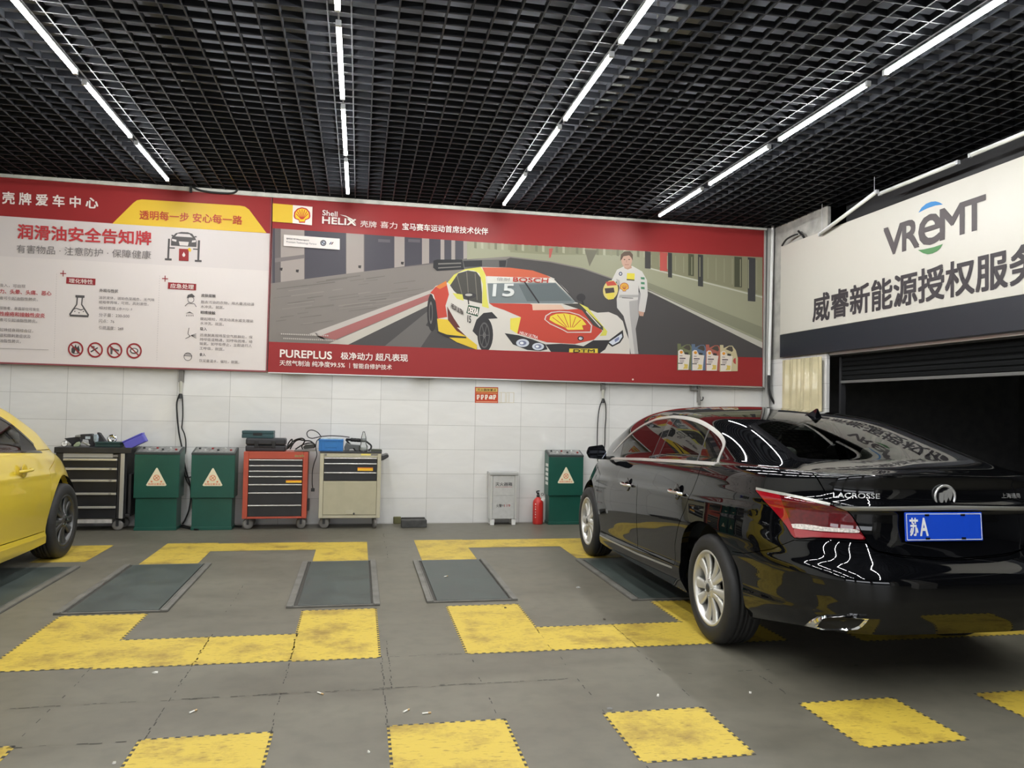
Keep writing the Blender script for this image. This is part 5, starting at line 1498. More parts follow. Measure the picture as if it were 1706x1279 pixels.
def rear_details():
    R = BLACK
    # number plate
    c = rear_plane(1572, 877, -1.012)
    t = MB(); t.box(-0.006, 0.004, -0.226, 0.226, -0.074, 0.074)
    p = t.build('number_plate', mat('plate_blue', rgb(14, 70, 200, 1.1), 0.35), R, 0.004)
    p.location = (c.x, c.y, c.z); p.rotation_euler = (0, math.radians(4), 0)
    P = lambda u, v: Vector((-0.0068, -u, v))
    mb = MB()
    for q in ((-.22, .22, .064, .068), (-.22, .22, -.068, -.064), (-.22, -.216, -.068, .068), (.216, .22, -.068, .068)):
        mb.poly([P(q[0], q[2]), P(q[1], q[2]), P(q[1], q[3]), P(q[0], q[3])])
    mb.build('plate_border', mat('plate_white', (0.85, 0.85, 0.85), 0.4), p)
    mb = MB()
    text_on(mb, '苏', [(-.2, .045), (-.155, .045), (-.155, -.045), (-.2, -.045)], P, 0, 0.02, (-1, 0, 0))
    text_on(mb, 'A', [(-.142, .045), (-.097, .045), (-.097, -.045), (-.142, -.045)], P, 0, 0.02, (-1, 0, 0))
    mb.build('plate_lettering', MATS['plate_white'], p)
    mb = MB()
    for u in (-0.11, 0.1):
        for v in (-0.06, 0.06): mb.box(-0.009, -0.005, u - 0.012, u + 0.012, v - 0.005, v + 0.005)
    mb.build('plate_clips', M_TRIM, p)
    # badge: a ring with three slanted shields
    c = bb.hit(1573, 827); c.x -= 0.006
    mb = MB()
    mb.lathe([(0.05, 0.0), (0.058, 0.006), (0.064, 0.004), (0.064, -0.006), (0.05, -0.004), (0.05, 0.0)], c, (-1, 0, 0), 40)
    for k in (-1, 0, 1):
        q = [(-.013, .03), (.013, .036), (.016, .0), (.002, -.034), (-.013, -.006)]
        mb.prism([c + Vector((-0.002, -(a + k * 0.025), b + k * 0.011)) for a, b in q], (-0.004, 0, 0))
    mb.build('badge', M_BADGE, R, fix=True)
    mb = MB(); mb.lathe([(0.001, 0.001), (0.052, 0.001)], c, (-1, 0, 0), 30); mb.build('badge_backing', M_TRIM, R)
    for body, q in (('LACROSSE', ((1387.5, 820), (1465, 822), (1465, 830.5), (1387.5, 828.5))), ('上海通用', ((1669, 821.5), (1704, 822), (1704, 830), (1669, 829.5)))):
        mb = MB()
        def on(u, v):
            h = bb.hit(u, v) if u < 1572 else None
            if h is None:                       # the far half mirrors the near one
                a = rear_plane(u, v, -0.98)
                k = bb.bvh.ray_cast(Vector((-3, -a.y, a.z)), Vector((1, 0, 0)))[0]
                h = Vector((k.x, a.y, a.z))
            return Vector((h.x - 0.004, h.y, h.z))
        text_on(mb, body, q, on, 0, 0.015, (-1, 0, 0))
        mb.build('chrome_lettering', M_BADGE, R)
    # twin exhaust tips
    Zb = lambda x, y: (1180 + x / 3.243, 860 + y / 3.243)
    O = [(530, 592), (566, 562), (602, 542), (640, 532), (760, 536), (864, 543), (848, 566), (826, 590), (800, 606), (740, 612), (600, 613)]
    I = [(588, 592), (604, 566), (626, 548), (650, 543), (760, 545), (846, 552), (832, 568), (814, 586), (790, 597), (740, 602), (620, 604)]
    for s_ in (1, -1):
        o = [bb.hit(*Zb(*p)) + Vector((-0.010, 0.006, 0)) for p in O]; i = [bb.hit(*Zb(*p)) + Vector((-0.016, 0.009, 0)) for p in I]
        f = lambda v, dx=0: Vector((v.x + dx, v.y * s_, v.z))
        n = len(o)
        vs = [f(v, 0.004) for v in o] + [f(v, -0.014) for v in [(a * 0.6 + b * 0.4) for a, b in zip(o, i)]] + [f(v, 0.002) for v in i] + [f(v, 0.03) for v in i] + [f(v, 0.02) for v in o]
        mb = MB()
        for r in range(3): mb.add(vs, [(r * n + k, r * n + (k + 1) % n, (r + 1) * n + (k + 1) % n, (r + 1) * n + k) for k in range(n)], 0, True)
        mb.add(vs, [(k, (k + 1) % n, 4 * n + (k + 1) % n, 4 * n + k) for k in range(n)], 0, True)
        mb.add([f(v, 0.004) for v in i], [list(range(n))], 1)
        mb.build('exhaust_tip', [M_CHROME, M_MATTE], R)
    # dark red strip low on the bumper
    a, b_ = rear_plane(1522, 1037, -1.07), rear_plane(1640, 1039, -1.07)
    mb = MB(); mb.box(-1.085, -1.06, b_.y, a.y, a.z - 0.012, a.z + 0.012); mb.build('bumper_strip', M_LENS2, R, 0.006)
rear_details()
_y = fl(109, 928)
YELLOW_CAR, yb, YW_ = build_car('yellow_car', 'bright yellow car parked nose to the wall at the left edge', M_YPAINT, _y.x - 0.9, _y.y - 2.837, 0.0, False, True, True)
# ================================================================ lift plates in the floor
M_PLATE = mat('lift_plate_steel', (0.055, 0.07, 0.065), 0.42, var=0.35, vscale=3.2, rvar=0.12)
M_RAIL = mat('lift_rail_steel', (0.15, 0.145, 0.13), 0.5, var=0.3, vscale=8)
PLATES = [(-3.0, -2.31, 5.65, 7.22, 'grey green steel lift plate leftmost in the floor, beside the yellow car'),
          (-1.965, -1.25, 5.65, 7.25, 'stained grey green steel lift plate, second from left in the floor'),
          (-0.47, 0.182, 5.65, 7.25, 'grey green steel lift plate in the middle of the floor, below the beige cabinet'),
          (0.522, 1.2, 5.68, 7.21, 'clean grey steel lift plate with a cigarette butt lying on it'),
          (2.06, 2.76, 5.57, 7.12, 'dark steel lift plate half under the black car')]
for (x0, x1, y0, y1, lab) in PLATES:
    c = ((x0 + x1) / 2, (y0 + y1) / 2, 0)
    t = thing('lift_plate', c, lab, 'lift plate', 'steel lift plates let into the floor')
    hw, hl = (x1 - x0) / 2, (y1 - y0) / 2
    mb = MB(); mb.box(-hw, hw, -hl, hl, 0.0, 0.003); mb.build('pit_frame', M_SEAM, t)  # flat dark sheet, coloured as the shade of the recess round the plate
    mb = MB(); mb.box(-hw + 0.075, hw - 0.065, -hl + 0.03, hl - 0.02, 0.003, 0.012); mb.build('plate', M_PLATE, t, 0.003)
    for s in (-1, 1):
        mb = MB(); a = s * (hw - 0.025)
        mb.box(a - 0.025, a + 0.025, -hl, hl, 0.003, 0.016); mb.box(a - s * 0.018 - 0.004, a - s * 0.018 + 0.004, -hl, hl, 0.016, 0.02)
        mb.build('side_rail', M_RAIL, t, 0.002)
        mb = MB(); b = s * (hl - 0.009); mb.box(-hw + 0.05, hw - 0.05, b - 0.009, b + 0.009, 0.003, 0.011); mb.build('end_bar', M_RAIL, t)

# ================================================================ tool cabinets
M_DRAWER = mat('drawer_black', (0.02, 0.02, 0.023), 0.35, var=0.25, vscale=6)
M_PULL = mat('pull_bright', (0.8, 0.79, 0.76), 0.25, 0.6)
M_CASTER = mat('caster_grey', (0.2, 0.19, 0.18), 0.5)
M_REDCAB = mat('cabinet_red', rgb(178, 78, 58, 1.05), 0.4, var=0.15, vscale=5)
M_BEIGE = mat('cabinet_beige', rgb(180, 174, 152, 1.12), 0.42, var=0.08, vscale=5)
M_CABBLK = mat('cabinet_black', (0.03, 0.03, 0.033), 0.4, var=0.2)
M_STICK = mat('sticker_yellow', rgb(230, 176, 40, 1.2), 0.5)
M_STICKO = mat('sticker_orange', rgb(205, 110, 40, 1.2), 0.5)
def caster(t, x, y, r=0.062, face=0):
    c = bpy.data.objects.new('caster', None); COL.objects.link(c); c.parent = t; c.location = (x, y, 0)
    mb = MB(); mb.lathe([(0.001, -0.016), (r * 0.6, -0.018), (r * 0.92, -0.014), (r, -0.008), (r, 0.008), (r * 0.92, 0.014), (r * 0.6, 0.018), (0.001, 0.016)], (0, 0, r), (math.sin(face), math.cos(face), 0), 28); mb.build('caster_wheel', M_CASTER, c)
    mb = MB(); mb.box(-0.035, 0.035, -0.03, 0.03, r * 2 - 0.002, r * 2 + 0.008); mb.box(-0.014, 0.014, -0.026, -0.021, r * 0.9, r * 2); mb.box(-0.014, 0.014, 0.021, 0.026, r * 0.9, r * 2); mb.cyl((0, -0.03, r), (0, 0.03, r), 0.008, n=10)
    mb.build('caster_fork', M_CABBLK, c)
    return c
def zpx(py, px, Y): return at(px, py, 1, Y).z

def red_cabinet():
    Y = 9.16
    x0, x1 = -1.275, -0.57
    c = Vector(((x0 + x1) / 2, (Y + 9.5) / 2, 0))
    t = thing('tool_cabinet', c, 'red tool cabinet on casters with seven black drawers', 'tool cabinet', rz=0.02)
    hw, d = (x1 - x0) / 2, 0.17
    zb, zt = 0.125, 0.885
    P = lambda z: z
    dz = [zpx(690 + q / 5.687, 460, Y) for q in (428, 482, 534, 586, 662, 740, 858, 968)]
    inw = hw - 0.055
    mb = MB()
    mb.box(-hw, -inw, -d, d, zb, zt); mb.box(inw, hw, -d, d, zb, zt); mb.box(-inw, inw, -d, d, dz[0] + 0.006, zt); mb.box(-inw, inw, -d, d, zb, dz[-1]); mb.box(-inw, inw, -d + 0.08, d, dz[-1], dz[0] + 0.006)
    mb.build('body', M_REDCAB, t, 0.004)
    for i in range(7):
        a, b = dz[i + 1] + 0.004, dz[i] + 0.004
        mb = MB(); mb.box(-inw + 0.004, inw - 0.004, -d - 0.002, -d + 0.07, a, b - 0.016); dr = mb.build('drawer', M_DRAWER, t, 0.002)
        mb = MB(); mb.box(-inw + 0.004, inw - 0.004, -d - 0.012, -d + 0.01, b - 0.016, b - 0.003); mb.build('drawer_pull', M_PULL, dr, 0.003)
        if i == 3:
            mb = MB(); mb.box(0.115, 0.29, -d - 0.0035, -d - 0.002, a + 0.014, a + 0.042); mb.box(0.115, 0.29, -d - 0.004, -d - 0.0035, a + 0.034, a + 0.042, 1); mb.build('warning_label', [M_STICK, M_STICKO], dr)
    mb = MB()
    for k, (u, w_) in enumerate(((0.215, 0.03), (0.25, 0.024), (0.2, 0.02), (0.275, 0.03))):
        mb.poly([(u, -d - 0.0008, 0.83 + 0.006 * (k % 2)), (u + w_, -d - 0.0008, 0.826), (u + w_ * 1.2, -d - 0.0008, 0.842), (u + 0.01, -d - 0.0008, 0.85 + 0.004 * k)])
    mb.build('worn_sticker', mat('worn_sticker', rgb(150, 130, 84), 0.6), t)
    mb = MB(); mb.box(hw, hw + 0.024, -0.1, 0.05, 0.2, 0.33); mb.build('side_holder', M_CABBLK, t, 0.004)
    for sx in (-1, 1):
        for sy in (-1, 1): caster(t, sx * (hw - 0.06), sy * 0.11, face=0.5 * sx)
    return t
red_cabinet()

def beige_cabinet():
    Y = 9.15
    x0, x1 = -0.43, 0.268
    c = Vector(((x0 + x1) / 2, (Y + 9.5) / 2, 0))
    t = thing('tool_cabinet', c, 'beige tool cabinet on casters with three black drawers over a door', 'tool cabinet', rz=-0.01)
    hw, d = (x1 - x0) / 2, 0.172
    zb, zt = 0.125, 0.875
    z = lambda q: zpx(690 + q / 5.687, 580, Y)
    inw = hw - 0.045
    dz = [z(412), z(464), z(550), z(630)]
    mb = MB()
    mb.box(-hw, -inw, -d, d, zb, zt); mb.box(inw, hw, -d, d, zb, zt); mb.box(-inw, inw, -d, d, dz[0] + 0.006, zt); mb.box(-inw, inw, -d, d, zb, z(955)); mb.box(-inw, inw, -d + 0.08, d, z(955), dz[0] + 0.006)
    mb.build('body', M_BEIGE, t, 0.004)
    mb = MB(); mb.box(-hw - 0.004, hw + 0.004, -d - 0.004, d, zt, zt + 0.018); mb.build('worktop', M_CABBLK, t, 0.004)
    for i in range(3):
        a, b = dz[i + 1] + 0.003, dz[i] + 0.003
        mb = MB(); mb.box(-inw + 0.004, inw - 0.004, -d - 0.002, -d + 0.07, a, b - 0.014); dr = mb.build('drawer', M_DRAWER, t, 0.002)
        mb = MB(); mb.box(-inw + 0.004, inw - 0.004, -d - 0.012, -d + 0.01, b - 0.014, b - 0.002); mb.build('drawer_pull', M_PULL, dr, 0.003)
        if i == 1:
            mb = MB(); mb.box(0.08, 0.255, -d - 0.0035, -d - 0.002, a + 0.016, a + 0.055); mb.box(0.08, 0.255, -d - 0.004, -d - 0.0035, a + 0.045, a + 0.055, 1); mb.build('warning_label', [M_STICK, M_STICKO], dr)
    mb = MB(); mb.box(-inw + 0.002, inw - 0.002, -d - 0.004, -d + 0.05, z(952), dz[3] - 0.003); dr = mb.build('door', mat('cabinet_beige_door', rgb(172, 166, 142, 1.12), 0.42, var=0.06), t, 0.003)
    mb = MB(); mb.box(-0.045, 0.04, -d - 0.007, -d - 0.004, z(945), z(905)); mb.build('lock_plate', M_BEIGE, dr, 0.002)
    mb = MB(); mb.cyl((0.05, -d - 0.02, z(940)), (0.05, -d - 0.004, z(940)), 0.011, n=14); mb.build('knob', M_CABBLK, dr)
    mb = MB(); mb.box(0.115, 0.225, -d - 0.001, -d, 0.852, 0.872); mb.build('front_label', mat('sticker_pale_yellow', rgb(226, 208, 110, 1.2), 0.5), t)
    mb = MB(); mb.box(0.23, 0.305, -d - 0.001, -d, 0.852, 0.868); mb.build('rating_plate', M_CASTER, t)
    mb = MB(); mb.box(-hw + 0.05, -hw + 0.075, -d - 0.006, -d, 0.845, 0.868); mb.build('lock', M_CASTER, t, 0.003)
    mb = MB()
    mb.prism([(hw, -d, 0.79), (hw + 0.03, -d, 0.80), (hw + 0.085, -d, 0.835), (hw + 0.085, -d, 0.858), (hw + 0.06, -d, 0.866), (hw + 0.02, -d, 0.852), (hw, -d, 0.855)][::-1], (0, 0.3, 0))
    mb.build('side_handle', M_CABBLK, t, 0.006)
    for sx in (-1, 1):
        for sy in (-1, 1): caster(t, sx * (hw - 0.06), sy * 0.11, face=0.35 if sx < 0 else 1.3)
beige_cabinet()

def black_cabinet():
    Y = 9.17
    x0, x1 = -3.22, -2.515
    c = Vector(((x0 + x1) / 2, (Y + 9.5) / 2, 0))
    t = thing('tool_cabinet', c, 'black tool cabinet with bright drawer pulls behind the yellow car', 'tool cabinet', rz=-0.01)
    hw, d = (x1 - x0) / 2, 0.165
    z = lambda q: zpx(710 + q / 7.106, 195, Y)
    zb, zt = z(1092), z(320)
    mb = MB()
    mb.box(-hw, hw, -d + 0.06, d, zb, zt); mb.box(hw - 0.075, hw - 0.004, -d, -d + 0.06, zb, zt, 0); mb.box(-hw, -hw + 0.075, -d, -d + 0.06, zb, zt, 0)
    mb.build('body', M_CABBLK, t, 0.004)
    mb = MB(); mb.box(hw - 0.048, hw - 0.006, -d - 0.008, -d + 0.002, zb, zt); mb.build('corner_trim', mat('trim_silver', (0.55, 0.54, 0.52), 0.35, 0.5), t, 0.004)
    mb = MB(); mb.box(-hw - 0.015, hw + 0.06, -d - 0.015, d + 0.01, zt, z(250)); mb.build('worktop_tray', M_CABBLK, t, 0.006)
    mb = MB(); mb.box(-hw + 0.075, hw - 0.13, -d - 0.001, -d + 0.06, z(372), zt - 0.002); mb.build('upper_rail', mat('cabinet_grey_rail', (0.42, 0.41, 0.38), 0.4), t)
    mb = MB(); mb.box(hw - 0.13, hw - 0.078, -d - 0.003, -d + 0.06, z(365), z(336)); mb.build('rating_plate', M_CASTER, t)
    ys = [382, 492, 630, 785, 945, 1090]
    for i in range(5):
        a, b = z(ys[i + 1]) + 0.004, z(ys[i]) + 0.004
        mb = MB(); mb.box(-hw + 0.078, hw - 0.08, -d - 0.002, -d + 0.06, a, b - 0.026); dr = mb.build('drawer', M_DRAWER, t, 0.002)
        mb = MB(); mb.box(-hw + 0.078, hw - 0.082, -d - 0.016, -d + 0.01, b - 0.028, b - 0.003); mb.build('drawer_pull', M_PULL, dr, 0.004)
        if 0 < i < 4:
            mb = MB(); mb.box(hw - 0.155, hw - 0.128, -d - 0.019, -d - 0.016, b - 0.026, b - 0.006); mb.build('latch', M_CASTER, dr)
    mb = MB(); mb.box(-hw + 0.06, hw - 0.12, -d + 0.005, -d + 0.03, z(1146), z(1098)); mb.build('lower_rail', mat('rail_scuffed', (0.5, 0.48, 0.46), 0.5, var=0.3, vscale=20), t)
    mb = MB(); mb.box(hw, hw + 0.05, -0.12, 0.14, 0.15, 0.18); mb.box(hw + 0.02, hw + 0.05, -0.1, 0.12, 0.18, 0.62); mb.build('side_rack', M_CABBLK, t, 0.005)
    for sx in (-1, 1):
        for sy in (-1, 1): caster(t, sx * (hw - 0.07), sy * 0.11, 0.058)
black_cabinet()

# ================================================================ green lift consoles
M_GREEN = mat('console_green', (0.012, 0.085, 0.062), 0.33, var=0.12, vscale=4)
M_CTOP = mat('console_top_worn', (0.28, 0.28, 0.27), 0.5, var=0.6, vscale=26)
M_CEDGE = mat('console_edge', (0.035, 0.045, 0.045), 0.4)
M_TRI = mat('triangle_cream', rgb(222, 214, 186, 1.15), 0.5)
M_TRIO = mat('triangle_orange', rgb(214, 130, 92, 1.15), 0.5)
def console(x0, x1, Y, dp, label, buttons=True):
    c = Vector(((x0 + x1) / 2, Y + dp / 2, 0))
    t = thing('lift_console', c, label, 'lift console', 'green lift consoles along the rear wall')
    hw, d = (x1 - x0) / 2, dp / 2
    zt, zm = 0.865, 0.36
    mb = MB(); mb.box(-hw + 0.018, hw - 0.022, -d + 0.02, d - 0.01, 0.0, zm); mb.build('base_cabinet', M_GREEN, t, 0.004)
    mb = MB(); mb.box(-hw + 0.012, hw - 0.016, -d + 0.012, d - 0.008, 0.0, 0.035); mb.build('plinth', M_GREEN, t, 0.003)
    mb = MB()
    mb.prism([(-hw, -d, zm), (-hw, d, zm), (-hw, d, zt + 0.045), (-hw, d - 0.04, zt + 0.045), (-hw, -d, zt - 0.022)], (2 * hw, 0, 0)); mb.build('upper_cabinet', M_GREEN, t, 0.006)
    mb = MB(); mb.prism([(-hw - 0.002, -d - 0.003, zt - 0.024), (-hw - 0.002, -d - 0.003, zt), (-hw - 0.002, d - 0.035, zt + 0.056), (-hw - 0.002, d - 0.035, zt + 0.03)], (2 * hw + 0.004, 0, 0)); tp = mb.build('control_panel', [M_CEDGE], t, 0.004, fix=True)
    s = (0.056) / (2 * d - 0.032)
    T = lambda u, v, h=0: (u, -d + v, zt + (v + 0.003) * s + 0.001 + h)
    mb = MB(); mb.poly([T(-hw + 0.02, 0.02), T(hw - 0.02, 0.02), T(hw - 0.02, 2 * d - 0.05), T(-hw + 0.02, 2 * d - 0.05)]); mb.build('panel_face', M_CTOP, tp)
    rnd = random.Random(int(x0 * 100))
    for k in range(6):
        u = -hw + 0.06 + k * (2 * hw - 0.12) / 5
        p = Vector(T(u, d * (0.7 if k % 2 else 1.1)))
        mb = MB(); mb.cyl(p, p + Vector((0, -0.004, 0.014)), 0.013, 0.011, 14); mb.build('push_button', [mat('button_red', (0.3, 0.03, 0.03), 0.4), M_CABBLK, mat('button_white', (0.6, 0.6, 0.58), 0.4)][(k + 1) % 3], tp)
    # triangular warning sign
    cz = 0.565 if Y < 9.25 else 0.585
    y = -d - 0.0012
    mb = MB()
    tri = [(-0.118, cz - 0.06), (-0.106, cz - 0.07), (0.106, cz - 0.07), (0.118, cz - 0.06), (0.01, cz + 0.125), (0, cz + 0.132), (-0.01, cz + 0.125)]
    k_ = 0.9
    mb.prism([(u * k_, y, v) for u, v in tri], (0, 0.0015, 0)); ts = mb.build('warning_triangle', M_TRI, t, fix=True)
    mb = MB(); ring = [(0.001, 0.036, 0.025)]
    n = 24
    vs = [(r * math.cos(2 * PI * i / n), y - 0.0006, cz + 0.02 + r * math.sin(2 * PI * i / n)) for r in (0.026, 0.034) for i in range(n)]
    mb.add(vs, [(i, (i + 1) % n, n + (i + 1) % n, n + i) for i in range(n)])
    for a in (0.7, 2.3): mb.poly([(math.cos(a) * 0.03 + sx * 0.004 * math.sin(a), y - 0.0008, cz + 0.02 + math.sin(a) * 0.03 - sx * 0.004 * math.cos(a)) for sx in (-1, 1)] + [(-math.cos(a) * 0.03 + sx * 0.004 * math.sin(a), y - 0.0008, cz + 0.02 - math.sin(a) * 0.03 - sx * 0.004 * math.cos(a)) for sx in (1, -1)])
    for sx in (-1, 1): mb.poly([(sx * 0.05 + q * 0.009, y - 0.0006, cz - 0.022 + r * 0.009) for q, r in ((-1, -1), (1, -1), (1, 1), (-1, 1))])
    text_on(mb, '危险注意安全', [(-0.085, cz - 0.038), (0.085, cz - 0.038), (0.085, cz - 0.06), (-0.085, cz - 0.06)], lambda u, v: Vector((u, y - 0.0006, v)), 0, 0.02)
    mb.build('warning_symbol', M_TRIO, ts)
    return t, hw, d
console(-2.425, -1.955, 9.17, 0.27, 'green lift console left of the hanging cables, next to the black cabinet')
console(-1.83, -1.365, 9.16, 0.27, 'green lift console between the hanging cables and the red cabinet')
t, hw, d = console(2.325, 2.775, 9.31, 0.22, 'green lift console behind the red fire extinguisher')
for k in range(5):
    mb = MB(); z0 = 0.755 - k * 0.057; mb.box(-hw - 0.001, -hw, -d + 0.02, -d + 0.15, z0 - 0.036, z0); mb.build('side_label', mat('label_white', (0.75, 0.75, 0.72), 0.5), t)

# ================================================================ fire cabinet and extinguisher
M_STEEL = mat('brushed_steel', (0.62, 0.62, 0.61), 0.4, 0.35, var=0.06, vscale=30)
def fire_box():
    Y = 9.33
    a, b = at(818, 800, 1, Y).x, at(861.5, 800, 1, Y).x
    x0, x1 = a, b
    c = Vector(((x0 + x1) / 2, (Y + 9.53) / 2, 0))
    t = thing('fire_extinguisher_box', c, 'stainless steel fire extinguisher box on white feet by the wall', 'fire box')
    hw, d = (x1 - x0) / 2, 0.09
    z = lambda q: zpx(630 + q / 4.737, 840, Y)
    zt, zb = z(765), z(1112)
    mb = MB(); mb.box(-hw, hw, -d + 0.012, d, zb, zt); mb.build('body', M_STEEL, t, 0.003)
    mb = MB(); mb.box(-hw - 0.02, hw + 0.02, -d - 0.012, d + 0.0, zt, z(742)); mb.build('lid', mat('steel_dull', (0.5, 0.5, 0.49), 0.4, 0.4), t, 0.006)
    for s_ in (-1, 1):
        mb = MB(); mb.box(s_ * (hw - 0.012) - 0.014, s_ * (hw - 0.012) + 0.014, -d, d, zb, zt); mb.build('corner_post', mat('post_white', (0.72, 0.72, 0.7), 0.3, 0.4), t, 0.004)
        for sy in (-1, 1):
            mb = MB(); mb.prism([(s_ * (hw - 0.03) - 0.022, sy * 0.06 - 0.02, z(1150) * 0), (s_ * (hw - 0.03) + 0.022, sy * 0.06 - 0.02, 0), (s_ * (hw - 0.03) + 0.028, sy * 0.06 - 0.02, zb), (s_ * (hw - 0.03) - 0.028, sy * 0.06 - 0.02, zb)], (0, 0.04, 0)); mb.build('foot', mat('foot_white', (0.8, 0.8, 0.78), 0.5), t)
    zm = z(926)
    for i, (a_, b_) in enumerate(((zm + 0.002, zt - 0.006), (zb + 0.004, zm - 0.002))):
        mb = MB(); mb.box(-hw + 0.028, hw - 0.028, -d + 0.002, -d + 0.012, a_, b_); dr = mb.build('door_panel', M_STEEL, t, 0.002)
        mb = MB(); M = lambda u, v: Vector((u, -d + 0.0012, v))
        if i == 0:
            text_on(mb, '灭火器箱', [(-0.105, z(822)), (0.105, z(822)), (0.105, z(850)), (-0.105, z(850))], M, 0, 0.015)
            text_on(mb, 'FIRE EXTINGUISHER BOX', [(-0.105, z(854)), (0.105, z(854)), (0.105, z(862)), (-0.105, z(862))], M, 1)
        else:
            text_on(mb, '火警', [(-0.09, z(993)), (-0.02, z(993)), (-0.02, z(1018)), (-0.09, z(1018))], M, 0, 0.01)
            text_on(mb, '119', [(0.012, z(996)), (0.085, z(996)), (0.085, z(1016)), (0.012, z(1016))], M, 1, 0.01)
            text_on(mb, '呼', [(-0.018, z(996)), (0.008, z(996)), (0.008, z(1014)), (-0.018, z(1014))], M, 0)
        mb.build('lettering', [mat('print_black', (0.04, 0.035, 0.04), 0.5), mat('print_red', rgb(170, 60, 60), 0.5)], dr)
fire_box()
def print_rows(mb, r):
    for k in range(6):
        z0 = 0.245 - k * 0.032
        for a in (3.9, 4.02):
            mb.poly([((r + 0.0008) * math.cos(a + q), (r + 0.0008) * math.sin(a + q), z0 + w_) for q, w_ in ((0, 0), (0.08, 0), (0.08, 0.016 - 0.006 * (k % 2)), (0, 0.016 - 0.006 * (k % 2)))], 1)
def extinguisher():
    c = fl(899, 872.5); c.z = 0; c.x -= 0.025
    t = thing('fire_extinguisher', c, 'red fire extinguisher standing beside the right green console', 'fire extinguisher')
    r = 0.066
    mb = MB(); mb.lathe([(0.001, 0.0), (r - 0.004, 0.0), (r, 0.012), (r, 0.265), (r - 0.006, 0.29), (r - 0.022, 0.312), (0.026, 0.326), (0.022, 0.335), (0.001, 0.336)], n=36)
    print_rows(mb, r); mb.build('cylinder', [mat('extinguisher_red', rgb(196, 44, 40, 1.0), 0.28, coat=0.5), mat('label_white', (0.75, 0.75, 0.72), 0.5)], t)
    mb = MB(); mb.lathe([(0.001, 0.335), (0.02, 0.335), (0.02, 0.36), (0.014, 0.365), (0.014, 0.38), (0.001, 0.381)], n=20); mb.build('valve', M_CABBLK, t)
    mb = MB(); mb.tube([(0.0, 0, 0.366), (-0.012, -0.01, 0.385), (0.0, -0.03, 0.39)], 0.008, 8); mb.tube([(-0.012, 0, 0.378), (-0.02, -0.002, 0.405), (0.01, -0.025, 0.412)], 0.008, 8); mb.build('lever', M_CABBLK, t)
    mb = MB(); mb.lathe([(0.012, -0.003), (0.017, -0.003), (0.017, 0.003), (0.012, 0.003), (0.012, -0.003)], (0.045, -0.03, 0.372), (0, 1, 0), 18); mb.build('safety_ring', M_CHROME, t)
    mb = MB(); mb.obox((0.05, -0.05, 0.318), 0.038, 0.002, 0.05, Matrix.Rotation(0.5, 3, 'Y')); mb.build('inspection_tag', mat('label_white', (0.75, 0.75, 0.72), 0.5), t)
extinguisher()

# ================================================================ blocks on the floor by the wall
M_BLOCK = mat('rubber_block', (0.06, 0.06, 0.058), 0.7, var=0.4, vscale=15)
for (px, py, w, d, h, rz, col, lab) in ((690, 879, 0.3, 0.12, 0.09, 0.03, M_BLOCK, 'grey rubber block lying in front of two others by the wall'),
                                    (688, 872, 0.29, 0.1, 0.075, -0.06, mat('dark_wood_block', (0.035, 0.032, 0.03), 0.7, var=0.3), 'dark wooden block behind the grey rubber block'),
                                    (662, 872.5, 0.09, 0.1, 0.085, 0.1, mat('moss_block', (0.14, 0.135, 0.06), 0.8, var=0.3), 'short mossy yellow block at the left end of the dark block')):
    p = fl(px, py)
    mb = MB(); mb.box(-w / 2, w / 2, 0, d, 0, h)
    o = mb.build('block', col, None, 0.008)
    o.location = (p.x, p.y, 0.0); o.rotation_euler = (0, 0, rz)
    tag(o, lab, 'block', 'blocks on the floor by the wall')

# ================================================================ things on the cabinets
M_PURPLE = mat('purple_plastic', rgb(86, 84, 178, 1.2), 0.4)
M_TEAL = mat('dark_teal_case', (0.016, 0.045, 0.045), 0.45, var=0.2)
M_BCASE = mat('black_case', (0.03, 0.03, 0.035), 0.5, var=0.2)
M_BLUEB = mat('blue_plastic', rgb(46, 112, 178, 1.2), 0.4)
M_CORD = mat('black_cord', (0.012, 0.012, 0.013), 0.5)
M_TOOLS = mat('tool_steel', (0.4, 0.4, 0.39), 0.35, 0.7)
def place(px, py, Y): return at(px, py, 1, Y)
ZT_RED, ZT_BEI = 0.885, 0.894
Zt1 = lambda x, y: (85 + x / 7.106, 710 + y / 7.106)
ZT_BLK = zpx(710 + 250 / 7.106, 195, 9.17)
# purple box leaning between cabinet and console
p = place(*Zt1(1000, 178), 9.22)
t = thing('plastic_box', (p.x, p.y, p.z), 'small purple plastic box tilted across the black cabinet edge', 'box')
t.rotation_euler = (0, math.radians(-27), 0.05)
mb = MB(); mb.box(-0.11, 0.11, -0.06, 0.06, -0.052, 0.04); mb.build('body', M_PURPLE, t, 0.008)
mb = MB(); mb.box(-0.113, 0.113, -0.063, 0.063, 0.04, 0.056); mb.build('lid', M_PURPLE, t, 0.006)
# dark teal tool case flat on the black cabinet
p0, p1 = place(*Zt1(530, 215), 9.22), place(*Zt1(830, 215), 9.22)
t = thing('tool_case', ((p0.x + p1.x) / 2, 9.26, ZT_BLK), 'flat dark green tool case on the black cabinet', 'tool case')
w = (p1.x - p0.x) / 2
mb = MB(); mb.box(-w, w, -0.07, 0.07, 0.0, 0.034); mb.build('body', M_TEAL, t, 0.006)
mb = MB(); mb.box(-w, w, -0.07, 0.07, 0.036, 0.058); mb.build('lid', M_TEAL, t, 0.006)
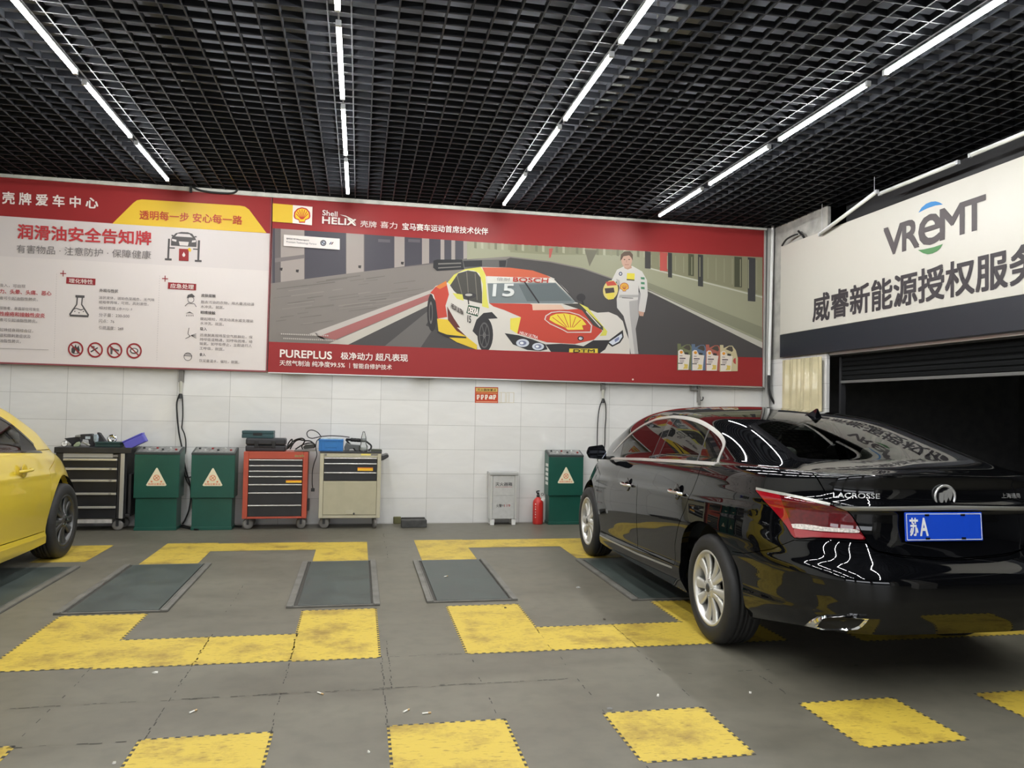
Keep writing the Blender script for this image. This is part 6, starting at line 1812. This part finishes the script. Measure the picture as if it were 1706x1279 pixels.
# dustpan-like black tray
A_ = [place(*Zt1(*q), 9.38) for q in ((155, 142), (330, 122), (345, 150), (330, 200), (240, 212))]
mb = MB(); mb.prism([Vector((a.x, 9.38, a.z)) for a in A_], (0, 0.1, 0))
z_ = min(a.z for a in A_)
pr = place(*Zt1(260, 235), 9.36); mb.box(pr.x - 0.03, pr.x + 0.05, 9.39, 9.45, ZT_BLK, z_ + 0.02)
tag(mb.build('black_tray', M_BCASE, None, 0.004, fix=True), 'black wedge shaped tray at the left end of the black cabinet top', 'tray')
# white gauge
p = place(*Zt1(160, 228), 9.2)
t = thing('pressure_gauge', (p.x, 9.2, ZT_BLK), 'small white round gauge at the front left of the black cabinet top', 'gauge')
mb = MB(); mb.lathe([(0.001, -0.012), (0.03, -0.012), (0.032, -0.008), (0.032, 0.012), (0.001, 0.012)], (0, 0, 0.032), (0, -1, 0), 24); mb.build('case', M_CHROME, t)
mb = MB(); mb.lathe([(0.001, 0.0125), (0.026, 0.0125)], (0, 0, 0.032), (0, -1, 0), 24); mb.box(-0.002, 0.002, -0.0135, -0.0128, 0.03, 0.05, 1); mb.build('dial', [mat('dial_white', (0.85, 0.85, 0.83), 0.4), M_CORD], t)
# power tool pile: drill, grinder with chrome guard, spanner, rag
def tool_shape(name, lab, cat, poly, Y, dp, m, conv=Zt1, bevel=0.006):
    P = [place(*conv(*q), Y) for q in poly]
    c = Vector((sum(a.x for a in P) / len(P), Y + dp / 2, min(a.z for a in P)))
    mb = MB(); mb.prism([Vector((a.x - c.x, -dp / 2, a.z - c.z)) for a in P], (0, dp, 0))
    t = thing(name, c, lab, cat)
    mb.build('body', m, t, bevel, fix=True)
    return t, c
t, c = tool_shape('power_drill', 'black power drill lying in the tool pile on the black cabinet', 'drill', [(345, 95), (480, 88), (505, 120), (505, 235), (455, 240), (440, 160), (350, 150)], 9.30, 0.07, M_BCASE)
mb = MB(); q = place(*Zt1(345, 120), 9.30); mb.cyl((q.x - c.x, 0, q.z - c.z), (q.x - c.x - 0.06, 0, q.z - c.z + 0.0), 0.024, 0.012, 16); mb.build('chuck', M_TOOLS, t)
mb = MB(); q = place(*Zt1(430, 140), 9.30); mb.box(q.x - c.x - 0.02, q.x - c.x + 0.03, -0.037, -0.034, q.z - c.z - 0.01, q.z - c.z + 0.02); mb.build('side_label', mat('label_pale_blue', (0.5, 0.56, 0.6), 0.5), t)
t, c = tool_shape('angle_grinder', 'black angle grinder upright in the middle of the tool pile', 'grinder', [(545, 70), (575, 80), (625, 150), (650, 185), (650, 215), (560, 215), (545, 150)], 9.33, 0.06, M_BCASE)
q = place(*Zt1(705, 150), 9.31)
mb = MB(); mb.lathe([(0.016, 0), (0.03, 0.008), (0.048, 0.006), (0.052, -0.006), (0.048, -0.012), (0.02, -0.012), (0.016, 0)], (q.x - c.x, -0.0, q.z - c.z), (0.1, -1, 0.1), 24); mb.build('disc_guard', M_CHROME, t)
t, c = tool_shape('rag', 'crumpled pale blue rag in the tool pile', 'rag', [(500, 100), (540, 92), (552, 130), (545, 190), (520, 205), (498, 170)], 9.27, 0.05, mat('rag_blue', (0.42, 0.5, 0.55), 0.9, var=0.4, vscale=30), bevel=0.012)
t, c = tool_shape('spanner', 'bright steel spanner in front of the black drill', 'spanner', [(360, 178), (385, 180), (445, 208), (465, 225), (440, 236), (372, 200), (352, 200)], 9.21, 0.02, M_TOOLS)
t, c = tool_shape('tin_lid', 'pale green bracket lying behind the white gauge', 'bracket', [(262, 225), (300, 190), (330, 180), (345, 205), (330, 238), (270, 244)], 9.25, 0.03, mat('pale_green_metal', (0.36, 0.42, 0.28), 0.5))
t, c = tool_shape('pliers', 'black handled pliers behind the purple box', 'pliers', [(840, 200), (870, 172), (930, 172), (930, 200), (880, 225), (850, 235)], 9.32, 0.03, M_CORD)

# two cases on the red cabinet
Z6 = lambda x, y: (380 + x / 5.687, 690 + y / 5.687)
a, b = place(*Z6(162, 345), 9.22), place(*Z6(545, 222), 9.22)
cx = (a.x + b.x) / 2; hw = (b.x - a.x) / 2; H = 0.15
t = thing('tool_case', (cx, 9.32, ZT_RED), 'black plastic tool case with two latches on the red cabinet', 'tool case')
mb = MB(); mb.box(-hw, hw, -0.1, 0.1, 0, 0.066); mb.build('body', M_BCASE, t, 0.014, 3)
mb = MB(); mb.box(-hw, hw, -0.1, 0.1, 0.07, H); mb.build('lid', M_BCASE, t, 0.02, 3)
for u in (-hw + 0.12, hw - 0.13):
    mb = MB(); mb.box(u - 0.022, u + 0.022, -0.108, -0.1, 0.04, 0.12); mb.build('latch', M_CORD, t, 0.004)
mb = MB(); mb.box(-0.07, 0.07, -0.112, -0.1, 0.05, 0.064); mb.build('handle', M_CORD, t, 0.004)
a, b = place(*Z6(130, 215), 9.25), place(*Z6(432, 150), 9.25)
t = thing('tool_case', ((a.x + b.x) / 2, 9.33, ZT_RED + H), 'dark teal flat case on top of the black tool case', 'tool case')
hw = (b.x - a.x) / 2
mb = MB(); mb.box(-hw, hw, -0.09, 0.09, 0, 0.046); mb.build('body', mat('teal_case', (0.03, 0.075, 0.085), 0.45, var=0.2), t, 0.006)
mb = MB(); mb.box(-hw, hw, -0.09, 0.09, 0.048, 0.084); mb.build('lid', MATS['teal_case'], t, 0.006)
mb = MB(); mb.box(-0.05, 0.05, -0.094, -0.09, 0.03, 0.06); mb.build('latch', M_CORD, t)
# coil of black cable beside them
Z3t = lambda x, y: (470 + x / 8.979, 700 + y / 8.979)
mb = MB()
for k, path in enumerate(([(75, 440), (100, 340), (155, 280), (150, 350), (90, 420)], [(60, 430), (170, 310), (290, 268), (345, 300), (300, 380), (310, 430)], [(120, 440), (180, 330), (250, 290), (330, 300), (420, 310), (470, 345)], [(200, 440), (300, 370), (400, 340), (480, 350), (490, 400)])):
    mb.tube([Vector((place(*Z3t(*q), 9.26).x, 9.2 + 0.022 * k + 0.02 * math.sin(i * 1.7), max(ZT_RED + 0.026, place(*Z3t(*q), 9.26).z))) for i, q in enumerate(path)], 0.008, 8)
tag(mb.build('cable_coil', M_CORD), 'tangled coil of black cable on the red cabinet beside the cases', 'cable')
t, c = tool_shape('inspection_lamp', 'flat black lamp head lying among the cables on the red cabinet', 'lamp', [(310, 400), (345, 365), (470, 355), (500, 385), (480, 420), (330, 430)], 9.34, 0.06, mat('lamp_olive', (0.06, 0.058, 0.05), 0.45), Z3t)
t, c = tool_shape('metal_strip', 'grey metal plate overhanging the right end of the red cabinet', 'plate', [(180, 445), (505, 445), (505, 462), (180, 462)], 9.2, 0.2, M_CASTER, Z3t, 0.002)
# blue box on the beige cabinet
a, b = place(*Z3t(545, 460), 9.22), place(*Z3t(915, 285), 9.22)
cx = (a.x + b.x) / 2; hw = (b.x - a.x) / 2
t = thing('storage_box', (cx, 9.31, ZT_BEI), 'blue plastic storage box on the beige cabinet', 'box')
hb = b.z - ZT_BEI
mb = MB(); mb.box(-hw, hw, -0.09, 0.09, 0, 0.008); mb.box(-hw, -hw + 0.006, -0.09, 0.09, 0.008, hb); mb.box(hw - 0.006, hw, -0.09, 0.09, 0.008, hb); mb.box(-hw, hw, -0.09, -0.084, 0.008, hb); mb.box(-hw, hw, 0.084, 0.09, 0.008, hb)
mb.build('body', M_BLUEB, t, 0.004)
mb = MB(); mb.box(-hw - 0.006, hw + 0.006, -0.097, -0.083, hb - 0.02, hb - 0.008); mb.box(-hw * 0.45, hw * 0.45, -0.093, -0.09, hb * 0.3, hb * 0.62)
for u in (-0.75, -0.5, 0.5, 0.75): mb.box(hw * u - 0.006, hw * u + 0.006, -0.094, -0.09, 0.008, hb - 0.02)
mb.build('ribs', M_BLUEB, t, 0.002)
mb = MB(); mb.box(-hw + 0.01, hw - 0.01, -0.08, 0.08, 0.01, hb + 0.012); mb.build('contents', mat('pale_blue_bag', (0.4, 0.52, 0.58), 0.5, var=0.4, vscale=25), t, 0.02)
# cable loop over the blue box, running down between the cabinets
mb = MB()
path = [(590, 265), (540, 200), (470, 165), (410, 165), (372, 205), (390, 262), (450, 282), (520, 268), (600, 252), (740, 242), (900, 250), (1010, 265)]
mb.tube([Vector((place(*Z3t(*q), 9.27).x, 9.22 + 0.04 * math.sin(i * 0.5), place(*Z3t(*q), 9.27).z + 0.012)) for i, q in enumerate(path)], 0.0055, 8)
path = [(575, 262), (520, 310), (505, 400), (520, 520), (480, 640), (455, 760), (452, 890)]
pp = [Vector((place(*Z3t(*q), 9.2).x, 9.205 - 0.005 * i, place(*Z3t(*q), 9.2).z)) for i, q in enumerate(path)]
mb.tube(pp, 0.0055, 8)
e = pp[-1]; mb.tube([e, e + Vector((0.002, 0, -0.05)), e + Vector((0.01, 0, -0.10))], 0.0055, 8)
e = e + Vector((0.01, 0, -0.11)); mb.box(e.x - 0.02, e.x + 0.02, e.y - 0.015, e.y + 0.015, e.z - 0.02, e.z + 0.015)
tag(mb.build('charging_cable', M_CORD), 'black cable looped over the blue box, plug hanging between cabinets', 'cable')
# ribbed torch, wrench, bottle, belt
def lathe_thing(name, lab, cat, prof, a, b, m, part='body'):
    a, b = Vector(a), Vector(b)
    t = thing(name, a, lab, cat)
    mb = MB(); L = (b - a).length
    mb.lathe([(r, h * L) for r, h in prof], (0, 0, 0), b - a, 24); mb.build(part, m, t)
    return t
a, b = place(*Z3t(955, 285), 9.37), place(*Z3t(1180, 300), 9.37)
t = lathe_thing('air_hammer', 'black ribbed air tool resting on the beige cabinet behind the bottle', 'air tool', [(0.001, 0), (0.014, 0), (0.014, 0.3), (0.022, 0.32), (0.022, 0.5), (0.018, 0.52), (0.022, 0.54), (0.022, 0.7), (0.018, 0.72), (0.022, 0.74), (0.022, 1), (0.001, 1)], a, b, M_CORD)
mb = MB(); mb.tube([(0, 0, 0), (0.04, 0, -0.05), (0.09, 0, -0.1), (0.12, 0, -0.13)], 0.012, 8); mb.build('trigger_handle', M_CORD, t)
a = place(*Z3t(1215, 455), 9.24)
t = thing('glass_bottle', (a.x, 9.24, ZT_BEI), 'clear bottle with black collar standing on the beige cabinet', 'bottle')
mb = MB(); mb.lathe([(0.001, 0), (0.045, 0), (0.048, 0.01), (0.048, 0.06), (0.035, 0.085), (0.03, 0.12), (0.03, 0.16), (0.024, 0.185), (0.01, 0.235), (0.001, 0.236)], n=28); mb.build('bottle', glass_mat('bottle_glass', (0.95, 0.96, 0.95), 0.02, 1.3), t)
mb = MB(); mb.lathe([(0.032, 0.11), (0.034, 0.11), (0.034, 0.15), (0.032, 0.15)], n=28); mb.build('collar', mat('collar_grey', (0.14, 0.15, 0.15), 0.4), t)
mb = MB(); mb.lathe([(0.001, 0.006), (0.042, 0.006), (0.044, 0.045), (0.001, 0.046)], n=24); mb.build('liquid', mat('cloudy_liquid', (0.5, 0.52, 0.5), 0.3), t)
mb = MB()
P = [(1255, 315), (1290, 340), (1330, 375), (1325, 420), (1290, 440)]
mb.tube([Vector((place(*Z3t(*q), 9.33).x, 9.33 - 0.02 * i, max(ZT_BEI + 0.011, place(*Z3t(*q), 9.33).z))) for i, q in enumerate(P)], 0.011, 8)
tag(mb.build('rubber_hose', M_CORD), 'short black bent hose right of the clear bottle', 'hose')
t, c = tool_shape('impact_wrench', 'grey impact wrench between blue box and clear bottle', 'wrench', [(930, 400), (960, 330), (1010, 360), (1160, 370), (1180, 400), (1160, 455), (1100, 458), (1080, 420), (1010, 430), (1000, 462), (940, 462)], 9.27, 0.06, mat('wrench_grey', (0.12, 0.125, 0.125), 0.35, 0.4), Z3t)
t, c = tool_shape('olive_pad', 'flat olive pad at the right end of the beige cabinet top', 'pad', [(1330, 445), (1345, 435), (1490, 440), (1500, 466), (1330, 466)], 9.25, 0.1, mat('olive_pad', (0.08, 0.085, 0.06), 0.7), Z3t, 0.003)

# ================================================================ cables, hooks and pipes on the wall
def wall_path(pts, Y=9.5): return [Vector((at(x, y, 1, Y).x, Y, at(x, y, 1, Y).z)) for x, y in pts]
def hanger(px, py, lab, h=0.18):
    p = at(px, py, 1, 9.5)
    t = thing('cable_connector', (p.x, 9.5, p.z - h), lab, 'connector')
    mb = MB(); mb.box(-0.026, 0.026, -0.012, 0.04, h * 0.55, h + 0.03); mb.build('bracket', M_CASTER, t, 0.003)
    mb = MB(); mb.cyl((0, 0, 0), (0, 0, h * 0.6), 0.014, 0.019, 14); mb.build('plug', mat('plug_ivory', (0.5, 0.49, 0.43), 0.5), t)
    mb = MB(); mb.cyl((0, 0, -0.06), (0, 0, 0.004), 0.02, 0.013, 12); mb.build('strain_relief', M_CABBLK, t)
    return t
hanger(302, 621, 'grey cable connector under the pale notice board', 0.24)
hanger(1005, 639, 'grey cable connector under the red billboard', 0.19)
mb = MB()
mb.tube(wall_path([(299.4, 656), (297, 662), (294.5, 672), (295, 690), (298, 720), (303, 745), (306, 765), (310, 785), (316, 805), (318, 825), (315, 848), (309, 864), (304, 873)], 9.49), 0.009, 8)
mb.tube(wall_path([(302.8, 656), (304, 665), (304.5, 690), (303.5, 706), (303, 713), (307, 722), (309.5, 735), (309, 752), (306, 762), (306, 780), (311, 800), (318, 812)], 9.505), 0.007, 8)
mb.tube(wall_path([(304, 790), (312, 795), (319, 794)], 9.5), 0.007, 8)
tag(mb.build('hanging_cable', M_CORD), 'black cables hanging down the tiles between the two green consoles', 'cable')
mb = MB()
mb.tube(wall_path([(1004.5, 664), (1000, 675), (997, 690), (995.5, 710), (995, 735), (995, 760), (1000, 790)], 9.5), 0.0065, 8)
mb.tube(wall_path([(1006, 664), (1009, 675), (1009.5, 695), (1008, 715), (1007.5, 740), (1004, 770), (1000, 790)], 9.5), 0.0065, 8)
tag(mb.build('hanging_cable', M_CORD), 'long loop of thin black cable hanging behind the black car', 'cable')
# cables on the floor round the green consoles
mb = MB()
for pts in ([(292, 878), (302, 879), (316, 882), (330, 884)], [(300, 866), (303, 872), (298, 878), (290, 881)], [(311, 869), (306, 877), (318, 880), (322, 878)], [(388, 872), (394, 878), (402, 879)]):
    mb.tube([Vector((fl(x, min(y, 884)).x, min(9.46, max(9.14, fl(x, max(y, 876)).y)), 0.012)) for x, y in pts], 0.008, 8)
tag(mb.build('floor_cable', M_CORD), 'black cables lying on the floor at the foot of the green consoles', 'cable')
# hook assembly right of the billboard centre
p = at(1165, 645, 1, 9.48)
t = thing('wall_hook', (p.x, 9.5, p.z - 0.2), 'grey metal hook and clamp under the right end of the billboard', 'hook')
mb = MB(); mb.box(-0.01, 0.02, -0.012, 0.04, 0.0, 0.24); mb.build('stem', M_CASTER, t, 0.003)
mb = MB(); mb.cyl((0.005, -0.015, -0.04), (0.005, -0.015, 0.08), 0.017, n=14); mb.build('barrel', M_CASTER, t)
mb = MB(); mb.tube([(0.01, -0.02, 0.03), (0.045, -0.02, 0.03), (0.058, -0.02, 0.06), (0.05, -0.02, 0.075)], 0.007, 8); mb.build('hook', M_CABBLK, t)
mb = MB(); mb.box(-0.115, -0.01, -0.008, 0.03, 0.155, 0.175); mb.box(-0.115, -0.1, -0.008, 0.03, 0.175, 0.22); mb.build('arm', M_CASTER, t, 0.002)
mb = MB(); A_, B_ = at(1170, 645, 1, 9.47), at(1272, 648, 1, 9.47); mb.cyl((A_.x, 9.47, A_.z), (B_.x, 9.47, B_.z), 0.008, n=8); tag(mb.build('thin_pipe', M_CASTER), 'thin grey pipe running along the underside of the billboard', 'pipe')
# pipes between billboard and shop sign
mb = MB(); pts = wall_path([(1287.5, 374), (1284, 520), (1281, 625)], 9.42); mb.tube(pts, 0.02, 12, sub=2); tag(mb.build('white_conduit', mat('conduit_white', (0.78, 0.78, 0.76), 0.3)), 'white conduit pipe standing right of the red billboard', 'pipe')
mb = MB(); a, b = at(1280.5, 376, 1, 9.46), at(1276, 690, 1, 9.46); mb.prism([(a.x - 0.02, 9.44, a.z), (a.x + 0.03, 9.44, a.z), (b.x + 0.03, 9.44, b.z), (b.x - 0.02, 9.44, b.z)], (0, 0.08, 0)); tag(mb.build('steel_channel', M_ALU), 'grey steel channel against the right edge of the billboard', 'channel')
mb = MB(); mb.tube(wall_path([(1281, 622), (1281, 645), (1284, 660), (1293, 678), (1297, 700)], 9.42), 0.016, 8); tag(mb.build('conduit_cable', M_CORD), 'black cable leaving the foot of the white conduit', 'cable')
mb = MB()
mb.tube([at(1303, 409, 0, 5.36), at(1310, 399, 0, 5.35), at(1322, 392, 0, 5.36), at(1330, 390, 0, 5.4)], 0.012, 8); mb.tube([at(1330, 385, 0, 5.4), at(1337, 392, 0, 5.38), at(1340, 396, 0, 5.42)], 0.014, 8)
tag(mb.build('sign_cable', M_CORD), 'black cables over the top left corner of the shop sign', 'cable')
mb = MB(); mb.tube(wall_path([(318, 309), (330, 316), (350, 320), (380, 322), (392, 320), (397, 313)], 9.43), 0.012, 8); mb.box(at(318, 314, 1, 9.43).x - 0.012, at(318, 314, 1, 9.43).x + 0.012, 9.41, 9.45, at(318, 316, 1, 9.43).z - 0.03, at(318, 316, 1, 9.43).z + 0.09)
tag(mb.build('capping_cable', M_CORD), 'black cable on the capping above the yellow header shape', 'cable')

# ================================================================ right opening: curtain, shutter, bench
def curtain():
    mb = MB()
    n, y0, y1 = 90, 8.27, 9.13
    zt, zb = 2.13, 0.05
    rnd = random.Random(5)
    row = []
    for i in range(n + 1):
        u = i / n
        y = y0 + (y1 - y0) * u
        x = 5.385 + 0.02 * math.sin(u * 26) + 0.012 * math.sin(u * 61 + 1) 
        row.append((x, y))
    vs = []
    for z, k in ((zt, 0.6), (1.7, 1.0), (1.0, 1.2), (zb, 1.3)):
        vs += [(5.385 + (x - 5.385) * k, y, z) for x, y in row]
    m = n + 1
    fs = [(r * m + i, r * m + i + 1, (r + 1) * m + i + 1, (r + 1) * m + i) for r in range(3) for i in range(n)]
    mb.add(vs, fs, 0, True)
    o = mb.build('plastic_curtain', mat('curtain_plastic', rgb(190, 180, 148, 1.1), 0.22, var=0.18, vscale=4), None)
    md = o.modifiers.new('thick', 'SOLIDIFY'); md.thickness = 0.004
    tag(o, 'pale yellowish plastic curtain hanging beside the corner pillar', 'curtain')
curtain()
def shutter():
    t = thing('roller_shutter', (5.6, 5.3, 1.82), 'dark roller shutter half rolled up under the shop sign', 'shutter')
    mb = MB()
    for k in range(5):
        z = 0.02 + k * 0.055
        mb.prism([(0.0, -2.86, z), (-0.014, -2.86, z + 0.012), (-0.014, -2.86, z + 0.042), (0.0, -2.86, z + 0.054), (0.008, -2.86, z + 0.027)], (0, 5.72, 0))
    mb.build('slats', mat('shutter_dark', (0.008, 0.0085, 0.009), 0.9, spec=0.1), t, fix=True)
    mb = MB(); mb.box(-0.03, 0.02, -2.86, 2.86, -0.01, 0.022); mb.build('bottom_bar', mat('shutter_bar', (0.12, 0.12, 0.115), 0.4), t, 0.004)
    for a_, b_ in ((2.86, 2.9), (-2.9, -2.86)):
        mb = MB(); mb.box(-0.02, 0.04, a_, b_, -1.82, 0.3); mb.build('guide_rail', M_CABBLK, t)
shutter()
t = thing('workbench', (8.2, 6.4, 0), 'dark workbench inside the unlit bay behind the black car', 'bench')
mb = MB(); mb.box(-0.4, 0.4, -1.2, 1.2, 0.86, 0.92); mb.build('bench_top', mat('bench_top_dark', (0.04, 0.04, 0.045), 0.5), t, 0.006)
for sx in (-1, 1):
    for sy in (-1, 1):
        mb = MB(); mb.box(sx * 0.35 - 0.03, sx * 0.35 + 0.03, sy * 1.1 - 0.03, sy * 1.1 + 0.03, 0, 0.86); mb.build('leg', M_CABBLK, t)

# ================================================================ litter on the floor
M_PAPER = mat('cigarette_paper', (0.8, 0.78, 0.72), 0.7)
M_FILTER = mat('cigarette_filter', (0.6, 0.4, 0.2), 0.8)
BUTTS = [(322, 1186, 0.9, 'cigarette butt on the grey tiles left of centre'), (534, 1156, -0.8, 'cigarette butt on the grey tiles below the middle yellow tile'),
         (677, 1185, 0.8, 'left of two cigarette butts above the front middle yellow tile'), (711, 1189, 0.15, 'right of two cigarette butts above the front middle yellow tile'),
         (743, 963, 0.7, 'cigarette butt lying on the clean lift plate')]
for px, py, a, lab in BUTTS:
    p = fl(px, py); z = 0.012 if py < 1000 else 0.0
    t = thing('cigarette_butt', (p.x, p.y, z), lab, 'cigarette butt', 'cigarette butts on the floor', a)
    mb = MB(); mb.cyl((-0.022, 0, 0.0045), (0.006, 0, 0.0045), 0.004, n=10); mb.build('paper', M_PAPER, t)
    mb = MB(); mb.cyl((0.006, 0, 0.0045), (0.02, 0, 0.0045), 0.0042, n=10); mb.build('filter', M_FILTER, t)
def scrap(px, py, s, lab, m, seed, name='paper_scrap'):
    p = fl(px, py); rnd = random.Random(seed)
    mb = MB(); n = 7
    ring = [(s * rnd.uniform(0.5, 1) * math.cos(2 * PI * i / n), s * 0.7 * rnd.uniform(0.5, 1) * math.sin(2 * PI * i / n), rnd.uniform(0.001, 0.012)) for i in range(n)]
    vs = ring + [(0, 0, 0.009)] + [(x, y, 0.0) for x, y, z in ring] + [(0, 0, 0)]
    mb.add(vs, [(i, (i + 1) % n, n) for i in range(n)] + [(n + 1 + (i + 1) % n, n + 1 + i, 2 * n + 1) for i in range(n)] + [(i, n + 1 + i, n + 1 + (i + 1) % n, (i + 1) % n) for i in range(n)])
    o = mb.build(name, m); o.location = (p.x, p.y, 0.001)
    tag(o, lab, 'litter', 'litter on the floor')
scrap(259, 1121, 0.022, 'white chip on the tiles below the left yellow lane', M_PAPER, 1)
scrap(963, 979, 0.022, 'crumpled clear wrapper left of the plate under the black car', mat('wrapper', (0.5, 0.5, 0.48), 0.2), 2, 'wrapper')
scrap(1016, 1181, 0.02, 'foil wrapper at the corner of the third front yellow tile', mat('foil', (0.6, 0.6, 0.6), 0.25, 0.5), 3, 'wrapper')
scrap(614, 1254, 0.01, 'white paper fleck left of the middle front yellow tile', M_PAPER, 4)
scrap(1096, 1160, 0.008, 'white fleck behind the third front yellow tile', M_PAPER, 5)
scrap(1250, 1155, 0.008, 'tiny white fleck left of the fourth front yellow tile', M_PAPER, 6)
scrap(190, 1272, 0.012, 'white fleck left of the second front yellow tile', M_PAPER, 7)
scrap(1007, 1032, 0.014, 'dark leaf scrap on the right lane beside the yellow row', mat('leaf_dark', (0.06, 0.05, 0.035), 0.7), 8, 'leaf_scrap')
scrap(842, 1013, 0.012, 'dark scrap on the top edge of the right yellow column', MATS['leaf_dark'], 9, 'leaf_scrap')
